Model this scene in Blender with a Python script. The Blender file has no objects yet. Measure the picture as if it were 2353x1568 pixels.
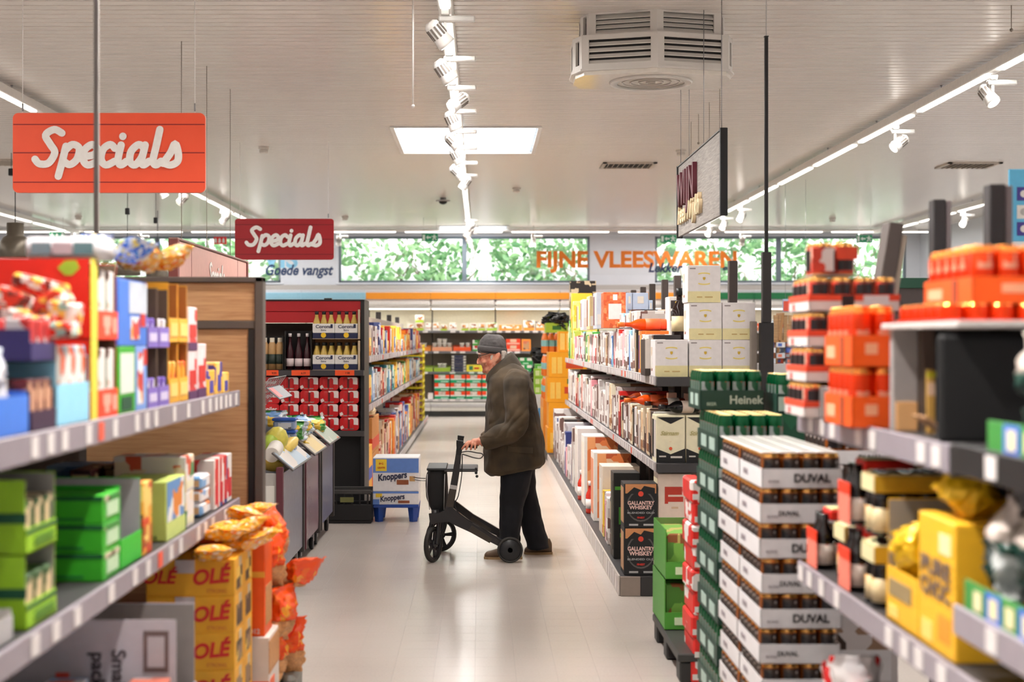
import bpy, bmesh, math, random
from mathutils import Vector, Matrix
R = math.radians
sc = bpy.context.scene
COL = sc.collection
# ---------------------------------------------------------------- camera
F, U0, V0, ZC = 3268.06, 1105.0, 782.0, 1.63          # focal length in pixels of the 2353 px frame, vanishing point, eye height
cam = bpy.data.cameras.new('camera'); camo = bpy.data.objects.new('camera', cam); COL.objects.link(camo)
camo.location = (0, 0, ZC); camo.rotation_euler = (R(90), 0, 0)
cam.lens = 50; cam.sensor_width = 36; cam.sensor_fit = 'HORIZONTAL'
cam.shift_x = (1176.5-U0)/2353; cam.shift_y = -(784-V0)/2353
cam.clip_start = .05; cam.clip_end = 200
cam.dof.use_dof = True; cam.dof.focus_distance = 10.6; cam.dof.aperture_fstop = 2.2
sc.camera = camo
# ---------------------------------------------------------------- world, sun, exposure
sc.view_settings.view_transform = 'Standard'; sc.view_settings.look = 'None'
sc.view_settings.gamma = 1; sc.view_settings.use_curve_mapping = False
sc.view_settings.exposure = 0.42
wd = bpy.data.worlds.new('sky'); sc.world = wd; wd.use_nodes = True
wn = wd.node_tree; bg = wn.nodes['Background']
bg.inputs[0].default_value = (.86, .93, 1, 1); bg.inputs[1].default_value = 3.2     # even bright overcast sky
sun = bpy.data.lights.new('sun', 'SUN'); sun.energy = 4.5; sun.angle = R(4); sun.color = (1, .96, .88)
so = bpy.data.objects.new('sun', sun); COL.objects.link(so); so.rotation_euler = (R(50), R(12), 0)
LED_W = 30; SPOT_W = 215
ROOM_X0, ROOM_X1, ROOM_Y0, ROOM_Y1, CEIL = -11.5, 9.6, -4.0, 31.1, 4.0
STRIPS = (-8.5, -4.36, -.24, 4.28, 8.3)
# ---------------------------------------------------------------- materials
def lin(c):
    return tuple((x/255/12.92 if x/255 <= .04045 else ((x/255+.055)/1.055)**2.4) for x in c)
_M = {}
def mat(c, rough=.5, metal=0, var=.05, scale=25, spec=.5, emit=0, trans=0, alpha=1, bump=0, coat=0, key=''):
    k = (c, rough, metal, var, scale, spec, emit, trans, alpha, bump, coat, key)
    if k in _M: return _M[k]
    m = bpy.data.materials.new('mat_%d' % len(_M)); m.use_nodes = True
    nt = m.node_tree; b = nt.nodes['Principled BSDF']; L = lin(c)
    tc = nt.nodes.new('ShaderNodeTexCoord'); nz = nt.nodes.new('ShaderNodeTexNoise')
    nz.inputs['Scale'].default_value = scale; nz.inputs['Detail'].default_value = 3
    nt.links.new(tc.outputs['Object'], nz.inputs['Vector'])
    mx = nt.nodes.new('ShaderNodeMix'); mx.data_type = 'RGBA'
    mx.inputs[6].default_value = (*[min(1, x*(1-var*2)) for x in L], 1); mx.inputs[7].default_value = (*[min(1, x*(1+var*2)) for x in L], 1)
    nt.links.new(nz.outputs['Fac'], mx.inputs[0]); nt.links.new(mx.outputs[2], b.inputs['Base Color'])
    b.inputs['Roughness'].default_value = rough; b.inputs['Metallic'].default_value = metal
    b.inputs['Specular IOR Level'].default_value = spec
    if coat: b.inputs['Coat Weight'].default_value = coat
    if trans: b.inputs['Transmission Weight'].default_value = trans
    if alpha < 1: b.inputs['Alpha'].default_value = alpha
    if emit:
        b.inputs['Emission Color'].default_value = (*L, 1); b.inputs['Emission Strength'].default_value = emit
    if bump:
        bp = nt.nodes.new('ShaderNodeBump'); bp.inputs['Strength'].default_value = bump; bp.inputs['Distance'].default_value = .01
        nt.links.new(nz.outputs['Fac'], bp.inputs['Height']); nt.links.new(bp.outputs[0], b.inputs['Normal'])
    _M[k] = m; return m
def pmat(cols, scale=(30, 30, 30), seed=0, rough=.45, weights=None, rnd=.8):
    """printed packaging: blocky patches of ink in the given colours, first colour is the ground"""
    k = ('p', tuple(cols), scale, seed, rough, weights, rnd)
    if k in _M: return _M[k]
    m = bpy.data.materials.new('print_%d' % len(_M)); m.use_nodes = True
    nt = m.node_tree; b = nt.nodes['Principled BSDF']
    tc = nt.nodes.new('ShaderNodeTexCoord'); mp = nt.nodes.new('ShaderNodeMapping')
    mp.inputs['Scale'].default_value = scale; mp.inputs['Location'].default_value = (seed*1.37, seed*.71, seed*2.13)
    vo = nt.nodes.new('ShaderNodeTexVoronoi'); vo.distance = 'CHEBYCHEV'; vo.inputs['Scale'].default_value = 1
    vo.inputs['Randomness'].default_value = rnd
    se = nt.nodes.new('ShaderNodeSeparateColor'); cr = nt.nodes.new('ShaderNodeValToRGB'); cr.color_ramp.interpolation = 'CONSTANT'
    n = len(cols); w = weights or tuple([.5]+[.5/(n-1)]*(n-1)) if n > 1 else (1,)
    e = cr.color_ramp.elements
    while len(e) < n: e.new(.5)
    pos = 0
    for i in range(n):
        e[i].position = pos; pos += w[i]
    for i in range(n): e[i].color = (*lin(cols[i]), 1)
    nt.links.new(tc.outputs['Object'], mp.inputs[0]); nt.links.new(mp.outputs[0], vo.inputs['Vector'])
    nt.links.new(vo.outputs['Color'], se.inputs[0]); nt.links.new(se.outputs[0], cr.inputs[0]); nt.links.new(cr.outputs[0], b.inputs['Base Color'])
    b.inputs['Roughness'].default_value = rough
    _M[k] = m; return m
def wood_mat(c1, c2, scale=4, rough=.5, axis=2):
    k = ('w', c1, c2, scale, axis)
    if k in _M: return _M[k]
    m = bpy.data.materials.new('wood_%d' % len(_M)); m.use_nodes = True
    nt = m.node_tree; b = nt.nodes['Principled BSDF']
    tc = nt.nodes.new('ShaderNodeTexCoord'); mp = nt.nodes.new('ShaderNodeMapping')
    s = [1.2, 1.2, 1.2]; s[axis] = 22; mp.inputs['Scale'].default_value = s
    nz = nt.nodes.new('ShaderNodeTexNoise'); nz.inputs['Scale'].default_value = scale; nz.inputs['Detail'].default_value = 8; nz.inputs['Distortion'].default_value = .6
    cr = nt.nodes.new('ShaderNodeValToRGB'); cr.color_ramp.elements[0].position = .3; cr.color_ramp.elements[1].position = .7
    cr.color_ramp.elements[0].color = (*lin(c1), 1); cr.color_ramp.elements[1].color = (*lin(c2), 1)
    nt.links.new(tc.outputs['Object'], mp.inputs[0]); nt.links.new(mp.outputs[0], nz.inputs['Vector'])
    nt.links.new(nz.outputs['Fac'], cr.inputs[0]); nt.links.new(cr.outputs[0], b.inputs['Base Color']); b.inputs['Roughness'].default_value = rough
    _M[k] = m; return m
WHITE = mat((235, 232, 228), .5); OFFW = mat((222, 216, 208), .55); BLACK = mat((22, 22, 24), .5); DGREY = mat((62, 58, 57), .45)
GREY = mat((128, 126, 128), .45); LGREY = mat((180, 178, 178), .45); STEEL = mat((150, 150, 152), .3, .8); RED = mat((212, 30, 26), .4)
CARD = mat((176, 132, 88), .7); CREAM = mat((240, 232, 200), .55); ORANGE = mat((250, 92, 22), .4); NAVY = mat((28, 36, 74), .5)
BROWNFR = mat((88, 78, 72), .45)
# ---------------------------------------------------------------- mesh builder
class MB:
    def __init__(s): s.v = []; s.f = []; s.m = []; s.sm = []
    def add(s, vs, fs, m=0, sm=False):
        o = len(s.v); s.v += [tuple(p) for p in vs]
        for f in fs: s.f.append(tuple(i+o for i in f)); s.m.append(m); s.sm.append(sm)
        return s
    def box(s, x0, y0, z0, x1, y1, z1, m=0, M=None):
        vs = [Vector((x, y, z)) for z in (z0, z1) for y in (y0, y1) for x in (x0, x1)]
        if M is not None: vs = [M @ p for p in vs]
        return s.add(vs, [(0, 2, 3, 1), (4, 5, 7, 6), (0, 1, 5, 4), (2, 6, 7, 3), (0, 4, 6, 2), (1, 3, 7, 5)], m)
    def cbox(s, x0, y0, z0, x1, y1, z1, c=.004, m=0, M=None):       # box with chamfered edges
        c = min(c, (x1-x0)*.3, (y1-y0)*.3, (z1-z0)*.3)
        lo, hi = (x0, y0, z0), (x1, y1, z1); vs = []; idx = {}
        for sx in (0, 1):
            for sy in (0, 1):
                for sz in (0, 1):
                    sg = (sx, sy, sz)
                    for a in range(3):
                        p = [(hi[k]-c if sg[k] else lo[k]+c) if k != a else (hi[k] if sg[k] else lo[k]) for k in range(3)]
                        idx[sg, a] = len(vs); vs.append(Vector(p))
        fs = []
        for a in range(3):
            b_, c_ = (a+1) % 3, (a+2) % 3
            for sgn in (0, 1):
                q = []
                for (i, j) in ((0, 0), (1, 0), (1, 1), (0, 1)):
                    k = [0, 0, 0]; k[a] = sgn; k[b_] = i; k[c_] = j; q.append(idx[tuple(k), a])
                fs.append(q if sgn else q[::-1])
            for i in (0, 1):
                for j in (0, 1):
                    k0 = [0, 0, 0]; k0[b_] = i; k0[c_] = j; k1 = k0[:]; k1[a] = 1; k0, k1 = tuple(k0), tuple(k1)
                    q = [idx[k0, b_], idx[k1, b_], idx[k1, c_], idx[k0, c_]]
                    fs.append(q if (i+j) % 2 else q[::-1])
        for k in idx:
            if k[1] == 0:
                q = [idx[k[0], a] for a in range(3)]; fs.append(q if sum(k[0]) % 2 else q[::-1])
        if M is not None: vs = [M @ p for p in vs]
        return s.add(vs, fs, m)
    def lathe(s, prof, n=16, o=(0, 0, 0), m=0, M=None, sm=True, mf=None, cap=True):
        vs = []
        for r, z in prof:
            for i in range(n):
                a = 2*math.pi*i/n; vs.append(Vector((o[0]+r*math.cos(a), o[1]+r*math.sin(a), o[2]+z)))
        if M is not None: vs = [M @ p for p in vs]
        base = len(s.v); s.v += [tuple(p) for p in vs]
        for j in range(len(prof)-1):
            mm = mf[j] if mf else m
            for i in range(n):
                k = (i+1) % n; s.f.append((base+j*n+i, base+j*n+k, base+(j+1)*n+k, base+(j+1)*n+i)); s.m.append(mm); s.sm.append(sm)
        for j, rev in ((0, True), (len(prof)-1, False)):
            if cap and prof[j][0] > 1e-5:
                q = [base+j*n+i for i in range(n)]; s.f.append(tuple(q[::-1] if rev else q)); s.m.append((mf[0] if rev else mf[-1]) if mf else m); s.sm.append(False)
        return s
    def tube(s, pts, r, n=8, m=0, closed=False):
        pts = [Vector(p) for p in pts]; N = len(pts); rr = r if isinstance(r, (list, tuple)) else [r]*N
        base = len(s.v); up = None
        for i, p in enumerate(pts):
            if closed: t = pts[(i+1) % N]-pts[i-1]
            else: t = pts[min(i+1, N-1)]-pts[max(i-1, 0)]
            t.normalize()
            if up is None: up = Vector((0, 0, 1)) if abs(t.z) < .9 else Vector((1, 0, 0))
            a = t.cross(up).normalized(); b = a.cross(t); up = b
            for k in range(n):
                an = 2*math.pi*k/n; s.v.append(tuple(p+(a*math.cos(an)+b*math.sin(an))*rr[i]))
        for i in range(N if closed else N-1):
            j = (i+1) % N
            for k in range(n):
                l = (k+1) % n; s.f.append((base+i*n+k, base+j*n+k, base+j*n+l, base+i*n+l)); s.m.append(m); s.sm.append(True)
        if not closed:
            s.f.append(tuple(base+k for k in range(n))); s.m.append(m); s.sm.append(False)
            s.f.append(tuple(base+(N-1)*n+k for k in range(n))[::-1]); s.m.append(m); s.sm.append(False)
        return s
    def prism(s, poly, h0, h1, M=None, m=0):                        # polygon in local XY, thickness along local Z
        n = len(poly); vs = [Vector((x, y, h0)) for x, y in poly]+[Vector((x, y, h1)) for x, y in poly]
        if M is not None: vs = [M @ p for p in vs]
        return s.add(vs, [tuple(range(n))[::-1], tuple(range(n, 2*n))]+[(i, (i+1) % n, n+(i+1) % n, n+i) for i in range(n)], m)
    def loft(s, rings, m=0, cap=True, sm=True):
        n = len(rings[0]); base = len(s.v)
        for r in rings: s.v += [tuple(p) for p in r]
        for j in range(len(rings)-1):
            for i in range(n):
                k = (i+1) % n; s.f.append((base+j*n+i, base+j*n+k, base+(j+1)*n+k, base+(j+1)*n+i)); s.m.append(m); s.sm.append(sm)
        if cap:
            s.f.append(tuple(base+i for i in range(n))[::-1]); s.m.append(m); s.sm.append(sm)
            e = base+(len(rings)-1)*n; s.f.append(tuple(e+i for i in range(n))); s.m.append(m); s.sm.append(sm)
        return s
    def mesh(s, name, mats):
        me = bpy.data.meshes.new(name); me.from_pydata(s.v, [], s.f)
        for m in (mats if isinstance(mats, (list, tuple)) else [mats]): me.materials.append(m)
        me.polygons.foreach_set('material_index', s.m); me.polygons.foreach_set('use_smooth', s.sm); me.update()
        return me
    def build(s, name, mats, parent=None, loc=(0, 0, 0), rz=0):
        o = bpy.data.objects.new(name, s.mesh(name, mats)); COL.objects.link(o)
        o.location = loc; o.rotation_euler = (0, 0, rz)
        if parent: o.parent = parent
        return o
def inst(name, me, parent=None, loc=(0, 0, 0), rot=(0, 0, 0), scale=None):
    o = bpy.data.objects.new(name, me); COL.objects.link(o); o.location = loc; o.rotation_euler = rot
    if scale: o.scale = scale
    if parent: o.parent = parent
    return o
def tag(o, label, cat, group=None, kind=None):
    o['label'] = label; o['category'] = cat
    if group: o['group'] = group
    if kind: o['kind'] = kind
    return o
def thing(name, label, cat, loc=(0, 0, 0), rz=0, group=None):
    o = bpy.data.objects.new(name, None); COL.objects.link(o); o.location = loc; o.rotation_euler = (0, 0, rz); o.empty_display_size = .05
    return tag(o, label, cat, group)
def dup(root, loc, rz=None, label=None, group=None):
    r = root.copy(); COL.objects.link(r); r.location = loc
    if rz is not None: r.rotation_euler = (0, 0, rz)
    if label: r['label'] = label
    if group: r['group'] = group
    def rec(a, b):
        for ch in a.children:
            c = ch.copy(); COL.objects.link(c); c.parent = b; rec(ch, c)
    rec(root, r)
    return r
def struct(o): o['kind'] = 'structure'; return o
def W(u, v, Y): return ((u-U0)*Y/F, Y, ZC-(v-V0)*Y/F)
def wx(u, Y): return (u-U0)*Y/F
def wz(v, Y): return ZC-(v-V0)*Y/F
ORD = ['nearest', 'second', 'third', 'fourth', 'fifth', 'sixth', 'seventh', 'eighth', 'ninth', 'tenth', 'eleventh', 'twelfth', 'thirteenth', 'fourteenth', 'fifteenth',
       'sixteenth', 'seventeenth', 'eighteenth', 'nineteenth', 'twentieth'] + ['twenty-'+w for w in 'first second third fourth fifth sixth seventh eighth ninth'.split()] + ['thirtieth'] + \
      ['thirty-'+w for w in 'first second third fourth fifth sixth seventh eighth ninth'.split()] + ['fortieth'] + ['forty-'+w for w in 'first second third fourth fifth sixth seventh eighth ninth'.split()] + ['fiftieth']
# ---------------------------------------------------------------- lettering
_T = {}
def text_mesh(s, h, off=0, shear=0, ext=.0006, spacing=1):
    k = (s, round(h, 4), off, shear, ext, spacing)
    if k in _T: return _T[k]
    cu = bpy.data.curves.new('t', 'FONT'); cu.body = s; cu.size = h*1.38; cu.align_x = 'CENTER'; cu.align_y = 'CENTER'
    cu.offset = off*h; cu.shear = shear; cu.extrude = ext; cu.resolution_u = 4; cu.space_character = spacing
    o = bpy.data.objects.new('t', cu); COL.objects.link(o)
    me = bpy.data.meshes.new_from_object(o.evaluated_get(bpy.context.evaluated_depsgraph_get()))
    bpy.data.objects.remove(o); bpy.data.curves.remove(cu); me.name = 'lettering'; _T[k] = me
    return me
_TM = {}
def letters(parent, s, h, m, loc, face='S', off=.02, shear=0, ext=.0006, tilt=0, spacing=1, name='lettering', width=None):
    me = text_mesh(s, h, off, shear, ext, spacing)
    kk = (me.name, m.name)
    if kk not in _TM:
        me2 = me.copy() if len(me.materials) else me
        me2.materials.clear(); me2.materials.append(m); _TM[kk] = me2
    me = _TM[kk]
    o = bpy.data.objects.new(name, me); COL.objects.link(o); o.location = loc
    o.rotation_mode = 'XYZ'
    base = {'S': (R(90), 0, 0), 'E': (R(90), 0, R(90)), 'W': (R(90), 0, R(-90)), 'N': (R(90), 0, R(180)), 'T': (0, 0, 0)}[face]
    o.rotation_euler = (Matrix.Rotation(base[2], 3, 'Z') @ Matrix.Rotation(base[0], 3, 'X') @ Matrix.Rotation(tilt, 3, 'Z')).to_euler()
    if width:
        xs = [v.co.x for v in me.vertices]; o.scale = (width/max(1e-4, max(xs)-min(xs)), 1, 1)
    if parent: o.parent = parent
    return o
def catmull(pts, n=6):
    out = []; P = [pts[0]]+list(pts)+[pts[-1]]
    for i in range(1, len(P)-2):
        for k in range(n):
            t = k/n; a, b, c, d = [Vector(q) for q in P[i-1:i+3]]
            out.append(.5*((2*b)+(c-a)*t+(2*a-5*b+4*c-d)*t*t+(3*b-a-3*c+d)*t**3))
    out.append(Vector(pts[-1])); return out
# script hand for the hanging signs: pen strokes per letter on a unit x-height, (strokes, advance)
PEN = {
 'S': ([[(.95, 1.55), (.62, 1.72), (.28, 1.45), (.5, 1.02), (.72, .62), (.5, .12), (.12, .08), (-.08, .3)]], 1.0),
 'p': ([[(.12, .92), (.02, .2), (-.1, -.52)], [(.08, .7), (.38, 1.0), (.68, .82), (.62, .3), (.34, .04), (.08, .2)]], .78),
 'e': ([[(.1, .42), (.5, .52), (.62, .78), (.4, 1.0), (.1, .75), (.05, .32), (.28, .02), (.68, .2)]], .72),
 'c': ([[(.6, .82), (.4, 1.0), (.12, .78), (.06, .3), (.28, .02), (.64, .2)]], .66),
 'i': ([[(.16, .98), (.08, .3), (.2, .02), (.44, .2)], [(.2, 1.38), (.205, 1.40)]], .48),
 'a': ([[(.64, .8), (.4, 1.0), (.1, .68), (.08, .2), (.3, .02), (.56, .4), (.66, .98)], [(.64, .8), (.56, .2), (.66, .02), (.88, .2)]], .92),
 'l': ([[(.26, 1.72), (.16, .9), (.08, .25), (.2, .02), (.42, .2)]], .46),
 's': ([[(.02, .1), (.3, .6), (.46, 1.04), (.62, .6), (.62, .2), (.36, .02), (.08, .1)]], .74),
}
def script_word(word, xh, width, ext, name, m, parent, loc, face='S'):
    mb = MB(); x = 0; rad = width/2; e0 = ext; ns = 0
    for ch in word:
        st, adv = PEN[ch]
        for s in st:
            ns += 1; ext = e0*(1+.06*ns)
            pts = [Vector(((p[0]*1.15+x+p[1]*.08)*xh, p[1]*xh, 0)) for p in (catmull([(*q, 0) for q in s], 5))]
            L, Rr = [], []
            for i, p in enumerate(pts):
                t = (pts[min(i+1, len(pts)-1)]-pts[max(i-1, 0)]); t = t.normalized() if t.length > 1e-6 else Vector((0, 1, 0))
                nrm = Vector((-t.y, t.x, 0)); L.append(p+nrm*rad); Rr.append(p-nrm*rad)
            n = len(pts); up_ = [Vector((0, 0, ext+i*3e-5)) for i in range(n)]; vs = L+Rr+[p+q for p, q in zip(L, up_)]+[p+q for p, q in zip(Rr, up_)]
            fs = []
            for i in range(n-1):
                fs += [(i, i+1, n+i+1, n+i), (2*n+i, 3*n+i, 3*n+i+1, 2*n+i+1), (i, 2*n+i, 2*n+i+1, i+1), (n+i, n+i+1, 3*n+i+1, 3*n+i)]
            mb.add(vs, fs)
            for q, e in enumerate((pts[0], pts[-1])): mb.lathe([(rad, 0), (rad, ext-e0*.02 if q == 0 else ext+len(pts)*3e-5+.0001)], 12, (e.x, e.y, 0), sm=False)
        x += adv*1.2
    tot = x*xh
    mb.v = [(p[0]-tot/2, p[1]-xh*.5, p[2]) for p in mb.v]
    o = mb.build(name, m, parent, loc)
    rz = {'S': 0, 'E': R(90), 'W': R(-90)}[face]
    o.rotation_euler = (R(90), 0, rz); return o
# ---------------------------------------------------------------- packaging builders
_BX = {}
def box_mesh(dx, dy, dz, m, c=.003):
    k = (round(dx, 4), round(dy, 4), round(dz, 4), m.name, c)
    if k not in _BX:
        _BX[k] = MB().cbox(-dx/2, -dy/2, 0, dx/2, dy/2, dz, c).mesh('carton_body', m)
    return _BX[k]
_PN = {}
def panel(parent, dim, face, u0, v0, u1, v1, m, name='label_panel', t=.0016, rot2=0):
    dx, dy, dz = dim
    if name == 'print' and t == .0016: t = .0026
    if face in 'SN': w = dx
    elif face in 'EW': w = dy
    else: w = dx
    if face == 'T': h = dy
    else: h = dz
    a, b = (u1-u0)*w, (v1-v0)*h; k = (round(a, 4), round(b, 4), m.name, t)
    if k not in _PN: _PN[k] = MB().box(-a/2, -b/2, -t*.5, a/2, b/2, t).mesh(name, m)
    cu, cv = ((u0+u1)/2-.5)*w, (v0+v1)/2*h
    if face == 'S': loc, rot = (cu, -dy/2, cv), (R(90), 0, 0)
    elif face == 'N': loc, rot = (-cu, dy/2, cv), (R(90), 0, R(180))
    elif face == 'E': loc, rot = (dx/2, cu, cv), (R(90), 0, R(90))
    elif face == 'W': loc, rot = (-dx/2, -cu, cv), (R(90), 0, R(-90))
    else: loc, rot = (cu, cv-dy/2, dz), (0, 0, 0)
    return inst(name, _PN[k], parent, loc, rot)
def ftext(parent, dim, face, u, v, h, s, m, off=.02, shear=0, tilt=0, width=None, lift=.0024):
    dx, dy, dz = dim; hh = h*dz
    w = dx if face in 'SN' else dy; cu, cv = (u-.5)*w, v*dz
    loc = {'S': (cu, -dy/2-lift, cv), 'E': (dx/2+lift, cu, cv), 'W': (-dx/2-lift, -cu, cv)}[face]
    return letters(parent, s, hh, m, loc, face, off, shear, tilt=tilt, width=width*w if width else None)
def carton(name, label, cat, x0, x1, y0, y1, z0, z1, m, panels=(), texts=(), group=None, rz=0, c=.003):
    """closed box resting at z0; panels (face,u0,v0,u1,v1,mat) and lettering are its parts"""
    dim = (x1-x0, y1-y0, z1-z0)
    o = inst(name, box_mesh(*dim, m, c), None, ((x0+x1)/2, (y0+y1)/2, z0), (0, 0, rz)); tag(o, label, cat, group)
    for i, p in enumerate(panels): panel(o, dim, *p, t=.0014+.0004*i)
    for t in texts: ftext(o, dim, *t[0:6], **{**dict(lift=.0024+.0004*len(panels)), **(t[6] if len(t) > 6 else {})})
    return o
def open_carton(name, label, cat, x0, x1, y0, y1, z0, z1, m, inner, face='E', lip=.35, group=None, fill=None, t=.004, sides=1.0, rz=0):
    """display carton with its aisle side cut down to a lip; fill = (mesh, nx, ny, nz)"""
    dx, dy, dz = x1-x0, y1-y0, z1-z0
    root = thing(name, label, cat, ((x0+x1)/2, (y0+y1)/2, z0), rz, group)
    mb = MB(); X, Y = dx/2, dy/2
    h = {k: dz*sides for k in 'EWSN'}; h[face] = dz*lip; h[{'E': 'W', 'W': 'E', 'S': 'N'}[face]] = dz
    mb.box(-X, -Y, 0, X, Y, t); mb.box(X-t, -Y, 0, X, Y, h['E']); mb.box(-X, -Y, 0, -X+t, Y, h['W']); mb.box(-X+t, -Y, 0, X-t, -Y+t, h['S']); mb.box(-X+t, Y-t, 0, X-t, Y, h['N'])
    mb.build('tray', m, root)
    e = .0008; mi = MB().box(-X+t, -Y+t, t, X-t, Y-t, t+e)
    mi.box(-X+t, -Y+t, t, -X+t+e, Y-t, h['W']-.003); mi.box(-X+t, Y-t-e, t, X-t, Y-t, h['N']-.003); mi.box(-X+t, -Y+t, t, X-t, -Y+t+e, h['S']-.003); mi.box(X-t-e, -Y+t, t, X-t, Y-t, h['E']-.003)
    mi.build('lining', inner, root)
    if fill:
        me, nx, ny, nz, sx, sy, sz = fill
        xs = [v.co.x for v in me.vertices]; sh = max(0, ((dx-2*t)/nx-(max(xs)-min(xs)))/2-.003)*{'E': 1, 'W': -1}.get(face, 0)
        for i in range(nx):
            for j in range(ny):
                for k in range(nz):
                    inst('pack', me, root, ((i+.5)/nx*(dx-2*t)-X+t+sh, (j+.5)/ny*(dy-2*t)-Y+t, t+e+k*sz))
    return root
def sup(a, p): return math.copysign(abs(math.cos(a))**p, math.cos(a)), math.copysign(abs(math.sin(a))**p, math.sin(a))
def bag_mesh(w, d, h, mats, seed=0, crumple=.1, nu=22, nv=14, split=None):
    """pillow pouch with flat crimped seams at bottom and top; base at z=0"""
    from mathutils import noise as _nz
    nu, nv = 40, 26; of = Vector((seed*3.1, seed*1.7, seed*.9))
    rd = random.Random(seed); ph = [rd.uniform(0, 6.28) for _ in range(8)]; mb = MB(); rings = []
    for j in range(nv+1):
        t = j/nv; e = min(t, 1-t); pr = .03 if e < .07 else min(1, .03+((e-.07)/.30)**.6); ring = []
        wob = 1+crumple*.5*math.sin(7*t+ph[0])
        for i in range(nu):
            a = 2*math.pi*i/nu; cx, sy_ = sup(a, .7)
            r = 1+crumple*(math.sin(3*a+ph[1]+4*t)*.5+math.sin(5*a+ph[2]-6*t)*.35+math.sin(9*a+ph[3]+9*t)*.2)
            q = Vector((cx*w/2*(1-.12*pr)*wob, sy_*d/2*pr, h*t+crumple*.25*h*math.sin(2*a+ph[4])*(t-.5)*t)); sz = 9/(w+h)
            f = abs(_nz.noise(q*sz*1.2+of))*1.1+abs(_nz.noise(q*sz*2.6+of))*.6-.45
            ring.append(q+Vector((cx*w*.5, sy_*d*.9*max(pr, .25), 0))*(-f*crumple*2.2)+Vector((0, math.sin(cx*9+ph[5])*d*.06*(e < .07), 0)))
        rings.append(ring)
    zmin = min(p.z for r in rings for p in r)
    for r in rings:
        for p in r: p.z -= zmin
    if split is None: mb.loft(rings)
    else:
        k = int(nv*split); mb.loft(rings[:k+1], 0); mb.loft(rings[k:], 1)
    return mb.mesh('pouch', mats)
# ================================================================ THE SETTING
TILE = pmat([(196, 188, 180), (190, 182, 174), (201, 193, 185), (186, 179, 172)], (5, 5, 5), 3, .2, (.4, .2, .2, .2))
def floor_material():
    m = bpy.data.materials.new('floor_tile'); m.use_nodes = True; nt = m.node_tree; b = nt.nodes['Principled BSDF']
    g = nt.nodes.new('ShaderNodeNewGeometry'); n1 = nt.nodes.new('ShaderNodeTexNoise'); n1.inputs['Scale'].default_value = .9; n1.inputs['Detail'].default_value = 2
    n2 = nt.nodes.new('ShaderNodeTexNoise'); n2.inputs['Scale'].default_value = 90; n2.inputs['Detail'].default_value = 3
    nt.links.new(g.outputs['Position'], n1.inputs['Vector']); nt.links.new(g.outputs['Position'], n2.inputs['Vector'])
    ad = nt.nodes.new('ShaderNodeMath'); ad.operation = 'ADD'; nt.links.new(n1.outputs['Fac'], ad.inputs[0]); nt.links.new(n2.outputs['Fac'], ad.inputs[1])
    cr = nt.nodes.new('ShaderNodeValToRGB'); cr.color_ramp.elements[0].position = .45; cr.color_ramp.elements[1].position = 1.0
    cr.color_ramp.elements[0].color = (*lin((194, 184, 176)), 1); cr.color_ramp.elements[1].color = (*lin((206, 197, 189)), 1)
    hv = nt.nodes.new('ShaderNodeMath'); hv.operation = 'MULTIPLY'; hv.inputs[1].default_value = .85; nt.links.new(ad.outputs[0], hv.inputs[0])
    nt.links.new(hv.outputs[0], cr.inputs[0]); nt.links.new(cr.outputs[0], b.inputs['Base Color'])
    mr = nt.nodes.new('ShaderNodeMapRange'); mr.inputs['To Min'].default_value = .2; mr.inputs['To Max'].default_value = .26; b.inputs['Specular IOR Level'].default_value = .35
    nt.links.new(n1.outputs['Fac'], mr.inputs[0]); nt.links.new(mr.outputs[0], b.inputs['Roughness'])
    return m
FLOORM = floor_material()
fl = struct(MB().box(ROOM_X0, ROOM_Y0, -.1, ROOM_X1, ROOM_Y1, -.0007).build('floor', mat((150, 143, 137), .4)))
TP = .2
def tile_mb(mb, cx, cy):
    a = TP/2-.0005; c = .0005
    vs = [(cx-a, cy-a, -.0008), (cx+a, cy-a, -.0008), (cx+a, cy+a, -.0008), (cx-a, cy+a, -.0008)]
    vs += [(cx-a+c, cy-a+c, 0), (cx+a-c, cy-a+c, 0), (cx+a-c, cy+a-c, 0), (cx-a+c, cy+a-c, 0)]
    mb.add(vs, [(4, 5, 6, 7), (0, 1, 5, 4), (1, 2, 6, 5), (2, 3, 7, 6), (3, 0, 4, 7)])
tme = MB(); tile_mb(tme, 0, 0); tme = tme.mesh('floor_tile', FLOORM)
rest = MB(); X00 = -.03
for j in range(-20, 152):
    for i in range(-56, 48):
        cx, cy = X00+(i+.5)*TP, .1+(j+.5)*TP
        if not (ROOM_X0 < cx-.11 and cx+.11 < ROOM_X1 and cy < 30.4): continue
        if 32 <= j <= 50 and -6 <= i <= 6: inst('floor_tile', tme, fl, (cx, cy, 0))
        else: tile_mb(rest, cx, cy)
o = rest.build('floor_tile_field', FLOORM, fl); o['kind'] = 'stuff'
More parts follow.
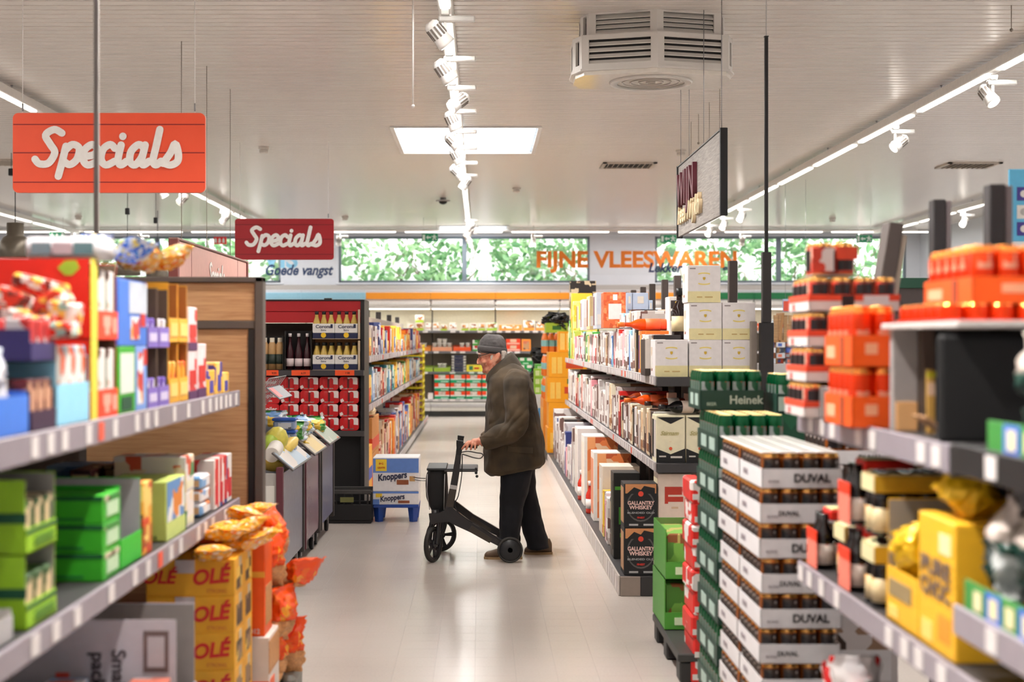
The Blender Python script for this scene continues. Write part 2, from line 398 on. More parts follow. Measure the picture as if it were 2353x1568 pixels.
# ---- ceiling of narrow slats with skylight openings
CEILM = mat((226, 219, 212), .22, var=.02, scale=3, key='ceil')
SKY = [(-.97, .64, 15.84, 18.0), (-.86, .54, 29.5, 30.8)]
def ceiling_plate():
    mb = MB(); ys = [ROOM_Y0]+[q for s in SKY for q in (s[2], s[3])]+[ROOM_Y1]
    for k in range(len(ys)-1):
        y0, y1 = ys[k], ys[k+1]
        if k % 2 == 0: mb.box(ROOM_X0, y0, CEIL+.012, ROOM_X1, y1, CEIL+.1)
        else:
            s = SKY[k//2]; mb.box(ROOM_X0, y0, CEIL+.012, s[0], y1, CEIL+.1); mb.box(s[1], y0, CEIL+.012, ROOM_X1, y1, CEIL+.1)
    return mb
ce = struct(ceiling_plate().build('ceiling', mat((70, 62, 56), .8)))
SP = .135; SWID = .117
def slat_mesh(x0, x1):
    p = [(-SWID/2, .012), (-SWID/2, .004), (-SWID/2+.006, 0), (SWID/2-.006, 0), (SWID/2, .004), (SWID/2, .012)]
    mb = MB(); vs = [(x0, y, z) for y, z in p]+[(x1, y, z) for y, z in p]; n = 6
    mb.add(vs, [(i, (i+1) % n, n+(i+1) % n, n+i) for i in range(n)]); return mb.mesh('ceiling_slat', CEILM)
SL = {}
def slat_piece(x0, x1, y):
    k = (x0, x1)
    if k not in SL: SL[k] = slat_mesh(x0, x1)
    inst('ceiling_slat', SL[k], ce, (0, y, CEIL))
field = MB(); y = ROOM_Y0+.1
while y < ROOM_Y1-.05:
    hit = [s for s in SKY if s[2]-.06 < y < s[3]+.06]
    if y < 8.0:
        p = [(-SWID/2, .012), (-SWID/2, .004), (-SWID/2+.006, 0), (SWID/2-.006, 0), (SWID/2, .004), (SWID/2, .012)]
        vs = [(ROOM_X0, y+a, CEIL+b) for a, b in p]+[(ROOM_X1, y+a, CEIL+b) for a, b in p]
        field.add(vs, [(i, (i+1) % 6, 6+(i+1) % 6, 6+i) for i in range(6)])
    elif hit: slat_piece(ROOM_X0, hit[0][0]-.03, y); slat_piece(hit[0][1]+.03, ROOM_X1, y)
    else: slat_piece(ROOM_X0, ROOM_X1, y)
    y += SP
o = field.build('ceiling_slat_field', CEILM, ce); o['kind'] = 'stuff'
# skylights: white frame, shaft and opal pane open to the sky
def opal():
    m = bpy.data.materials.new('opal_pane'); m.use_nodes = True; nt = m.node_tree; nt.nodes.clear()
    out = nt.nodes.new('ShaderNodeOutputMaterial'); tl = nt.nodes.new('ShaderNodeBsdfTranslucent'); tr = nt.nodes.new('ShaderNodeBsdfTransparent'); mx = nt.nodes.new('ShaderNodeMixShader')
    nz = nt.nodes.new('ShaderNodeTexNoise'); nz.inputs['Scale'].default_value = 4
    mr = nt.nodes.new('ShaderNodeMapRange'); mr.inputs['To Min'].default_value = .7; mr.inputs['To Max'].default_value = .8
    nt.links.new(nz.outputs['Fac'], mr.inputs[0]); nt.links.new(mr.outputs[0], mx.inputs[0]); nt.links.new(tl.outputs[0], mx.inputs[1]); nt.links.new(tr.outputs[0], mx.inputs[2])
    tl.inputs[0].default_value = (.95, .97, 1, 1); nt.links.new(mx.outputs[0], out.inputs[0]); return m
OPAL = opal()
for n, s in enumerate(SKY):
    a, b, c, d = s
    mb = MB(); t = .045
    for (x0, x1, y0, y1) in ((a-t, b+t, c-t, c), (a-t, b+t, d, d+t), (a-t, a, c, d), (b, b+t, c, d)): mb.box(x0, y0, CEIL-.008, x1, y1, CEIL+.16)
    w = struct(mb.build('window_%d' % (n+4), WHITE)); MB().box(a, c, CEIL+.01, b, d, CEIL+.014).build('pane', OPAL, w)
# ---- walls
WALLM = mat((205, 208, 214), .6, var=.02, scale=2); WGREY = mat((176, 170, 164), .6, var=.02, scale=2)
WINS = [(-9.9, -4.38, [-7.09]), (-3.11, 2.38, [-.36]), (3.81, 9.3, [6.52])]; WZ0, WZ1 = 2.886, 3.9
mb = MB(); yb = ROOM_Y1
mb.box(ROOM_X0, yb, 0, ROOM_X1, yb+.3, WZ0); mb.box(ROOM_X0, yb, WZ1, ROOM_X1, yb+.3, CEIL+.1)
px = ROOM_X0
for a, b, _ in WINS: mb.box(px, yb, WZ0, a, yb+.3, WZ1); px = b
mb.box(px, yb, WZ0, ROOM_X1, yb+.3, WZ1)
struct(mb.build('wall_back', WALLM))
struct(MB().box(ROOM_X0-.3, ROOM_Y0, 0, ROOM_X0, ROOM_Y1+.3, CEIL+.1).build('wall_left', WALLM))
struct(MB().box(ROOM_X1, ROOM_Y0, 0, ROOM_X1+.3, ROOM_Y1+.3, CEIL+.1).build('wall_right', WALLM))
struct(MB().box(ROOM_X0-.3, ROOM_Y0-.3, 0, ROOM_X1+.3, ROOM_Y0, CEIL+.1).build('wall_front', WALLM))
FRM = mat((110, 120, 130), .4, .3)
def glass_mat():
    m = bpy.data.materials.new('window_glass'); m.use_nodes = True; nt = m.node_tree; nt.nodes.clear()
    out = nt.nodes.new('ShaderNodeOutputMaterial'); gl = nt.nodes.new('ShaderNodeBsdfGlossy'); tr = nt.nodes.new('ShaderNodeBsdfTransparent'); mx = nt.nodes.new('ShaderNodeMixShader')
    fr = nt.nodes.new('ShaderNodeFresnel'); fr.inputs[0].default_value = 1.45; nz = nt.nodes.new('ShaderNodeTexNoise'); nz.inputs['Scale'].default_value = 2
    mr = nt.nodes.new('ShaderNodeMapRange'); mr.inputs['To Min'].default_value = .01; mr.inputs['To Max'].default_value = .03
    nt.links.new(nz.outputs['Fac'], mr.inputs[0]); nt.links.new(mr.outputs[0], gl.inputs['Roughness']); nt.links.new(fr.outputs[0], mx.inputs[0]); nt.links.new(tr.outputs[0], mx.inputs[1]); nt.links.new(gl.outputs[0], mx.inputs[2])
    nt.links.new(mx.outputs[0], out.inputs[0]); return m
GLASS = glass_mat()
for n, (a, b, mull) in enumerate(WINS):
    t = .05; mb = MB(); y0, y1 = yb+.02, yb+.12
    for (x0, x1, z0, z1) in ((a, b, WZ0, WZ0+t), (a, b, WZ1-t, WZ1), (a, a+t, WZ0, WZ1), (b-t, b, WZ0, WZ1)): mb.cbox(x0, y0, z0, x1, y1, z1, .006)
    w = struct(mb.build('window_%d' % (n+1), FRM))
    xs = [a+t]
    for q in mull: MB().cbox(q-.05, y0, WZ0+t, q+.05, y1, WZ1-t, .006).build('mullion', FRM, w); xs += [q-.05, q+.05]
    xs.append(b-t)
    for k in range(0, len(xs), 2): MB().box(xs[k], yb+.06, WZ0+t, xs[k+1], yb+.07, WZ1-t).build('pane', GLASS, w)
    MB().cbox(a-.06, yb-.05, WZ0-.04, b+.06, yb+.02, WZ0, .008).build('window_sill', WALLM, w)
struct(MB().cbox(ROOM_X0, yb-.04, 2.70, ROOM_X1, yb, WZ0-.05, .004).build('trim_1', WGREY))       # grey band under the windows
struct(MB().cbox(ROOM_X0, yb-.015, WZ1+.02, ROOM_X1, yb, CEIL, .004).build('trim_2', WALLM))
# outside: ground, pale wall, climbing hedge
o = MB().box(-40, yb+.4, -.2, 40, yb+30, 0).build('yard_ground', mat((150, 150, 145), .9)); struct(o)
w = MB().box(-16, yb+4.6, 0, 16, yb+4.9, 7).build('garden_wall', mat((225, 225, 222), .8, var=.12, scale=1.2)); struct(w)
rd = random.Random(5)
def leaf_mat():
    m = bpy.data.materials.new('leaf'); m.use_nodes = True; nt = m.node_tree; b = nt.nodes['Principled BSDF']
    g = nt.nodes.new('ShaderNodeNewGeometry'); cr = nt.nodes.new('ShaderNodeValToRGB')
    cr.color_ramp.elements[0].color = (*lin((84, 136, 88)), 1); cr.color_ramp.elements[1].color = (*lin((160, 196, 142)), 1)
    nt.links.new(g.outputs['Random Per Island'], cr.inputs[0]); nt.links.new(cr.outputs[0], b.inputs['Base Color'])
    b.inputs['Roughness'].default_value = .5; b.inputs['Transmission Weight'].default_value = .0
    tl = nt.nodes.new('ShaderNodeBsdfTranslucent'); nt.links.new(cr.outputs[0], tl.inputs[0]); mx = nt.nodes.new('ShaderNodeMixShader'); mx.inputs[0].default_value = .45
    nt.links.new(b.outputs[0], mx.inputs[1]); nt.links.new(tl.outputs[0], mx.inputs[2]); nt.links.new(mx.outputs[0], nt.nodes['Material Output'].inputs[0])
    return m
LEAF = leaf_mat()
hz = 0
for k, (hx0, hx1) in enumerate(((-11, -5.3), (-5.3, .1), (.1, 4.7), (4.7, 10.4))):
    root = thing('climbing_hedge', ['leafy green hedge outside behind the orange hanging sign side of the windows', 'leafy green hedge outside the window above the elderly shopper', 'leafy green hedge outside behind the orange lettering',
        'leafy green hedge outside the window furthest right'][k], 'hedge', ((hx0+hx1)/2, yb+2.4, 0))
    lv = MB(); br = MB(); cx = (hx0+hx1)/2
    for q in range(34):
        x = rd.uniform(hx0+.25, hx1-.25)-cx; z = 0 if q == 0 else rd.uniform(1.2, 3.0); pts = [(x, rd.uniform(-.1, .5), z)]; lim = (hx1-hx0)/2-.05
        for s in range(6): pts.append((max(-lim, min(lim, pts[-1][0]+rd.uniform(-.35, .35))), rd.uniform(-.25, .6), pts[-1][2]+rd.uniform(.1, .45)))
        br.tube(pts, [.022-.0028*i for i in range(7)], 5)
    for _ in range(3600):
        x = rd.uniform(hx0+.15, hx1-.15); z = 1.6+rd.random()*3.4
        dens = .5+.5*math.sin(x*2.1+math.sin(z*2.3+x))*math.sin(z*3.1+x*.7+k)
        if rd.random() > dens*.95+.17: continue
        s = rd.uniform(.06, .15); y = rd.uniform(-.4, .6)
        M = Matrix.Translation((x-cx, y, z)) @ Matrix.Rotation(rd.uniform(-1.2, 1.2), 4, 'Z') @ Matrix.Rotation(rd.uniform(-.9, 1.1), 4, 'X') @ Matrix.Rotation(rd.uniform(0, 6.28), 4, 'Y')
        P = [(-s, 0, 0), (-s*.3, s*.1, s*.45), (s*.4, s*.1, s*.4), (s, 0, 0), (s*.4, s*.1, -s*.4), (-s*.3, s*.1, -s*.45)]
        lv.add([M @ Vector(p) for p in P], [(0, 1, 2, 3), (0, 3, 4, 5)])
    br.build('branch', mat((120, 105, 88), .8), root); o = lv.build('foliage', LEAF, root); o['kind'] = 'stuff'
# ================================================================ CEILING FITTINGS
LED = mat((255, 250, 240), .5, emit=2.6, var=0, key='led'); LAMPW = mat((238, 236, 232), .35)
SPOTE = mat((255, 246, 232), .5, emit=5, var=0, key='spot')
strip_lab = {-8.5: 'long white light track over the far left of the shop', -4.36: 'long white light track passing behind the orange hanging sign', -.24: 'central white light track with a row of spotlights over the aisle',
             4.28: 'long white light track crossing the upper right ceiling', 8.3: 'long white light track beside the right wall'}
def area(parent, loc, sx, sy, w, col=(1, .972, .945)):
    l = bpy.data.lights.new('lamp_light', 'AREA'); l.shape = 'RECTANGLE'; l.size = sx; l.size_y = sy; l.energy = w; l.color = col
    o = bpy.data.objects.new('lamp_light', l); COL.objects.link(o); o.location = loc; o.parent = parent; return o
LZ = 3.87
dif = MB().cbox(-.033, -.95, -.018, .033, .95, 0, .006).mesh('diffuser', LED)
hook = MB().tube([(0, 0, .08), (0, 0, .13)], .004, 6).lathe([(.012, 0), (.012, .01)], 8, (0, 0, .12)).mesh('ceiling_hook', STEEL)
for X in STRIPS:
    root = thing('light_track', strip_lab[X], 'light', (X, 0, LZ))
    MB().cbox(-.05, -3.2, 0, .05, 29.93, .085, .008).build('housing', LAMPW, root)
    y = -2.2; k = 0
    while y < 29.6:
        inst('diffuser', dif, root, (0, y, 0))
        if y > 6: inst('ceiling_hook', hook, root, (0, y+.3, 0))
        y += 2.16
    for q in range(8): area(root, (0, -1.0+q*4.2, -.03), .07, 3.6, LED_W)
root = thing('light_track', 'straight light track running along the tops of the rear windows', 'light', (0, 30.0, 3.9))
MB().cbox(ROOM_X0+.5, -.05, .02, ROOM_X1-.4, .05, .07, .01).build('housing', LAMPW, root)
for q in range(9):
    MB().cbox(-10.6+q*2.25, -.035, 0, -8.55+q*2.25, .035, .02, .006).build('diffuser', LED, root)
area(root, (-1, 0, -.02), 19, .07, 80)
# spotlights
def spot_mesh():
    body = MB().lathe([(.03, .17), (.052, .15), (.058, .02), (.062, 0), (.062, -.02), (.054, -.022)], 18)
    fins = MB()
    for i in range(12):
        a = 2*math.pi*i/12; M = Matrix.Rotation(a, 4, 'Z'); fins.box(.0535, -.007, .05, .0585, .007, .13, M=M)
    return body.mesh('head', LAMPW), fins.mesh('cooling_slot', mat((120, 112, 105), .5)), MB().lathe([(.052, 0), (.05, .004)], 18).mesh('lens', SPOTE)
SB, SF, SLn = spot_mesh()
ADP = MB().cbox(-.03, -.05, -.045, .03, .05, 0, .006).cbox(-.045, -.03, -.085, .2, .03, -.045, .008).mesh('adapter', mat((220, 218, 214), .4))
ARM = MB().cbox(-.012, -.012, -.16, .012, .012, -.08, .003).mesh('bracket', LAMPW)
def spotlight(X, Y, tx, ty, label, z=LZ, light=True, power=1, flip=False):
    root = thing('spotlight', label, 'spotlight', (X, Y, z-.0195), math.pi if flip else 0, 'track spotlights')
    inst('adapter', ADP, root); inst('bracket', ARM, root)
    if flip: tx, ty = -tx, -ty
    E = (ty, tx, 0)
    h = inst('head', SB, root, (0, 0, -.22), E); inst('cooling_slot', SF, h); inst('lens', SLn, h, (0, 0, -.026))
    if light:
        l = bpy.data.lights.new('spot_light', 'SPOT'); l.energy = SPOT_W*power; l.spot_size = R(95); l.spot_blend = 1.0; l.shadow_soft_size = .05; l.color = (1, .95, .9)
        o = bpy.data.objects.new('spot_light', l); COL.objects.link(o); o.parent = h; o.location = (0, 0, -.06)
CY = [8.0, 9.55, 10.9, 12.15, 13.4, 14.7, 15.95, 17.3, 18.6]
for i, y in enumerate(CY):
    tx = [.75, -.7, -.6, .9, -.45, -.75, -.5, -.8, .6][i]
    spotlight(-.24, y, tx, [-.2, .25, .2, -.35, .2, -.1, .2, .1, .1][i], 'white spotlight on the central track, %s from the camera' % ORD[i], power=1)
for i, (y, tx) in enumerate(((-.6, .55), (.4, -.55), (1.6, .6), (2.6, -.6), (3.6, .65), (4.6, -.65), (5.6, .6), (6.7, -.6))):  # unseen spotlights added to brighten the shelves nearest the camera
    spotlight(-.24, y, tx, -.25, 'added white spotlight over the near aisle outside the frame, %s along the central track' % (['first']+ORD[1:])[i], power=1.5)
for i, y in enumerate((25.6, 27.0, 28.6)):
    spotlight(-.24, y, [.9, .6, -.6][i], .2, 'small white spotlight near the far end of the central track, %s one' % ('nearest', 'middle', 'farthest')[i])
for i, (y, tx) in enumerate(((5.6, -.8), (11.9, -.45), (14.7, .9), (23.5, .6), (25.2, .5), (26.8, .6))):
    spotlight(4.28, y, tx, -.5 if i != 2 else -.2, 'white spotlight on the upper right light track, %s from the camera' % ORD[i], light=i < 4, flip=False)
for i, (y, tx) in enumerate(((12.0, .6), (17.3, .7), (19.6, -.5), (20.6, .8), (24.0, .7))):
    spotlight(-4.36, y, tx, .3, 'white spotlight on the light track left of the aisle, %s from the camera' % ORD[i], light=i in (0, 2))
for i, (y, tx) in enumerate(((17.4, .8), (19.2, .8), (21.3, .7), (24.5, .8))):
    spotlight(8.3, y, tx, -.6, 'white spotlight on the track beside the right wall, %s from the camera' % ORD[i], light=i == 1)
for i, x in enumerate((-8.6, -7.2, -3.0, 1.1, 5.5, 8.0)):
    spotlight(x, 30.0, .1, -.7 if i % 2 else .5, 'small white spotlight along the rear windows, %s from the left' % ['first']. __add__(ORD[1:])[i], z=3.9, light=False)
# air unit: two louvred tiers with a folded front
root = thing('air_unit', 'white louvred ceiling air unit with a round grille underneath', 'air unit', (1.26, 10.55, 3.5))
P = [(0, -.42), (.53, -.27), (.585, -.12), (.585, .12), (.53, .27), (0, .42), (-.53, .27), (-.585, .12), (-.585, -.12), (-.53, -.27)]
AW = mat((224, 220, 214), .4, var=.03, scale=6); ADARK = mat((30, 28, 27), .7)
sc_ = lambda k: [(x*k, y*k) for x, y in P]
MB().prism(sc_(.93), .08, .33).prism(sc_(.82), .33, .48).build('core', ADARK, root)
def tier(k, z0, z1, nl, fr):
    for i in range(10):
        a, b = Vector((*P[i], 0))*k, Vector((*P[(i+1) % 10], 0))*k; d = (b-a); L = d.length; d.normalize(); nrm = Vector((d.y, -d.x, 0))
        M = Matrix(((d.x, nrm.x, 0, a.x), (d.y, nrm.y, 0, a.y), (0, 0, 1, 0), (0, 0, 0, 1)))
        f = MB(); e = min(.05, L*.3)
        f.box(0, -.02, z0, L, 0, z0+fr, M=M); f.box(0, -.02, z1-fr, L, 0, z1, M=M); f.box(0, -.02, z0+fr, e, 0, z1-fr, M=M); f.box(L-e, -.02, z0+fr, L, 0, z1-fr, M=M)
        f.build('frame', AW, root)
        if L > .3:
            for q in range(nl):
                zc = z0+fr+(q+.5)*(z1-z0-2*fr)/nl; hh = (z1-z0-2*fr)/nl
                MM = M @ Matrix.Translation((0, -.028, zc)) @ Matrix.Rotation(R(38), 4, 'X')
                MB().box(e, -.004, -hh*.62, L-e, .004, hh*.62, M=MM).build('louver', AW, root)
tier(1.0, .09, .335, 4, .035); tier(.9, .34, .5, 4, .012)
MB().prism(sc_(1.02), .075, .09).build('rim', AW, root)
MB().prism(sc_(.97), .045, .075).build('base_plate', mat((232, 226, 216), .12), root)
MB().lathe([(.30, .03), (.31, .046), (.26, .046), (.25, .03), (.30, .03)], 32, cap=False).build('grille_ring', AW, root)
for k in range(4): MB().lathe([(.06*k+.035, .036), (.06*k+.035, .046), (.06*k+.025, .046), (.06*k+.025, .036), (.06*k+.035, .036)], 28, cap=False).build('grille_ring', mat((200, 194, 186), .3), root)
# vents, detectors, dome camera, exit signs, drop wires
def vent(u, v, w, d, label):
    Y = F*(CEIL-ZC)/(V0-v); x = wx(u, Y)
    root = thing('ceiling_vent', label, 'vent', (x, Y, CEIL-.02)); f = MB()
    for q in ((-w/2, -d/2, w/2, -d/2+.05), (-w/2, d/2-.05, w/2, d/2), (-w/2, -d/2, -w/2+.05, d/2), (w/2-.05, -d/2, w/2, d/2)): f.box(q[0], q[1], 0, q[2], q[3], .02)
    f.build('frame', mat((196, 186, 174), .5), root); MB().box(-w/2+.05, -d/2+.05, .015, w/2-.05, d/2-.05, .019).build('backing', ADARK, root)
    n = 9
    for k in range(n): MB().box(-.004, -d/2+.05, -.006, .004, d/2-.05, .016, M=Matrix.Translation((-w/2+.05+(k+.5)*(w-.1)/n, 0, 0)) @ Matrix.Rotation(.6, 4, 'Y')).build('slat', mat((178, 168, 156), .5), root)
vent(1443, 379, .72, .6, 'square ceiling vent right of the large skylight'); vent(2225, 379, .72, .6, 'square ceiling vent at the upper right'); vent(10, 372, .7, .6, 'ceiling vent behind the orange hanging sign')
def detector(u, v, label):
    Y = F*(CEIL-ZC)/(V0-v); root = thing('smoke_detector', label, 'detector', (wx(u, Y), Y, CEIL-.075))
    MB().lathe([(.02, 0), (.05, .005), (.055, .03), (.045, .04)], 16).build('cap', OFFW, root); MB().lathe([(.04, .04), (.065, .05), (.065, .075)], 16).build('base', OFFW, root)
for u, v, l in ((606, 338, 'white smoke detector left of the large skylight'), (1187, 432, 'tiny smoke detector right of the central track'), (180, 497, 'smoke detector beside the grey pole'), (1565, 345, 'smoke detector left of the wine sign'),
                (1913, 502, 'smoke detector above the beer can tower'), (793, 498, 'smoke detector above the dark red sign')): detector(u, v, l)
Y = F*(CEIL-ZC)/(V0-455); root = thing('dome_camera', 'small black dome camera under the ceiling near the central track', 'camera', (wx(1018, Y), Y, CEIL-.11))
MB().lathe([(.02, 0), (.06, .02), (.07, .05)], 16).build('dome', BLACK, root); MB().lathe([(.12, .05), (.12, .07), (.05, .08), (.05, .11)], 16).build('mount', LGREY, root)
for i, (u, v, Y) in enumerate(((293, 485, 20), (358, 506, 22), (26, 395, 18))):
    root = thing('hanging_sensor', ['small black sensor left of the dark red sign, higher one', 'small black sensor left of the dark red sign, lower one', 'small black sensor behind the orange sign'][i], 'sensor', W(u, v, Y))
    MB().cbox(-.03, -.03, -.05, .03, .03, .04, .006).build('body', BLACK, root); MB().tube([(0, 0, .04), (0, 0, CEIL-W(u, v, Y)[2])], .004, 5).build('stem', DGREY, root)
EXG = mat((18, 128, 84), .4, emit=.12, key='exit'); EXW = mat((225, 235, 228), .4)
def exit_sign(u, v, Y, label, green=True, arrow='L', w=.31, h=.15):
    x, _, z = W(u, v, Y); root = thing('exit_sign' if green else 'hydrant_sign', label, 'sign', (x, Y, z))
    MB().cbox(-w/2, -.015, -h/2, w/2, .015, h/2, .004).build('plate', EXG if green else mat((222, 40, 40), .4), root)
    mb = MB(); y0 = -.0165
    fig = lambda pts: mb.prism(pts, 0, .002, M=Matrix.Translation((0, y0, 0)) @ Matrix.Rotation(R(90), 4, 'X'))
    if green:
        s = -1 if arrow == 'U' else 1
        fig([(s*a, b) for a, b in [(-.14, -.055), (-.095, -.055), (-.095, .055), (-.14, .055)]])                       # door
        if arrow == 'U': fig([(.05, -.05), (.07, -.05), (.07, 0), (.1, 0), (.06, .055), (.02, 0), (.05, 0)][::1]) if 0 else fig([(-.005, -.05), (.012, -.05), (.012, 0), (.035, 0), (.004, .05), (-.028, 0), (-.005, 0)])
        else: fig([(-.075, 0), (-.035, .04), (-.035, .012), (.02, .012), (.02, -.012), (-.035, -.012), (-.035, -.04)])  # arrow
        k = -.09 if arrow == 'U' else .085
        for p in ([(-.012, .03), (.012, .03), (.012, .055), (-.012, .055)], [(-.03, .0), (.02, -.01), (.022, .024), (-.02, .026)], [(-.05, .018), (-.02, .012), (-.02, .024), (-.05, .03)],
                  [(.0, -.012), (.02, -.012), (.045, -.045), (.03, -.055)], [(-.02, -.012), (.0, -.012), (-.02, -.055), (-.045, -.05)], [(.018, .02), (.045, 0), (.05, .01), (.022, .028)]):
            fig([(a+k, b) for a, b in p])
    else:
        for k in (-.09, -.01, .07): fig([(k-.025, -.045), (k+.025, -.045), (k+.02, .03), (k, .05), (k-.02, .03)])
    mb.build('pictogram', EXW, root)
    wr = MB()
    for s in (-w*.4, w*.4): wr.tube([(s, 0, h/2), (s, 0, CEIL-z)], .0025, 5)
    wr.build('hanger', STEEL, root)
exit_sign(988, 546, 27.5, 'green running man exit sign above the elderly shopper'); exit_sign(1536, 549, 27.5, 'green exit sign above the orange lettering'); exit_sign(1986, 549, 27.5, 'green exit sign above the beer can tower')
exit_sign(131, 542, 27.5, 'green exit sign with upward arrow left of the grey pole', arrow='U', w=.29); exit_sign(310, 557, 29, 'green exit sign with upward arrow beside the pendant lamp', arrow='U', w=.26)
exit_sign(506, 553, 29, 'small red hydrant sign left of the dark red sign', False, w=.26)
for i, (u, v0_, v1_, Y) in enumerate(((949, -40, 245, 9.6), (417, 95, 640, 14.5), (475, 152, 640, 15.5), (529, 205, 640, 17), (1654, 205, 320, 13), (1630, 235, 330, 14), (1605, 262, 330, 15), (1588, 280, 420, 16), (2324, 12, 70, 10.5))):
    x, _, z1 = W(u, v0_, Y); Y = F*(CEIL-ZC)/(V0-v0_); x = wx(u, Y); zb = wz(v1_, Y)
    if zb < 2.3: zb = 2.3
    o = MB().tube([(0, 0, 0), (0, 0, CEIL-zb)], .0035 if i else .006, 5).lathe([(.002, -.012), (.012, -.004), (.012, .01), (.002, .016)], 8).build('drop_wire', mat((150, 140, 130), .5) if i else WHITE, None, (x, Y, zb))
    tag(o, 'thin hanging wire, ' + ['thick white one left of the central track', 'leftmost of three above the dark red sign', 'middle of three above the dark red sign', 'rightmost of three above the dark red sign', 'nearest of four left of the wine sign',
        'second of four left of the wine sign', 'third of four left of the wine sign', 'farthest of four left of the wine sign', 'short one at the top right corner'][i], 'wire', 'hanging wires')
# bell pendants
for i, (u, v, Y) in enumerate(((35, 513, 17), (293, 574, 23.3), (362, 588, 26))):
    x, _, z = W(u, v, Y)
    root = thing('pendant_lamp', ['large bronze bell pendant lamp at the left edge', 'bronze bell pendant lamp, left of the two above the crisps', 'bronze bell pendant lamp, right of the two above the crisps'][i], 'lamp', (x, Y, z-.42), 0, 'bronze bell pendants')
    MB().lathe([(.205, 0), (.21, .02), (.205, .10), (.185, .18), (.14, .245), (.1, .27), (.1, .42), (.05, .425)], 24).build('shade', mat((104, 96, 84), .35, .6), root)
    MB().lathe([(.19, .012), (.18, .016)], 24).build('diffuser', LED, root); MB().tube([(0, 0, .42), (0, 0, CEIL-z+.42)], .006, 6).build('cord', BLACK, root)
# ================================================================ HANGING SIGNS
def rounded(w, h, r, n=6):
    out = []
    for cx, cy, a0 in ((w/2-r, h/2-r, 0), (-w/2+r, h/2-r, 90), (-w/2+r, -h/2+r, 180), (w/2-r, -h/2+r, 270)):
        for k in range(n+1): a = R(a0+90*k/n); out.append((cx+r*math.cos(a), cy+r*math.sin(a)))
    return out
def plank_sign(label, u0, u1, v0, v1, Y, col, line, name='hanging_sign'):
    x0, _, z1 = W(u0, v0, Y); x1, _, z0 = W(u1, v1, Y); w, h = x1-x0, z1-z0
    root = thing(name, label, 'sign', ((x0+x1)/2, Y, z0)); RX = Matrix.Translation((0, 0, h/2)) @ Matrix.Rotation(R(90), 4, 'X')
    MB().prism(rounded(w, h, .035), -.008, .006, M=RX).build('board', mat(col, .45, var=.03, scale=8), root)
    MB().prism(rounded(w+.006, h+.006, .037), -.012, -.008, M=RX).build('edge', OFFW, root)
    for k in (.145, .5, .87): MB().box(-w/2+.004, -.0075, h*(1-k)-.003, w/2-.004, -.005, h*(1-k)+.003).build('plank_line', mat(line, .6), root)
    xh = h*.262
    script_word('Specials', xh, xh*.35, .004, 'lettering', mat((248, 244, 240), .5), root, (0, -.0105, h*.47))
    for s in (-w*.45, w*.445):
        MB().tube([(s, 0, h-.012), (s, 0, CEIL-z0)], .0028, 6).build('hanger', WHITE, root); MB().lathe([(.006, 0), (.006, .05)], 8, (s, 0, h+.01)).build('clip', STEEL, root)
    return root
plank_sign('orange hanging sign with white script lettering, nearest the camera', 30, 472, 260, 443, 8.9, (255, 92, 56), (150, 30, 40))
plank_sign('dark red hanging sign with white script lettering', 540, 767, 503, 597, 17.0, (166, 24, 34), (100, 12, 20))
# panel header over the bargain bins, seen edge-on from the left
X = -1.9; Y1, Y2 = 8.83, 11.4; root = thing('aisle_sign', 'pink header panel with painted glare and faint white script behind the wooden end panel', 'sign', (X, (Y1+Y2)/2, 0)); L = Y2-Y1
MB().cbox(-.02, -L/2, 1.86, .02, L/2, 2.25, .004).build('board', mat((206, 150, 140), .35), root)  # pale pink is glare put into the board colour
MB().cbox(-.03, -L/2-.05 , 0, .03, -L/2, 2.255, .004).build('edge_post', mat((120, 60, 55), .5), root); MB().cbox(-.03, L/2, .0, .03, L/2+.05, 2.255, .004).build('edge_post', mat((120, 60, 55), .5), root)
MB().cbox(-.03, -L/2-.05, 2.25, .03, L/2+.05, 2.265, .004).build('top_rail', mat((130, 96, 88), .5), root)
for k in (-.34, .34): MB().box(.02, k*L-.004, 1.86, .0215, k*L+.004, 2.25).build('panel_joint', mat((130, 70, 62), .5), root)
MB().cbox(-.015, -L/2, 0, .015, L/2, 1.86, .004).build('back_panel', mat((150, 140, 134), .5), root)
script_word('Specials', .085, .022, .002, 'lettering', WHITE, root, (.0215, 0, 2.06), 'E')
# wine sign facing the aisle
X = 1.6; Y1, Y2, z0, z1 = 9.39, 11.44, 2.46, 3.02; L = Y2-Y1
root = thing('wine_sign', 'grey wood-look hanging sign reading WIJN with raised letters', 'sign', (X, (Y1+Y2)/2, z0)); h = z1-z0
MB().cbox(-.012, -L/2, 0, .012, L/2, h, .003).build('board', wood_mat((112, 106, 102), (150, 144, 138), 5, .6, 2), root)
MB().cbox(-.025, -L/2-.03, -.01, .025, -L/2, h+.01, .003).build('edge_frame', BLACK, root); MB().cbox(-.025, L/2, -.01, .025, L/2+.02, h+.01, .003).build('edge_frame', BLACK, root); MB().box(-.02, -L/2, h, .02, L/2, h+.008).build('edge_frame', DGREY, root)
for i, ch in enumerate('WIJN'):
    o = letters(root, ch, .26, mat((84, 28, 40), .5), (-.03, L/2-.32-[0, .23, .36, .56][i], h*.6), 'W', .03, ext=.016, name='raised_letter')
for i in range(9): letters(root, 'heerlijk'[i % 8], .15, mat((208, 186, 150), .6), (-.028, L/2-.2-i*.125, h*.27), 'W', .03, ext=.014, shear=.3, name='raised_letter')
for s in (-L*.47, -L*.1, L*.25, L*.47): MB().tube([(0, s, h), (0, s, CEIL-z0)], .003, 5).build('hanger', STEEL, root)
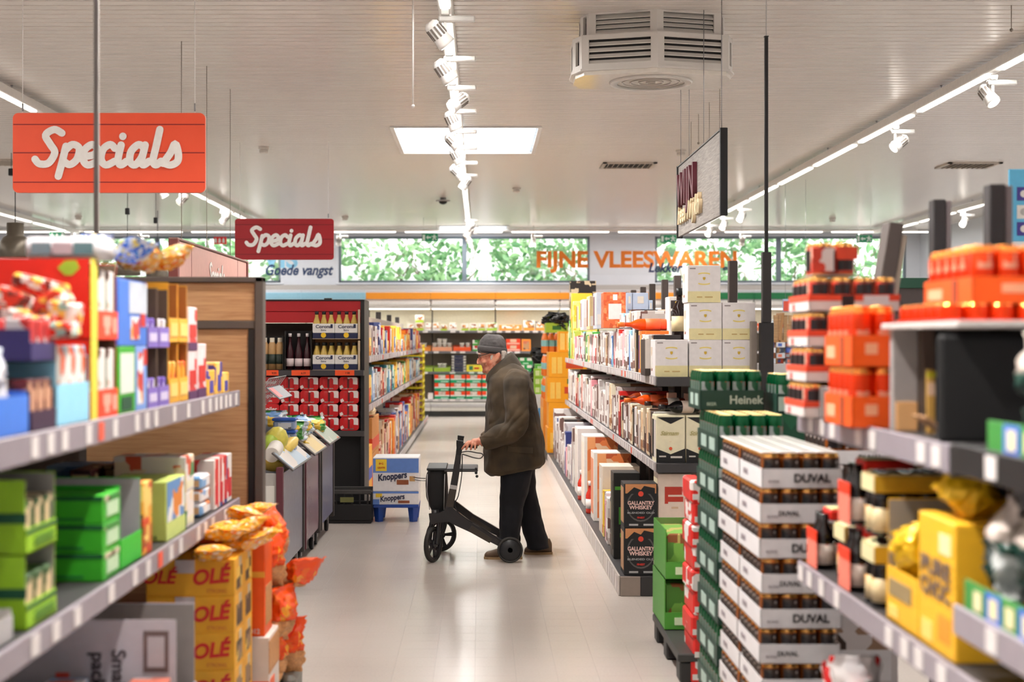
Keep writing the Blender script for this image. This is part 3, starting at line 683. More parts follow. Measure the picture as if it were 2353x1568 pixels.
# rear lettering on clear acrylic strips
ACR = mat((235, 240, 245), .05, alpha=.06, key='acr')
def acrylic_sign(label, lines, Y, x0, x1, z0, z1):
    root = thing('acrylic_sign', label, 'sign', ((x0+x1)/2, Y, z0)); cx = (x0+x1)/2
    MB().box(x0-cx, -.004, 0, x1-cx, .004, z1-z0).build('acrylic_panel', ACR, root)
    for (s, u0, u1, v0, v1, c, sh, off) in lines:
        a, _, t = W(u0, v0, Y); b, _, bt = W(u1, v1, Y)
        letters(root, s, t-bt, mat(c, .5, key='let'), ((a+b)/2-cx, -.012 if sh else -.006, (t+bt)/2-z0), 'S', off, sh, ext=.002, width=b-a)
    for s in (x0-cx+.1, x1-cx-.1): MB().tube([(s, 0, z1-z0), (s, 0, CEIL-z0)], .003, 5).build('hanger', STEEL, root)
Y = 29.4
acrylic_sign('large orange letters FIJNE VLEESWAREN hanging before the rear windows', [('FIJNE VLEESWAREN', 1233, 1693, 580, 617, (255, 136, 40), 0, .05), ('Lekker g', 1487, 1586, 606, 627, (24, 38, 84), .3, .045), ('er', 1658, 1680, 610, 622, (24, 38, 84), .3, .045)], Y, wx(1215, Y), wx(1715, Y), wz(632, Y), wz(572, Y))
acrylic_sign('blue VIS sign with dark script Goede vangst below the dark red sign', [('VIS', 604, 686, 577, 618, (130, 190, 220), 0, .045), ('Goede vangst', 607, 763, 610, 634, (24, 52, 96), .3, .04)], Y, wx(590, Y), wx(772, Y), wz(640, Y), wz(570, Y))
root = thing('hanging_promotion', 'light blue hanging panel with violet and white squares, right edge', 'sign', W(2390, 555, 6.3))
MB().cbox(-.14, -.006, 0, .14, .006, .32, .003).build('board', mat((98, 190, 232), .45), root)
for k, c in ((.13, WHITE), (.21, mat((70, 60, 150), .5)), (.055, mat((70, 60, 150), .5))):
    MB().box(-.105, -.008, k-.03, .1, -.006, k+.03).build('colour_block', c, root)
    MB().lathe([(.016, 0), (.016, .002)], 14, M=Matrix.Translation((-.075, -.008, k)) @ Matrix.Rotation(R(90), 4, 'X')).build('dot', WHITE if k != .13 else LGREY, root)
MB().tube([(0, 0, .32), (0, 0, CEIL-wz(555, 6.3))], .003, 5).build('hanger', STEEL, root)
# ================================================================ SHELVING BUILDERS
TAGW = mat((222, 216, 214), .5); TAGR = mat((236, 96, 70), .5); RAIL = mat((120, 112, 118), .35); SHELFM = mat((58, 55, 56), .5); GBASE = mat((150, 142, 136), .45)
_tg = {}
def tag_mesh(w, h, m):
    k = (w, h, m.name)
    if k not in _tg: _tg[k] = MB().box(-.0012, -w/2, -h/2, .0012, w/2, h/2).mesh('price_tag', m)
    return _tg[k]
def shelf_part(root, x_lip, x_back, y0, y1, z, side, tagstep=.16, tagw=.07, seed=0, mrail=None, lip=.06, tagmix=.08):
    """one shelf board with its price rail and tags; side = +1 when the lip faces +X"""
    rd = random.Random(seed); xa, xb = min(x_lip, x_back), max(x_lip, x_back)
    s = MB().cbox(xa, y0, z-.035, xb, y1, z, .003).build('shelf', SHELFM, root)
    xl = x_lip
    MB().cbox(min(xl, xl+side*.012), y0, z-lip, max(xl, xl+side*.012), y1, z+.006, .003).build('price_rail', mrail or RAIL, s)
    y = y0+tagstep*.6
    while y < y1-.04:
        if rd.random() < .85: inst('price_tag', tag_mesh(tagw, lip*.8, TAGR if rd.random() < tagmix else TAGW), s, (xl+side*.0138, y, z-lip/2+.003))
        y += tagstep*rd.uniform(.75, 1.3)
    return s
FRIDGE = mat((214, 212, 205), .4); FCREAM = mat((232, 226, 200), .5); FGREY = mat((112, 110, 114), .45); FIN = mat((150, 138, 122), .6)
# ---- rear refrigerated cases
FY, FB = 30.3, 31.05; BW = 1.376
SZ = [1.83, 1.39, .95, .37]
band = {'b': mat((150, 200, 222), .4), 'o': mat((250, 158, 40), .4), 'g': mat((20, 120, 70), .4)}
bandname = {'b': 'light blue', 'o': 'orange', 'g': 'green'}
fr_tag = MB().box(-.055, -.0012, -.02, .055, .0012, .02).mesh('price_tag', TAGW)
cnt = {'b': 0, 'o': 0, 'g': 0}
for k in range(-7, 8):
    x0 = -1.07+k*BW; x1 = x0+BW
    if x1 > ROOM_X1: continue
    c = 'b' if (x0+x1)/2 < -2.5 else 'o' if (x0+x1)/2 < 4.4 else 'g'; cnt[c] += 1
    root = thing('chilled_case', 'chilled display case under the %s band, %s bay from the left' % (bandname[c], (['first']+ORD[1:])[cnt[c]-1]), 'fridge', ((x0+x1)/2, FY, 0), 0, 'chilled wall cases')
    w = BW/2-.002; D = FB-FY
    MB().cbox(-w, .02, 0, w, D, .12, .005).build('kick_plate', mat((52, 54, 54), .5), root)
    MB().cbox(-w, -.05, .12, w, D, .31, .01).build('base', FRIDGE, root); MB().cbox(-w, -.07, .2, w, -.05, .27, .008).build('bumper', LGREY, root)
    MB().box(-w, D-.03, .31, w, D, 1.83).build('back_panel', FIN, root); MB().box(-w, D-.03, 1.83, w, D, 2.5).build('upper_back_panel', FCREAM, root)
    MB().box(-w, D-.04, .31, -w+.02, D-.03, 2.4).build('slotted_upright', mat((70, 66, 60), .5), root)
    MB().cbox(-w, -.02, 2.3, w, D, 2.36, .004).build('canopy', WHITE, root); MB().cbox(-w, -.08, 2.36, w, D, 2.48, .03).build('canopy_hood', WHITE, root)
    MB().cbox(-w, -.085, 2.5, w, -.055, 2.64, .004).build('header_band', band[c], root); MB().cbox(-w, -.055, 2.48, w, D, 2.7, .004).build('header_body', WALLM, root)
    MB().cbox(-w+.02, .06, 2.285, w-.02, .1, 2.3, .004).build('case_light', LED, root)
    if k in (-3, -2, -1, 0, 1, 2, 5, 6): area(root, (0, .08, 2.27), BW-.1, .05, 5)
    for i, z in enumerate(SZ):
        d0 = .12 if i < 3 else -.04
        s = MB().cbox(-w, d0, z-.03, w, D-.03, z, .003).build('shelf', mat((168, 166, 164), .4), root)
        MB().cbox(-w, d0-.012, z-.045, w, d0, z+.005, .003).build('price_rail', FGREY if i < 3 else LGREY, s)
        rd = random.Random(k*7+i)
        for q in range(7):
            if rd.random() < .75: inst('price_tag', fr_tag, s, (-w+.1+q*.19+rd.uniform(-.02, .02), d0-.0135, z-.02))
def fz(i): return SZ[i]
def fx(zx): return wx(820+zx/3.92, FY+.2)
def fitem(name, label, cat, a, b, row, h, m, panels=(), d=.28, z=0, c=.003, texts=()):
    return carton(name, label, cat, fx(a)+.006, fx(b)-.006, FY+.16 if row < 3 else FY+.0, (FY+.16 if row < 3 else FY)+d, fz(row)+z+.001, fz(row)+z+h, m, panels, texts, c=c)
WGp = pmat([(238, 234, 222), (226, 180, 130), (235, 228, 215), (196, 120, 60)], (14, 14, 14), 1); GRN = mat((166, 196, 60), .4); OTR = mat((250, 150, 60), .4); ORD2 = mat((245, 92, 40), .4)
LOC = 'on the top chiller shelf'
A = [(450, 520, .15, WGp, GRN), (525, 605, .17, WGp, GRN), (525.01, 605, .16, WGp, GRN), (612, 672, .17, WGp, OFFW), (680, 745, .17, WGp, OFFW), (755, 815, .13, WGp, GRN), (830, 900, .17, WGp, OFFW), (940, 1008, .15, WGp, GRN), (1015, 1085, .16, WGp, GRN), (1090, 1160, .16, OFFW, GRN),
     (1165, 1265, .17, pmat([(232, 236, 222), (90, 160, 50), (200, 214, 150)], (9, 9, 9), 2), GRN), (1280, 1490, .13, OTR, OTR), (1500, 1600, .22, pmat([(235, 232, 224), (70, 60, 54), (235, 232, 224)], (12, 12, 12), 4), OTR), (1610, 1700, .2, pmat([(220, 214, 206), (80, 64, 50), (235, 200, 150)], (12, 12, 12), 6), OTR)]
for i, (a, b, h, m, m2) in enumerate(A):
    up = a == 525.01
    fitem('chilled_pack', 'chilled pack in a coloured tray %s, %s' % (LOC, 'upper of the stacked pair' if up else (['first']+ORD[1:])[i if i < 2 else i-1]+' from the left'), 'food pack', a, b, 0, h, m, [('S', 0, 0, 1, .32, m2), ('S', .12, .4, .88, .9, pmat([(240, 236, 228), (214, 150, 90), (150, 90, 50)], (22, 22, 22), i))], z=.175 if up else 0)
tub = MB().lathe([(.042, 0), (.05, .07), (.053, .07), (.053, .085), (.048, .087)], 14).mesh('tub', mat((236, 232, 224), .35))
def tub_tray(label, a, b, row, m, nx, nz, lip=.09, face_text=None):
    x0, x1 = fx(a)+.006, fx(b)-.006; o = open_carton('tub_tray', label, 'food tray', x0, x1, FY+.15, FY+.45, fz(row)+.001, fz(row)+.13, m, m, 'S', .7, None, None)
    for i in range(nx):
        for k in range(nz if (i % 3) else max(1, nz-1)): inst('tub', tub, o, (-(x1-x0)/2+(i+.5)*(x1-x0)/nx, -.08, .006+k*.088))
tub_tray('orange tray of white tubs on the second chiller shelf, left one', 505, 670, 1, OTR, 4, 2); tub_tray('orange tray with white tubs three high on the second chiller shelf', 676, 860, 1, mat((246, 170, 130), .4), 4, 3)
tub_tray('red-orange tray of tubs on the second chiller shelf', 865, 1030, 1, ORD2, 3, 2)
for i in range(3):
    for k in range(2):
        if i < 2: fitem('chilled_box', 'white red and green chilled box beside the cap, %s %s' % ('upper' if k else 'lower', 'left' if i == 0 else 'right'), 'food box', 1040+i*52, 1090+i*52, 1, .12, pmat([(240, 234, 228), (214, 60, 50), (70, 160, 70)], (12, 12, 12), i+k*3), [('S', 0, 0, 1, .35, mat((80, 170, 70), .4))], z=k*.125)
for k in range(2): fitem('chilled_tray', 'bright red chilled tray right of the cap, %s of two' % ('upper' if k else 'lower'), 'food tray', 1342, 1476, 1, .13, mat((238, 70, 36), .4), [('S', .28, .45, .72, .95, mat((226, 190, 160), .5)), ('S', .05, .15, .95, .35, mat((240, 200, 180), .5))], z=k*.135)
fitem('chilled_box', 'orange box with a dark round print right of the cap', 'food box', 1480, 1570, 1, .26, OTR, [('S', .18, .15, .82, .85, pmat([(200, 150, 110), (60, 44, 44), (214, 120, 90)], (16, 16, 16), 3))])
tub_tray('green tray of tubs on the third chiller shelf, left one', 606, 688, 2, GRN, 2, 1); tub_tray('green tray of white tubs on the third chiller shelf', 692, 845, 2, GRN, 4, 2)
for k in range(6): fitem('butter_tub', 'navy and white tub in a stack, %s from the bottom' % (['first']+ORD[1:])[k], 'tub', 852, 985, 2, .058, OFFW, [('S', .18, .1, .82, .75, NAVY), ('S', 0, .8, 1, 1, NAVY)], z=k*.06, d=.2, c=.012)
fitem('chilled_box', 'yellow box with a round green emblem on the third chiller shelf', 'food box', 985, 1142, 2, .15, mat((238, 222, 70), .4), [('S', .16, .25, .38, .85, mat((50, 120, 80), .4)), ('S', .45, .4, .75, .62, RED)])
fitem('chilled_box', 'small white box behind the shopper on the third chiller shelf', 'food box', 1402, 1450, 2, .14, pmat([(230, 226, 220), (180, 110, 80)], (14, 14, 14), 5))
for k in range(2): fitem('chilled_tray', 'green chilled tray right of the shopper, %s of two' % ('upper' if k else 'lower'), 'food tray', 1452, 1588, 2, .15, mat((20, 140, 64), .4), [('S', .1, .55, .4, .95, OFFW), ('S', .6, .55, .92, .95, OFFW), ('S', .3, .1, .7, .25, mat((180, 220, 190), .5))], z=k*.155)
for i in range(6):
    for k in range(3):
        fitem('lasagne_tray', 'red white and green chilled tray, column %s, %s row' % (['one', 'two', 'three', 'four', 'five', 'six'][i], ['bottom', 'middle', 'top'][k]), 'food tray', 700+i*142, 838+i*142, 3, .17, mat((28, 158, 106), .4), [('S', 0, .38, 1, .52, WHITE), ('S', .0, .52, .26, 1, mat((238, 70, 30), .4)), ('S', .74, .52, 1, 1, mat((238, 70, 30), .4)), ('S', .28, .54, .72, .98, pmat([(205, 190, 180), (190, 160, 150), (220, 210, 200)], (20, 20, 20), i+k)), ('S', .42, .08, .92, .2, mat((190, 226, 210), .5))], z=k*.175)
fitem('chilled_box', 'small white box left of the red and green trays', 'food box', 640, 692, 3, .13, pmat([(232, 226, 222), (200, 120, 110)], (14, 14, 14), 2))
rd = random.Random(77)
for q, xa in enumerate([5.9+.19*i for i in range(13)]):
    for r in (0, 2):
        m = pmat([rd.choice([(236, 232, 226), (226, 90, 40), (200, 210, 220)]), (90, 110, 150), (214, 150, 120), (240, 236, 230)], (12, 12, 12), q+r)
        carton('chilled_pack', 'mixed chilled pack right of the black pole, %s shelf, %s from the left' % ('upper' if r == 0 else 'lower', (['first']+ORD[1:])[q]), 'food pack', xa, xa+.17, FY+.16, FY+.4, fz(r)+.001, fz(r)+rd.uniform(.12, .24), m, [('S', .1, .1, .9, .4, mat((rd.randint(150, 250), rd.randint(90, 230), rd.randint(60, 220)), .5))])
# ---- random shelf rows
KIN = {'r': ('red', [(206, 36, 30), (240, 210, 190), (150, 20, 24)]), 'o': ('orange', [(246, 140, 36), (252, 196, 90), (214, 70, 30)]), 'y': ('yellow', [(246, 200, 60), (250, 226, 140), (214, 120, 40)]),
       'b': ('light blue', [(150, 196, 222), (236, 240, 244), (80, 130, 190)]), 'n': ('navy', [(40, 58, 120), (220, 224, 236), (90, 110, 170)]), 'w': ('white', [(236, 232, 228), (200, 190, 186), (120, 90, 84)]),
       'g': ('green', [(70, 160, 60), (220, 236, 190), (30, 110, 50)]), 'l': ('lime', [(178, 208, 80), (240, 240, 200), (90, 150, 50)]), 't': ('teal', [(90, 176, 190), (230, 236, 230), (40, 120, 140)]), 'k': ('black', [(40, 34, 34), (200, 180, 150), (90, 60, 50)]),
       'p': ('pink', [(232, 150, 160), (248, 226, 224), (206, 60, 90)]), 'c': ('cream', [(240, 228, 200), (214, 180, 140), (150, 100, 60)]), 'm': ('brown', [(120, 78, 52), (220, 190, 150), (70, 44, 34)])}
_uniq = {}
def row(X, side, y0, y1, z, seq, hs, where, seed, kind='food box', name='food_box', depth=(.22, .36), wid=(.13, .26), gap=.012, layers=None, x_jit=.02):
    rd = random.Random(seed); y = y0; i = 0; out = []
    face = 'E' if side > 0 else 'W'
    while y < y1-.06:
        ch = seq[i % len(seq)]; cn, cols = KIN[ch]; w = rd.uniform(*wid); h = rd.uniform(*hs); d = rd.uniform(*depth); xj = rd.uniform(0, x_jit)
        if y+w > y1: w = y1-y
        m = pmat(cols, (rd.choice((7, 11, 16)), rd.choice((7, 11, 16)), rd.choice((5, 9, 14))), rd.randint(0, 6), .45, (.6, .2, .2))
        xf = X-side*xj; xa, xb = (xf-d, xf) if side > 0 else (xf, xf+d)
        key = (cn, where); n = _uniq.get(key, 0); _uniq[key] = n+1
        lab = '%s %s %s %s from the camera' % (ORD[min(n, 49)], cn, kind, where)
        zz = z+.001; L = 1 if not layers else layers(i, rd)
        for q in range(L):
            lb = lab if q == 0 else lab+', upper one'
            P_ = [(face, .1, .55, .9, .92, mat(cols[1], .5)), (face, .1, .08, .9, .25, mat(cols[2], .5))]
            if i % 3 == 0: P_ += [('S', .12, .3, .88, .8, mat(cols[1], .5))]
            if i % 3 == 1: P_ = [(face, .08, .1, .45, .9, mat(cols[2], .5)), (face, .55, .1, .92, .9, mat(cols[1], .5))]
            out.append(carton(name, lb, kind.split()[-1], xa, xb, y, y+w-gap, zz, zz+h, m, P_)); zz += h+.001
        y += w; i += 1
    return out
# ---- left far gondola (biscuits and bread)
GX = -1.07; GY0, GY1 = 13.6, 28.4
G = thing('biscuit_gondola', 'long shelf unit of biscuits and bread on the left, beyond the red end stand', 'shelf', (0, 0, 0))
MB().cbox(GX-.5, GY0, 0, GX-.04, GY1, .10, .004).build('plinth', DGREY, G); MB().cbox(GX-.52, GY0, .1, GX-.48, GY1, 1.95, .004).build('back_panel', mat((170, 160, 150), .6), G)
shelf_part(G, GX, GX-.48, GY0, GY1, .13, 1, .3, .08, 1, LGREY, .09); shelf_part(G, GX-.03, GX-.48, GY0, 26.3, .99, 1, .25, .08, 2, mat((170, 160, 165), .35)); shelf_part(G, GX-.03, GX-.48, GY0, 26.3, 1.47, 1, .25, .08, 3, mat((170, 160, 165), .35))
for k, y in enumerate((14.9, 17.3, 19.8, 22.2, 24.8, 27.2)): MB().cbox(GX-.57, y-.03, .1, GX-.49, y+.03, 2.07, .004).build('upright', DGREY, G)
row(GX-.05, 1, GY0+.02, 26.2, 1.47, 'yorywrwrnwbrynoyrwryobwycrynwoyb', (.15, .36), 'on the top biscuit shelf', 11, wid=(.16, .34))
row(GX-.05, 1, GY0+.02, 26.2, .99, 'yyoybbwbwrcrwctbgrtgoyncrwbyog', (.24, .36), 'on the middle biscuit shelf', 12, wid=(.16, .34))
row(GX-.03, 1, 15.3, 25.6, .13, 'orocrmrocornwonbrnnonynby', (.32, .62), 'on the bottom biscuit shelf', 13, wid=(.2, .4), kind='biscuit box', name='biscuit_box')
# large bread cartons at the near end of the bottom shelf
BRN = mat((206, 138, 70), .6); BREDC = mat((222, 66, 30), .5)
bread = bag_mesh(.17, .12, .2, [pmat([(226, 180, 120), (214, 60, 40), (240, 214, 170)], (14, 14, 14), 8)], 4)
for k in range(2):
    z0 = .131+k*.36; o = carton('bread_carton', 'brown open bread carton with a red swoosh, %s of the pair' % ('upper' if k else 'lower'), 'carton', GX-.42, GX-.02, 14.25, 15.2, z0, z0+.355, BRN, [('S', .0, .1, 1, .42, BREDC), ('S', .2, .42, .8, .52, BREDC), ('E', 0, .1, 1, .4, BREDC)], [('S', .65, .22, .1, 'SOFT', mat((240, 190, 150), .5), {'shear': .2})])
for i in range(6):
    o = inst('bread_bag', bread, None, (GX-.34+(i % 3)*.13, 14.38+(i//3)*.3, .849), (0, 0, .3*i), (1, 1, .5)); tag(o, 'bagged rolls in the open bread carton, %s %s' % (['left', 'middle', 'right'][i % 3], 'front' if i < 3 else 'rear'), 'bread bag', 'bagged bread rolls')
carton('waffle_carton', 'yellow carton with a blue swoosh at the foot of the red stand', 'carton', GX-.36, GX-.012, 13.64, 14.15, .131, .6, mat((246, 176, 40), .5), [('S', 0, .3, 1, .55, mat((30, 70, 180), .5)), ('S', .25, .55, .85, .64, mat((30, 70, 180), .5)), ('E', 0, .3, 1, .55, mat((30, 70, 180), .5))], [('S', .6, .44, .07, 'WAFELS', WHITE, {'shear': .2})])
# yellow jar trays stacked at the far end
YT = mat((236, 214, 50), .45); jar = MB().lathe([(.034, 0), (.036, .07), (.03, .08), (.031, .1)], 10, mf=[0, 0, 1]).mesh('jar', [mat((176, 130, 70), .3), mat((120, 60, 90), .3)])
for c_ in range(2):
    for k in range(12):
        yy = 26.4+c_*.55; z0 = .131+k*.118 if c_ else .131+k*.118
        o = open_carton('jar_tray', 'yellow tray of jars in the %s stack, %s from the bottom' % (['nearer', 'farther'][c_], (['first']+ORD[1:])[k]), 'tray', GX-.44, GX-.012, yy, yy+.5, z0, z0+.1155, YT, YT, 'S', .35, 'yellow jar trays', None, sides=.4)
        for q in range(5): inst('jar', jar, o, (-.16+q*.08, -.19, .006))
        for q in range(4): inst('jar', jar, o, (.16, -.1+q*.09, .006))
# ---- red end stand with bottles and beer
EY = 13.05; ex0, ex1 = wx(560, EY), wx(838, EY)
E = thing('promotion_stand', 'black end stand with a red header, bottles above and beer packs below', 'shelf', (0, 0, 0))
REDP = mat((176, 22, 30), .45, var=.04, scale=6)
MB().cbox(ex1-.035, EY-.03, 0, ex1, EY+.5, wz(690, EY), .003).build('frame_post', BLACK, E); MB().cbox(ex0, EY-.03, 0, ex0+.035, EY+.5, wz(690, EY), .003).build('frame_post', BLACK, E)
MB().cbox(ex0+.035, EY-.02, wz(716, EY), ex1-.035, EY+.02, wz(692, EY), .002).build('header_plank', REDP, E); MB().cbox(ex0+.035, EY-.02, wz(742, EY), ex1-.035, EY+.02, wz(717, EY), .002).build('header_plank', REDP, E)
MB().cbox(ex0, EY-.03, wz(692, EY), ex1, EY+.5, wz(689, EY), .002).build('top_rail', BLACK, E)
MB().box(ex0+.035, EY+.48, .1, ex1-.035, EY+.5, wz(742, EY)).build('back_panel', mat((110, 98, 88), .6), E)
MB().box(ex0+.035, EY+.021, wz(742, EY), ex1-.035, EY+.03, wz(692, EY)).build('header_backing', mat((90, 12, 18), .6), E)
SH1 = wz(851, EY); SH2 = wz(991, EY-.05)
MB().cbox(ex0+.035, EY-.1, SH1-.05, ex1-.002, EY+.48, SH1, .004).build('shelf', mat((60, 58, 62), .45), E); MB().cbox(ex0+.035, EY-.05, SH2-.05, ex1-.002, EY+.48, SH2, .004).build('shelf', mat((70, 66, 66), .45), E)
MB().box(ex0+.035, EY+.1, .05, ex1-.035, EY+.12, SH2-.05).build('dark_panel', mat((20, 18, 20), .6), E)
MB().cbox(ex0, EY-.0, 0, ex1+.06, EY+.5, .05, .004).build('plinth', BLACK, E); MB().cbox(ex0, EY-.03, .045, ex1-.06, EY, .13, .004).build('kick_rail', mat((130, 122, 114), .5), E); MB().cbox(ex1-.06, EY-.03, .0, ex1+.06, EY, .13, .004).build('kick_corner', mat((170, 152, 130), .5), E)
OT = mat((248, 88, 36), .5)
for a, b, s in ((612, 640, '9.99'), (670, 712, '6.29'), (770, 814, '7.99')):
    x0, x1 = wx(a, EY-.1), wx(b, EY-.1)
    p = MB().box(x0, EY-.104, SH1-.047, x1, EY-.1, SH1+.002).build('price_card', OT, E)
    letters(p, s, .018, mat((110, 20, 16), .5), ((x0*.35+x1*.65), EY-.1055, SH1-.026), 'S')
# corona-style six packs
cb = MB().lathe([(.03, 0), (.031, .1), (.028, .13), (.014, .18), (.0135, .225)], 12, mf=[0, 0, 0, 0]).mesh('bottle', mat((206, 176, 90), .15, key='beer')); cap = MB().lathe([(.016, 0), (.016, .026), (.013, .03)], 12).mesh('cap', BLACK)
def sixpack(label, x0, x1, z0, y0):
    w = x1-x0; dz = .15; root = thing('beer_pack', label, 'beer pack', ((x0+x1)/2, y0+.1, z0), 0, 'six packs of clear beer')
    MB().cbox(-w/2, -.1, 0, w/2, .1, .055, .003).build('carrier_base', NAVY, root); c2 = MB().cbox(-w/2, -.1, .055, w/2, .1, .14, .003).build('carrier', mat((232, 230, 226), .45), root)
    for i in range(3):
        for j in range(2):
            b = inst('bottle', cb, root, (-w/2+(i+.5)*w/3, -.06+j*.12, .03), scale=(1.1, 1.1, .97)); inst('cap', cap, b, (0, 0, .2))
    letters(c2, 'Corona', .03, NAVY, (0, -.1015, .112), 'S', .03, width=w*.72); letters(c2, 'Extra', .016, NAVY, (0, -.1015, .08), 'S', .02)
    MB().lathe([(.024, 0), (.024, .003)], 16, M=Matrix.Translation((0, -.1005, .035)) @ Matrix.Rotation(R(90), 4, 'X')).build('round_badge', mat((240, 196, 40), .4), root)
    MB().box(w*.32, -.1015, .1, w*.42, -.1, .135).build('crown_mark', NAVY, root)
    MB().box(-w/2, .101, 0, w/2, .105, .3).build('tray_back', CARD, root)
xa, xm, xb = wx(720, EY), wx(770.5, EY), wx(823, EY)
for k in range(2):
    for i, (p, q) in enumerate(((xa, xm-.002), (xm+.002, xb))): sixpack('white and navy pack of clear beer bottles, %s %s' % ('upper' if k else 'lower', 'right' if i else 'left'), p, q, SH1+.001+k*.285, EY-.06)
for k in range(2):
    o = MB().cbox(xa, EY-.07, 0, xb+.02, EY+.18, .004, .001).cbox(xb+.004, EY-.07, .004, xb+.02, EY+.18, .27, .001).build('display_tray', mat((196, 176, 150), .7), None, (0, 0, SH1+.001+k*.285-.0005)); tag(o, 'brown cardboard tray round the clear beer packs, %s one' % ('upper' if k else 'lower'), 'tray')
# rose wine carton and sauce bottles
wb = MB().lathe([(.034, 0), (.036, .14), (.03, .18), (.0145, .24), (.014, .3), (.015, .3), (.015, .33)], 14, mf=[0, 0, 0, 0, 1, 1]).mesh('bottle', [mat((58, 20, 28), .12), mat((222, 214, 214), .35)])
lab = MB().lathe([(.0365, .03), (.0368, .1)], 14).mesh('label', mat((232, 214, 214), .5))
o = open_carton('wine_carton', 'black open carton with three rose wine bottles', 'carton', wx(656, EY), wx(717, EY), EY-.06, EY+.12, SH1+.001, SH1+.36, mat((60, 54, 50), .6), mat((24, 16, 18), .6), 'S', .02)
for i in range(3): b = inst('bottle', wb, o, (-.08+i*.08, -.03, .006)); inst('label', lab, b)
sb = MB().lathe([(.036, 0), (.038, .2), (.034, .23), (.022, .25), (.022, .29)], 14, mf=[0, 0, 0, 1]).mesh('bottle', [mat((190, 150, 100), .3), mat((210, 200, 180), .4)])
o = open_carton('sauce_carton', 'black open carton with tall tan bottles beside the wine', 'carton', wx(598, EY), wx(653, EY), EY-.06, EY+.12, SH1+.001, SH1+.31, mat((60, 54, 50), .6), mat((24, 16, 18), .6), 'S', .02)
lab2 = MB().lathe([(.0385, .05), (.0386, .14)], 14).mesh('label', mat((40, 52, 44), .5))
for i in range(3): b = inst('bottle', sb, o, (-.07+i*.07, -.03, .006)); inst('label', lab2, b)
# red lager packs, 5 x 4 in view
JR = mat((206, 22, 28), .35); JW = mat((236, 226, 222), .4)
jcan = MB().lathe([(.024, 0), (.033, .012), (.033, .1), (.027, .118), (.024, .12)], 14, mf=[1, 0, 0, 1]).mesh('can', [JR, mat((200, 190, 185), .25, .7)])
pitch = (wx(826, EY)-wx(706, EY))/3.0*1.0; pw = .178; ph = (SH1-.05-SH2-.012)/4
xr = wx(826, EY)
def jup(label, x0, z0, w, side=False):
    root = thing('lager_pack', label, 'beer pack', (x0+w/2, EY+.12, z0), 0, 'red lager packs')
    M_ = Matrix.Translation((0, -.14, ph/2)) @ Matrix.Rotation(R(90), 4, 'X')
    MB().prism(rounded(w-.004, ph-.003, .028, 4), -.28, 0, M=M_).build('wrap', JR, root)
    if side:
        letters(root, 'Jupiler', .036, WHITE, (0, -.142, ph*.6), 'S', .03, width=w*.8); letters(root, 'BIER', .014, WHITE, (0, -.142, ph*.2), 'S')
    else:
        MB().prism([(0, ph*.14), (w*.16, -.005), (w*.46, -.01), (w*.46, ph*.4), (w*.40, ph*.46), (-.01, ph*.46)], 0, .002, M=M_).build('white_sweep', JW, root)
        MB().prism([(-w*.42, -ph*.42), (-w*.26, -ph*.30), (-w*.34, -ph*.1), (-w*.46, -ph*.2)], 0, .002, M=M_).build('white_sweep', JW, root)
        MB().lathe([(w*.24, 0), (w*.24, .0035)], 20, M=M_ @ Matrix.Translation((-.004, 0, 0))).build('cut_out', mat((96, 20, 24), .5), root)
        for s in (-1, 1): inst('can', jcan, root, (s*.026-.004, -.132, ph*.08), (0, 0, 0), (.8, .45, .82*ph/.12))
    for k in range(2): MB().box(w/2-.003, -.1+k*.12, ph*.15, w/2, 0+k*.12, ph*.85).build('side_panel', JW if k else mat((180, 16, 22), .4), root)
for k in range(4):
    for i in range(5):
        jup('red lager can pack, %s column, %s row' % (['left script', 'second', 'third', 'fourth', 'rightmost'][i], ['bottom', 'second', 'third', 'top'][k]), xr-(5-i)*(pw+.003)-.006*(k % 2), SH2+.001+k*ph, pw, i == 0)
# black bottle crate on the floor and the snack box on its blue stand
x0, x1 = wx(752, 12.8), wx(856, 12.8)
root = thing('bottle_crate', 'black plastic crate on the floor beneath the red stand', 'crate', ((x0+x1)/2, 12.78, .0)); w = (x1-x0)/2
MB().cbox(-w, -.15, 0, w, .15, .03, .004).build('base', BLACK, root)
for s in (-1, 1):
    MB().cbox(-w, s*.15-.01, .03, w, s*.15+.01, .17, .004).build('side_wall', BLACK, root); MB().cbox(s*w-.01, -.14, .03, s*w+.01, .14, .28, .004).build('end_wall', BLACK, root)
MB().cbox(-w, -.16, .26, w, -.14, .3, .006).build('rim', mat((70, 70, 70), .25), root); MB().cbox(-w, .14, .26, w, .16, .3, .006).build('rim', mat((70, 70, 70), .25), root)
for k in range(6): MB().cbox(-w+.03+k*(2*w-.06)/5-.008, -.158, .03, -w+.03+k*(2*w-.06)/5+.008, -.15, .26, .003).build('rib', BLACK, root)
MB().cbox(-.07, -.163, .19, .05, -.158, .235, .003).build('crate_label', mat((120, 120, 70), .5), root)
KY = 12.72; x0, x1 = wx(857, KY), wx(962, KY)
zt, zm, zb_ = wz(1052, KY), wz(1130, KY), wz(1160, KY)
root = thing('snack_stand', 'dark blue plastic display pallet on four stubby legs', 'pallet', ((x0+x1)/2, KY+.2, 0)); w = (x1-x0)/2; BLU = mat((34, 74, 160), .45)
MB().cbox(-w, -.2, zb_-.03, w, .2, zb_, .005).build('deck', BLU, root)
for sx in (-1, 1):
    for sy in (-1, 1): MB().lathe([(.035, 0), (.05, zb_-.03)], 4, (sx*(w-.05), sy*.15, 0), sm=False).build('leg', BLU, root)
kw = mat((238, 238, 240), .45); kb = mat((100, 140, 214), .45)
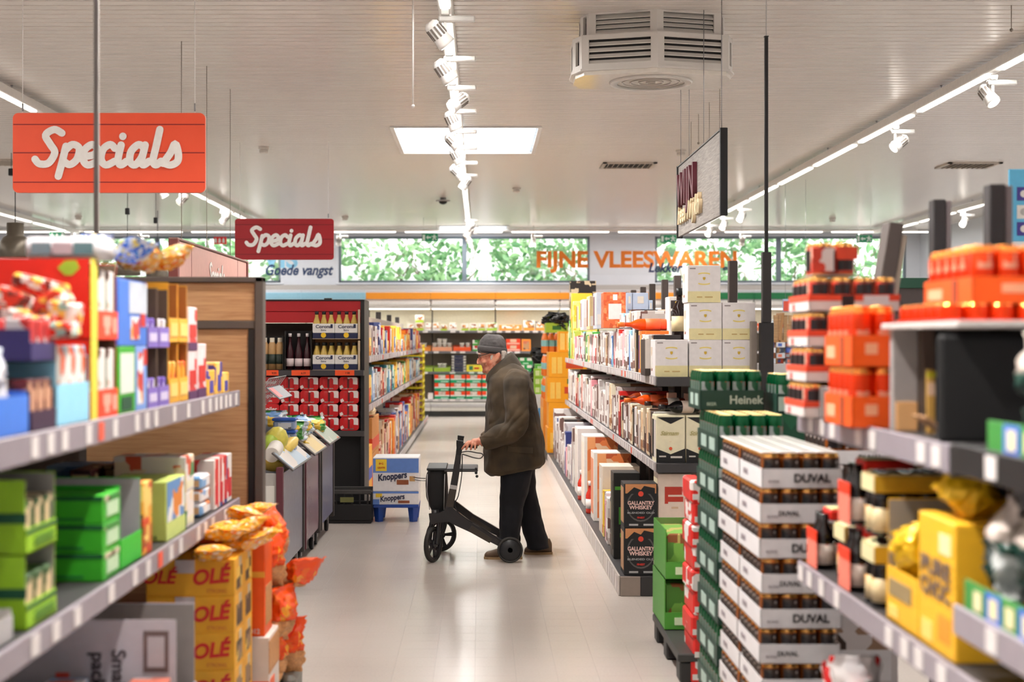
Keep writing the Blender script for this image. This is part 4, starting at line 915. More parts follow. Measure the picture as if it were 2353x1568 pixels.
for k, (a, b) in enumerate(((zb_, zm), (zm, zt))):
    o = carton('snack_carton', 'white and blue wafer carton lettered Knoppers, %s one' % ('upper' if k else 'lower'), 'carton', x0, x1, KY, KY+.4, a+.001, b, kw,
        ([('S', .0, .55, 1, .97, kb), ('S', .06, .6, .3, .95, mat((250, 214, 60), .5)), ('S', .52, .2, .78, .34, mat((150, 84, 50), .5)), ('S', .8, .3, .92, .45, mat((206, 160, 100), .5))] if k else [('S', 0, .0, .14, .4, kb), ('S', .06, .55, .2, .98, mat((250, 214, 60), .5)), ('S', 0, .85, 1, 1, kb), ('S', .55, .1, .8, .3, mat((150, 84, 50), .5))]),
        [('S', .42, .44 if k else .5, .2 if k else .42, 'Knoppers', NAVY, {'shear': .15, 'off': .04, 'width': .64 if k else .54, 'tilt': .12})]+([('S', .18, .82, .06, '8+2', RED), ('S', .18, .7, .05, 'GRATIS', RED)] if k else []))
# ================================================================ LEFT NEAR GONDOLA
LX = -1.045; LG = thing('snack_gondola', 'tall shelf unit of sweets and snacks in the left foreground with a wooden end panel', 'shelf', (0, 0, 0))
OAK = wood_mat((176, 128, 86), (204, 160, 116), 5, .45, 2)
MB().cbox(-1.78, 2.2, 0, -1.74, 6.28, 1.9, .004).build('back_panel', mat((34, 31, 31), .7), LG)
MB().cbox(-1.74, 2.2, 0, -.86, 6.28, .11, .004).build('plinth', DGREY, LG)
LMET = mat((150, 142, 150), .35)
shelf_part(LG, LX, -1.74, 2.2, 6.1, 1.41, 1, .12, .05, 21, LMET, .062); shelf_part(LG, LX, -1.74, 2.2, 6.1, .95, 1, .15, .06, 22, LMET, .06); shelf_part(LG, -.83, -1.74, 2.2, 6.2, .15, 1, .15, .06, 23, LMET, .07)
MB().cbox(-.86, 6.05, .02, -.785, 6.27, .2, .02).build('bumper', mat((128, 126, 120), .5), LG)
py = 6.3
MB().cbox(-1.78, py, 0, -1.0, py+.03, 1.68, .003).build('end_panel', OAK, LG); MB().cbox(-1.78, py-.002, 1.715, -1.0, py+.028, 1.885, .003).build('header_panel', OAK, LG)
MB().cbox(-1.0, py-.02, 0, -.962, py+.06, 1.91, .004).build('corner_post', BROWNFR, LG); MB().cbox(-1.78, py-.02, 1.885, -.962, py+.06, 1.91, .004).build('top_rail', BROWNFR, LG)
MB().cbox(-1.78, py-.012, 1.68, -1.0, py+.04, 1.715, .003).build('middle_rail', BROWNFR, LG); MB().cbox(-1.03, py-.01, 0, -1.0, py+.0, 1.68, .002).build('panel_edge', BLACK, LG)
MB().cbox(-.99, py+.061, 0, -.968, py+.1, 1.72, .003).build('rear_post', mat((110, 100, 92), .5), LG)
x, _, z = W(222, 555, 5.55); o = MB().cbox(-.0095, -.0095, 0, .0095, .0095, CEIL-1.411, .002).build('pole', mat((108, 102, 98), .4), None, (x, 5.55, 1.411)); tag(o, 'thin grey square pole rising from the left shelf to the ceiling', 'pole')
# --- helpers for this unit: Y from the pixel column of an aisle-side edge at X = xf
def yu(u, xf=-1.06): return -xf*F/(U0-u)
XF = -1.06; Z1 = 1.4115; Z2 = .9515; Z0 = .1515
def lb(name, label, cat, ua, ub, z0, z1, m, panels=(), texts=(), d=.3, xf=XF): return carton(name, label, cat, xf-d, xf, yu(ua, xf)+.002, yu(ub, xf)-.002, z0, z1, m, panels, texts)
def lo(name, label, cat, ua, ub, z0, z1, m, inner, lip, d=.3, fill=None, sides=1, xf=XF): return open_carton(name, label, cat, xf-d, xf, yu(ua, xf)+.002, yu(ub, xf)-.002, z0, z1, m, inner, 'E', lip, None, fill, .004, sides)
PUR = mat((134, 110, 200), .45); BRIN = mat((110, 88, 70), .7); YEL = mat((252, 184, 52), .45); LBL = mat((130, 170, 236), .45); BLUB = mat((66, 124, 222), .45); REDB = mat((232, 36, 16), .45); REDO = mat((246, 70, 32), .45)
LIME = mat((150, 200, 30), .45); GREENB = mat((60, 176, 40), .45); DKG = mat((14, 80, 50), .5); MAR = mat((84, 34, 38), .45); SKYB = mat((150, 214, 240), .45)
wrapA = pmat([(236, 224, 214), (214, 70, 40), (240, 150, 60), (90, 150, 150), (60, 40, 36)], (26, 26, 26), 3, .3); wrapB = pmat([(236, 236, 236), (210, 60, 50), (236, 170, 60), (120, 180, 190)], (22, 22, 22), 5, .3)
def mini(w, d, h, m): return MB().cbox(-w/2, -d/2, 0, w/2, d/2, h, .004).mesh('pack', m)
pkA = mini(.035, .1, .16, wrapA); pkB = mini(.05, .06, .12, wrapB)
# front blue and maroon displays
o = lo('sweet_display', 'blue display tray at the far left of the upper shelf', 'carton', -20, 66, Z1, Z1+.10, BLUB, BLUB, .9, .3)
wbag = bag_mesh(.2, .12, .27, [pmat([(80, 120, 226), (235, 235, 240), (236, 150, 60), (190, 195, 215)], (18, 18, 18), 1, .25, (.3, .4, .1, .2)), pmat([(226, 226, 232), (235, 235, 240), (200, 204, 220)], (18, 18, 18), 2, .25)], 9, .1, split=.4)
for i, (dx, dy, s) in enumerate(((.02, -.06, 1), (-.08, .05, .95))):
    q = inst('sweet_bag', wbag, None, (XF-.1+dx, 3.24+dy, Z1+.006), (0, .12, 1.2), (s*.8, s*.8, s*.75)); tag(q, 'white and blue sweet bag standing in the blue tray, %s' % ('front' if i == 0 else 'rear'), 'bag')
lo('chocolate_display', 'maroon chocolate display carton, lower of the two beside the blue tray', 'carton', 72, 129, Z1, Z1+.165, mat((60, 34, 62), .45), BRIN, .3, .3, (mini(.05, .055, .12, pmat([(84, 30, 34), (200, 150, 120), (120, 40, 44)], (20, 20, 20), 2)), 3, 3, 1, 0, 0, 0), .6)
lo('chocolate_display', 'navy topped chocolate display carton, upper of the two beside the blue tray', 'carton', 72, 129, Z1+.166, Z1+.27, mat((50, 40, 100), .45), BRIN, .45, .42, (mini(.06, .055, .1, pmat([(214, 206, 206), (190, 40, 40), (120, 30, 40)], (18, 18, 18), 2)), 4, 3, 1, 0, 0, 0), .75)
lo('snack_display', 'light blue display carton of striped packs beside the big red cartons', 'carton', 131, 205, Z1, Z1+.255, SKYB, BRIN, .42, .3, (mini(.05, .08, .2, pmat([(230, 226, 220), (230, 90, 40), (90, 160, 190), (40, 40, 60)], (24, 24, 14), 1)), 3, 3, 1, 0, 0, 0), .7)
dimc = (.3, yu(205)-yu(131)-.004, .255)
# big red cartons
for k in range(2):
    z0 = Z1+k*.221; o = lo('bar_display', 'large red display carton with yellow edge, %s of the two' % ('upper' if k else 'lower'), 'carton', 208, 270, z0, z0+.22, REDB, BRIN, .36, .46, (mini(.05, .07, .19, pmat([(232, 226, 220), (226, 110, 40), (150, 170, 150), (90, 60, 50)], (26, 26, 10), 3)), 4, 3, 1, 0, 0, 0))
    dm = (.46, yu(270)-yu(208)-.004, .22)
    panel(o, dm, 'E', 0, .0, .22, 1, mat((232, 214, 70), .45)); panel(o, dm, 'E', .22, 0, 1, .36, REDO)
    for (a, b, c, d) in ((.44, .16, .72, .3), (.5, .06, .66, .16), (.8, .08, .95, .28)): panel(o, dm, 'E', a, b, c, d, mat((250, 170, 150), .5), 'print')
    if k:
        MBp = MB(); leaf = [(0, .01), (.02, .032), (.05, .034), (.06, .01), (.04, -.012), (.02, -.012)]
        for cx in (-.17, .14): MB().prism([(cx+a, .185+b*.9) for a, b in leaf], 0, .0018, M=Matrix.Translation((0, -dm[1]/2, 0)) @ Matrix.Rotation(R(90), 4, 'X')).build('leaf_print', mat((160, 190, 50), .5), o)
        letters(o, '1016', .018, mat((250, 190, 180), .5), (.18, -dm[1]/2-.002, .03), 'S'); letters(o, '-- g', .014, mat((250, 190, 180), .5), (.19, -dm[1]/2-.002, .052), 'S')
    else: letters(o, '1016', .014, mat((250, 190, 180), .5), (.19, -dm[1]/2-.002, .03), 'S')
rdp = random.Random(8)
for i, (u, v, w, h, a) in enumerate(((95, 655, .13, .035, .25), (40, 690, .1, .05, .35), (120, 695, .09, .045, -.5), (150, 720, .07, .06, .15), (25, 730, .12, .05, .12), (85, 745, .1, .045, .05), (130, 760, .1, .04, -.1), (60, 775, .1, .035, .1))):
    Y = 3.72-.025*i; x, _, z = W(u, v, Y)
    o = MB().cbox(-w/2, -.05, -h/2, w/2, .05, h/2, .008, M=Matrix.Rotation(a, 4, 'Y')).build('snack_bar_pack', pmat([(214, 56, 36), (240, 190, 80), (236, 226, 220), (150, 190, 180), (110, 40, 30)], (55, 40, 55), i, .3, (.3, .2, .25, .1, .15)), None, (x, Y, z)); tag(o, 'tilted snack pack in the heap before the red carton, %s from the top' % (['first']+ORD[1:])[i], 'snack pack', 'heaped snack packs')
rollm = MB()
for i in range(2): pass
o = thing('roll_pack', 'white wrapped multipack with teal panels on top of the red carton', 'pack', (-1.145, 3.98, Z1+.4435))
MB().loft([[Vector((x, .09*sup(a, .6)[0], .03+.032*sup(a, .6)[1])) for a in [2*math.pi*i/18 for i in range(18)]] for x in (-.1, -.095, .085, .098)]).build('film_wrap', mat((226, 226, 230), .2), o)
for i, c in enumerate(((120, 140, 150), (190, 170, 176), (96, 130, 138))): MB().box(-.085+i*.058, -.0925, .01, -.032+i*.058, -.0905, .042).build('print', mat(c, .4), o)
# blue, green, purple and yellow displays further along
lb('wafer_carton', 'green and white carton under the bright blue one', 'carton', 272, 311, Z1, Z1+.2, GREENB, [('S', .2, .25, .95, .7, WHITE), ('E', .1, .3, .9, .9, mat((225, 232, 220), .5)), ('E', .15, .05, .8, .25, DKG)])
lb('wafer_carton', 'light blue carton with a cone print beside the green one', 'carton', 313, 338, Z1, Z1+.2, LBL, [('E', .1, .1, .6, .9, pmat([(236, 240, 246), (240, 170, 80), (210, 60, 50)], (20, 20, 12), 2)), ('E', .65, .7, .95, .95, RED)])
lb('wafer_carton', 'bright blue carton on top of the green and light blue ones', 'carton', 272, 338, Z1+.201, Z1+.4, BLUB, [('S', .0, .2, .12, .5, WHITE), ('E', .35, .5, .98, .98, mat((206, 214, 226), .5)), ('E', .4, .1, .7, .45, pmat([(236, 240, 246), (240, 170, 80), (210, 60, 50)], (20, 20, 12), 2)), ('E', .75, .3, .92, .5, RED)])
for i, (a, b) in enumerate(((339, 363), (364, 388))):
    for k in range(2):
        o = lo('chocolate_display', 'brown and purple display carton, %s row, %s column' % ('upper' if k else 'lower', 'nearer' if i == 0 else 'farther'), 'carton', a, b, Z1+k*.195, Z1+.194+k*.195, BRIN, mat((90, 72, 58), .7), .34, .3, (mini(.05, .05, .09, pmat([(120, 90, 190), (236, 232, 240), (240, 200, 70)], (20, 20, 20), i+k)), 3, 2, 1, 0, 0, 0))
        panel(o, (.3, yu(b)-yu(a)-.004, .194), 'E', 0, 0, 1, .34, PUR); panel(o, (.3, yu(b)-yu(a)-.004, .194), 'E', .15, .1, .85, .24, mat((220, 210, 240), .5), 'print')
for i, (a, b) in enumerate(((389, 410), (411, 432))):
    for k in range(2):
        o = lo('crisp_display', 'yellow display carton, %s row, %s column' % ('upper' if k else 'lower', 'nearer' if i == 0 else 'farther'), 'carton', a, b, Z1+k*.208, Z1+.207+k*.208, YEL, mat((176, 112, 50), .7), .42, .3, (mini(.06, .05, .14, pmat([(252, 170, 40), (240, 90, 30), (255, 220, 120)], (16, 16, 16), i)), 2, 2, 1, 0, 0, 0) if k == 0 else None)
        panel(o, (.3, yu(b)-yu(a)-.004, .207), 'E', .1, .12, .9, .34, mat((255, 214, 120), .5), 'print')
pkw = pmat([(232, 206, 206), (236, 220, 220), (214, 50, 50)], (8, 8, 10), 2)
for i, (a, b, z0, z1) in enumerate(((433, 453, 0, .18), (433, 453, .181, .34), (454, 474, 0, .205))):
    lb('biscuit_box', 'pale pink and red box after the yellow cartons, %s' % ['lower', 'upper', 'last one'][i], 'box', a, b, Z1+z0, Z1+z1, pkw, [('E', .1, .3, .9, .6, RED), ('E', 0, 0, 1, .18, mat((86, 40, 90), .5)), ('S', .1, .05, .9, .4, mat((70, 50, 120), .5))])
for i, (a, b, h) in enumerate(((476, 494, .1), (495, 511, .13), (512, 526, .085))):
    lb('sweet_box', 'small yellow and violet box at the end of the upper shelf, %s' % ['first', 'second', 'third'][i], 'box', a, b, Z1, Z1+h, pmat([(250, 190, 60), (250, 210, 120), (70, 60, 150)], (14, 14, 14), i), [('E', .3, .1, .8, .6, mat((74, 66, 160), .5)), ('S', .1, .5, .9, .95, WHITE)])
chip = [bag_mesh(.2, .14, .26, [pmat([(60, 110, 210), (245, 225, 120), (230, 235, 240), (90, 150, 220), (225, 228, 236)], (34, 34, 34), 2, .25, (.25, .15, .25, .1, .25))], 21, .16), bag_mesh(.2, .14, .26, [pmat([(250, 170, 60), (255, 214, 120), (240, 120, 40), (250, 226, 180)], (34, 34, 34), 3, .25)], 22, .16)]
for i, (x, y, z, k, rz) in enumerate(((-1.16, 4.3, .47, 0, .2), (-1.14, 4.42, .47, 0, 1.1), (-1.12, 4.62, .45, 1, .5), (-1.2, 4.72, .47, 1, 1.4), (-1.12, 4.88, .48, 1, 2.0))):
    o = inst('crisp_bag', chip[k], None, (x, y, Z1+z), (R(68), .1*i, rz), (.5, .42, .55)); tag(o, '%s crisp bag lying on top of the display cartons, %s from the camera' % (('blue', 'orange')[k], ORD[i]), 'crisp bag', 'loose crisp bags')
# --- lower shelf
for k in range(2):
    z0 = Z2+k*.176; o = lo('cereal_display', 'lime green display carton with a dark green band, %s of the two' % ('upper' if k else 'lower'), 'carton', 60, 130, z0, z0+.175, LIME, mat((150, 150, 146), .7), .34, .44, (mini(.09, .06, .12, pmat([(60, 90, 50), (214, 190, 150), (40, 60, 40)], (16, 16, 16), k)), 3, 3, 1, 0, 0, 0))
    dm = (.44, yu(130)-yu(60)-.004, .175); panel(o, dm, 'S', 0, .42, 1, .56, DKG); panel(o, dm, 'E', 0, .27, 1, .32, DKG)
    for q in (.08, .16): panel(o, dm, 'E', .25, q, .9, q+.04, mat((70, 120, 30), .5), 'print')
    letters(o, '1/024', .016, mat((60, 100, 40), .5), (.05, -dm[1]/2-.002, .03), 'S')
o = lo('magazine_box', 'grey and white box at the lower left corner of the frame', 'carton', -60, 30, Z2, Z2+.07, LGREY, OFFW, .8, .3)
for k in range(3):
    z0 = Z2+k*.081; lb('tea_box', 'mid green box in a stack of three, %s' % ['bottom', 'middle', 'top'][k], 'box', 236, 275, z0, z0+.08, GREENB, [('S', 0, .82, 1, .96, DKG), ('S', .1, .35, .4, .5, mat((190, 230, 170), .5)), ('S', .6, .12, .85, .22, mat((30, 120, 50), .5)), ('E', .2, .2, .9, .7, mat((190, 220, 180), .5)), ('E', .1, .75, .95, .95, pmat([(200, 190, 160), (90, 70, 50), (60, 140, 60)], (20, 20, 20), k))], d=.36)
o = lo('tea_display', 'tall bright green open carton after the green stack', 'carton', 278, 326, Z2, Z2+.25, mat((50, 190, 50), .45), mat((170, 170, 170), .7), .35, .32)
for k in range(2): lb('jar_box', 'orange box of jars, %s of two' % ('upper' if k else 'lower'), 'box', 328, 350, Z2+k*.115, Z2+.114+k*.115, pmat([(240, 170, 60), (206, 70, 30), (120, 70, 30), (250, 214, 120)], (20, 20, 20), 3+k), [('E', .1, .3, .9, .8, pmat([(200, 110, 40), (250, 214, 120)], (20, 20, 20), k))])
lb('muesli_box', 'pale lime carton marked 1/024 with a blue front', 'box', 381, 425, Z2, Z2+.2, mat((196, 214, 110), .5), [('E', .05, .3, .95, .98, pmat([(100, 150, 206), (236, 238, 236), (230, 140, 60)], (14, 14, 10), 2)), ('E', 0, 0, 1, .28, mat((206, 222, 130), .5))], [('S', .75, .06, .08, '1/024', mat((90, 110, 50), .5))], d=.22)
lb('muesli_box', 'white and blue carton behind the pale lime one', 'box', 352, 380, Z2, Z2+.21, pmat([(120, 160, 206), (225, 228, 232), (160, 190, 220)], (8, 8, 8), 5), [('S', .1, .2, .9, .8, mat((140, 176, 214), .5))], d=.4, xf=-1.22)
for k in range(2): lb('cookie_box', 'white cookie carton with coloured print, %s' % ('upper' if k else 'lower'), 'box', 427, 446, Z2+k*.13, Z2+.129+k*.13, pmat([(236, 230, 226), (214, 90, 60), (80, 140, 90), (240, 220, 190)], (18, 18, 18), k), [('E', .1, .1, .9, .3, mat((236, 232, 200), .5))], d=.26)
for i in range(3):
    for k in range(4 - (i == 2)):
        carton('wafer_pack', 'white and light blue wafer pack in the end carton, %s column, %s layer' % (['left', 'middle', 'right'][i], (['first', 'second', 'third', 'fourth'])[k]), 'snack pack', -1.36+i*.1, -1.265+i*.1, 5.42, 5.6, Z2+.004+k*.052, Z2+.054+k*.052, pmat([(226, 230, 236), (120, 170, 220), (206, 120, 70), (240, 240, 240)], (16, 16, 16), i+k), [('S', .1, .15, .5, .8, mat((130, 176, 224), .5)), ('S', .6, .2, .9, .7, pmat([(150, 80, 50), (230, 190, 140)], (30, 30, 30), 1))], c=.008)
for i in range(4): carton('syrup_pack', 'white topped slim pack beside the wood panel, %s' % ORD[i], 'snack pack', XF-.12, XF, 5.66+i*.1, 5.75+i*.1, Z2, Z2+.2, pmat([(232, 226, 222), (210, 60, 56), (60, 70, 140)], (14, 14, 8), i), [('E', .15, .1, .85, .5, mat((206, 40, 50), .5))])
for i, (x, y, z) in enumerate(((-1.5, 5.0, .16), (-1.42, 5.0, .16), (-1.46, 5.05, .215), (-1.38, 5.2, .22), (-1.5, 4.7, .1), (-1.42, 4.7, .1))):
    carton('chocolate_box', 'dark maroon box in the shadow at the back of the lower shelf, %s' % (['first']+ORD[1:])[i], 'box', x, x+.075, y, y+.3, Z2+ (0 if i in (0, 1, 4, 5) else z-.052), Z2+z if i in (0, 1, 4, 5) else Z2+z+.0, pmat([(92, 44, 44), (214, 190, 150), (60, 30, 40)], (16, 16, 16), i), [('S', .1, .3, .9, .7, mat((206, 180, 140), .5))])
# --- base shelf
XB = -.9
o = lo('wafer_display', 'white open carton with dark vertical lettering on the base shelf', 'carton', 407, 450, Z0, .80, mat((196, 188, 194), .5), mat((150, 142, 140), .7), .62, .5, None, 1, XB)
dm = (.5, yu(450, XB)-yu(407, XB)-.004, .80-Z0)
for i, s in enumerate(('Small', 'pack')): letters(o, s, .042, mat((60, 48, 52), .5), (.075-i*.06, -dm[1]/2-.002, .5-.0*i), 'S', .03, tilt=R(-90))
panel(o, dm, 'S', .8, .76, .95, .95, mat((110, 90, 86), .5), 'print'); panel(o, dm, 'S', .825, .785, .925, .925, mat((190, 182, 186), .5), 'print', .0042); panel(o, dm, 'S', .28, .6, .36, .76, mat((226, 80, 60), .5), 'print'); panel(o, dm, 'S', .38, .6, .44, .7, mat((226, 120, 100), .5), 'print')
panel(o, dm, 'E', 0, 0, 1, .62, pmat([(226, 216, 218), (226, 110, 80), (120, 170, 210), (240, 236, 236)], (14, 14, 14), 3))
for i in range(4): carton('wafer_pack', 'white and blue pack before the lettered carton, %s from the left' % ['first', 'second', 'third', 'fourth'][i], 'snack pack', -1.38+i*.12, -1.27+i*.12, 3.76, 4.17, Z0, .62+.02*(i % 2), pmat([(220, 222, 230), (120, 170, 214), (236, 236, 240), (206, 110, 90)], (10, 10, 10), i), [('T', .1, .1, .9, .6, pmat([(236, 236, 240), (130, 176, 220), (190, 80, 60)], (26, 26, 26), i)), ('E', .1, .3, .9, .9, OFFW)])
OLE = mat((240, 176, 44), .5); OLR = mat((216, 44, 36), .5)
for k in range(5):
    z0 = Z0+k*.1355
    for c in range(2):
        y0 = 5.2+c*.2; o = carton('ole_carton', 'yellow carton lettered OLE, %s row, %s column' % (['bottom', 'second', 'third', 'fourth', 'top'][k], ['front', 'rear'][c]), 'carton', -1.225, XB, y0, y0+.196, z0, z0+.135, OLE, [('E', .2, .12, .8, .7, pmat([(70, 52, 34), (240, 200, 90), (150, 120, 90)], (22, 22, 22), k)), ('E', .45, .7, .7, .95, mat((206, 190, 160), .5))]+([('S', .33, .62, .55, .98, mat((206, 196, 196), .5))] if k > 2 else []),
            [('S', .72, .52, .4, 'OLÉ', OLR, {'shear': .25, 'off': .05, 'tilt': .1}), ('S', .8, .14, .1, 'STRONG', mat((214, 130, 50), .5))]+([('S', .14, .5, .36, 'OLÉ', OLR, {'shear': .25, 'off': .04})] if c == 0 else []), 'ole cartons')
nut = [bag_mesh(.15, .09, .2, [pmat([(250, 170, 40), (240, 120, 30), (255, 210, 110), (226, 180, 120), (250, 226, 190)], (45, 45, 45), 4, .25)], 31, .14), bag_mesh(.16, .1, .24, [mat((206, 150, 96), .5, var=.25, scale=90, bump=.4), pmat([(250, 84, 20), (252, 110, 30), (255, 170, 50), (250, 84, 20)], (30, 30, 22), 2, .2)], 32, .16, split=.45)]
for i, (x, y, z, rz, ry) in enumerate(((-1.0, 5.25, .835, .3, 0), (-.98, 5.45, .835, 1.2, .2), (-.96, 5.6, .835, 2.0, 0), (-1.02, 5.38, .885, .9, .1), (-.97, 5.52, .89, .1, -.1), (-.99, 5.68, .93, 1.4, 0), (-.95, 5.34, .9, 2.4, .3), (-.93, 5.5, .845, .6, -.3), (-1.01, 5.56, .87, 2.7, .2), (-.94, 5.62, .93, .2, .25))):
    o = inst('nut_bag', nut[0], None, (x, y, z), (R(76), ry, rz), (.9, .55, .85)); tag(o, 'yellow nut bag heaped on the OLE cartons, %s' % ORD[i], 'snack bag', 'heaped nut bags')
carton('peanut_carton', 'bright orange upright carton beside the OLE stack', 'carton', -1.12, -.86, 5.66, 5.86, .45, .84, ORANGE, [('S', 0, .6, 1, .66, mat((252, 180, 60), .5)), ('E', .1, .1, .9, .5, mat((206, 150, 96), .5, var=.2, scale=80))], [('S', .85, .05, .05, '012', WHITE)])
carton('paper_tray', 'white cardboard tray under the orange carton', 'tray', -1.12, -.84, 5.64, 5.92, .16, .449, mat((226, 214, 206), .6), [('E', .0, .5, 1, .95, mat((206, 150, 96), .5, var=.2, scale=80)), ('S', .3, 0, 1, .4, mat((236, 80, 40), .5)), ('E', .1, .1, .5, .4, ORANGE)])
for i, (x, y, z, rx, rz, s) in enumerate(((-.9, 5.95, .6, .2, .3, 1.0), (-.86, 6.06, .68, -.2, 1.4, 1.0), (-.83, 6.14, .57, .9, .7, .9), (-.85, 5.98, .36, .1, 1.2, 1.0), (-.84, 6.12, .2, .1, .4, 1.0), (-.87, 6.0, .2, 0, 2.0, .9))):
    o = inst('peanut_bag', nut[1], None, (x, y, z), (rx, 0, rz), (s, s, s)); tag(o, 'orange topped peanut bag at the shelf corner, %s from the top' % (['first']+ORD[1:])[i], 'snack bag', 'peanut bags at the corner')
rb = bag_mesh(.16, .08, .3, [mat((238, 52, 30), .25)], 41, .12)
o = inst('red_bag', rb, None, (-.83, 6.06, .33), (0, .1, 1.2), (.7, .7, .8)); tag(o, 'shiny red bag hanging over the base shelf corner', 'snack bag')
carton('blue_carton', 'light blue and red carton under the OLE stack edge', 'carton', -1.24, -.88, 4.86, 5.15, Z0, .33, pmat([(120, 160, 210), (214, 70, 60), (220, 226, 236)], (10, 10, 10), 2), [('S', .6, .1, .75, .9, RED), ('S', .85, .1, .95, .9, RED), ('E', .1, .2, .9, .8, mat((140, 190, 226), .5))])
# ================================================================ BARGAIN BINS
BX = -1.28
BPAN = [mat((122, 124, 140), .25), mat((134, 108, 120), .25), mat((124, 126, 150), .25)]
for i, (y0, y1) in enumerate(((9.06, 10.14), (10.26, 11.14), (11.28, 12.2))):
    root = thing('bargain_bin', ['grey sided bargain bin on castors, nearest of three, heaped with melons', 'grey sided bargain bin on castors, middle of three', 'grey sided bargain bin on castors, farthest, before the beer stand'][i], 'bin', (BX-.275, (y0+y1)/2, 0)); L = (y1-y0)/2
    for sx in (-1, 1):
        MB().cbox(sx*.275-.012, -L+.03, .16, sx*.275+.012, L-.03, .78, .004).build('side_panel', BPAN[i], root)
        for sy in (-1, 1):
            MB().cbox(sx*.275-.022, sy*L-.022, .12, sx*.275+.022, sy*L+.022, .82, .004).build('post', mat((92, 40, 52), .4) if sy < 0 and i < 2 else DGREY, root)
            w = MB().lathe([(.045, -.015), (.05, -.008), (.05, .008), (.045, .015)], 14, M=Matrix.Translation((sx*.235, sy*(L-.06), .051)) @ Matrix.Rotation(R(90), 4, 'Y')).build('castor', BLACK, root); MB().cbox(sx*.235-.02, sy*(L-.06)-.02, .06, sx*.235+.02, sy*(L-.06)+.02, .13, .004).build('castor_fork', STEEL, w)
    MB().cbox(-.275, -L, .16, .275, -L+.02, .78, .004).build('end_panel', mat((170, 168, 164), .4), root); MB().cbox(-.275, L-.02, .16, .275, L, .78, .004).build('end_panel', GREY, root); MB().box(-.265, -L+.02, .6, .265, L-.02, .62).build('floor_board', DGREY, root)
    if i == 0: MB().box(-.05, -L-.003, .3, .24, -L, .7).build('poster', pmat([(214, 214, 208), (40, 120, 80), (60, 60, 60), (226, 226, 220)], (5, 5, 5), 3), root)
    MM = Matrix.Translation((.285, 0, .85)) @ Matrix.Rotation(R(40), 4, 'Y')
    f = MB().cbox(-.09, -L+.04, -.006, .09, L-.04, .006, .003, M=MM).build('sign_frame', mat((90, 86, 86), .4), root)
    MB().box(-.078, -L+.07, .006, .078, L-.07, .0085, M=MM).build('sign_card', [pmat([(176, 196, 214), (214, 206, 200), (150, 176, 200)], (6, 6, 6), 1), pmat([(196, 184, 160), (214, 190, 130)], (6, 6, 6), 2), pmat([(176, 190, 176), (226, 120, 80), (206, 206, 200)], (8, 8, 8), 3)][i], f)
mel = MB().lathe([(.001, 0), (.05, .008), (.085, .05), (.085, .1), (.05, .15), (.012, .165)], 14).mesh('melon', mat((216, 206, 90), .4, var=.15, scale=20))
lem = MB().lathe([(.001, 0), (.05, .008), (.07, .05), (.07, .09), (.04, .13), (.012, .14)], 14).mesh('melon', mat((170, 196, 70), .4, var=.15, scale=20)); ban = MB().lathe([(.001, 0), (.03, .01), (.045, .08), (.045, .2), (.02, .26)], 12).mesh('squash', mat((240, 206, 100), .45, var=.1))
rdm = random.Random(4)
for i, (u, v, k, ry) in enumerate(((622, 1010, 1, .4), (640, 1000, 0, .3), (655, 1012, 2, 1.2), (632, 1030, 0, 1.0), (668, 1030, 2, 1.4), (620, 1040, 1, .2), (660, 1045, 2, 1.3), (647, 1022, 0, .7))):
    x, _, z = W(u, v, 9.45+.05*(i % 3)); o = inst('melon' if k < 2 else 'squash', [mel, lem, ban][k], None, (x-.03, 9.45+.05*(i % 3), z-.09), (0, ry, .6*i), (.9, .9, .9)); tag(o, '%s in the nearest bargain bin, %s in the heap' % (['pale yellow melon', 'lime green melon', 'long yellow squash'][k], (['first']+ORD[1:])[i]), 'fruit', 'produce in the bargain bin')
for k in range(3):
    root = thing('food_container', 'clear blue lidded container, %s of the three in the bin' % ['bottom', 'middle', 'top'][k], 'container', (wx(655, 9.85), 9.85, .84+k*.085), 0, 'blue lidded containers')
    MB().cbox(-.075, -.06, 0, .075, .06, .062, .01).build('tub', mat((140, 160, 200), .2), root); MB().cbox(-.082, -.067, .062, .082, .067, .082, .008).build('lid', mat((40, 90, 190), .3), root); MB().box(-.04, -.0615, .01, .05, -.06, .05).build('sticker', pmat([(200, 206, 220), (80, 90, 110)], (30, 30, 30), k), root)
o = carton('container_base', 'box of goods filling the nearest bin under the containers', 'box', wx(630, 9.85)-.06, wx(680, 9.85), 9.75, 10.0, .622, .838, mat((190, 190, 200), .5)); 
netb = bag_mesh(.2, .16, .16, [pmat([(206, 216, 226), (90, 170, 80), (240, 200, 70), (120, 160, 210)], (16, 16, 16), 3, .3)], 51, .18)
for i, (u, v, Y) in enumerate(((622, 975, 10.4), (705, 985, 10.6), (720, 990, 10.9), (695, 1000, 10.4), (740, 985, 11.6))):
    x, _, z = W(u, v, Y); o = inst('produce_bag', netb, None, (min(x, BX-.1), Y, max(z-.06, .62)), (0, 0, i), (1.1, 1.1, 1)); tag(o, 'mixed clear produce bag in the bargain bins, %s from the camera' % ORD[i], 'bag', 'bags in the bargain bins')
o = MB().lathe([(.048, 0), (.05, .004), (.05, .2), (.02, .204)], 20, M=Matrix.Translation((wx(632, 9.3), 9.15, wz(1045, 9.2))) @ Matrix.Rotation(R(-80), 4, 'X')).build('paper_roll', OFFW); tag(o, 'white paper roll at the near end of the bins', 'roll')
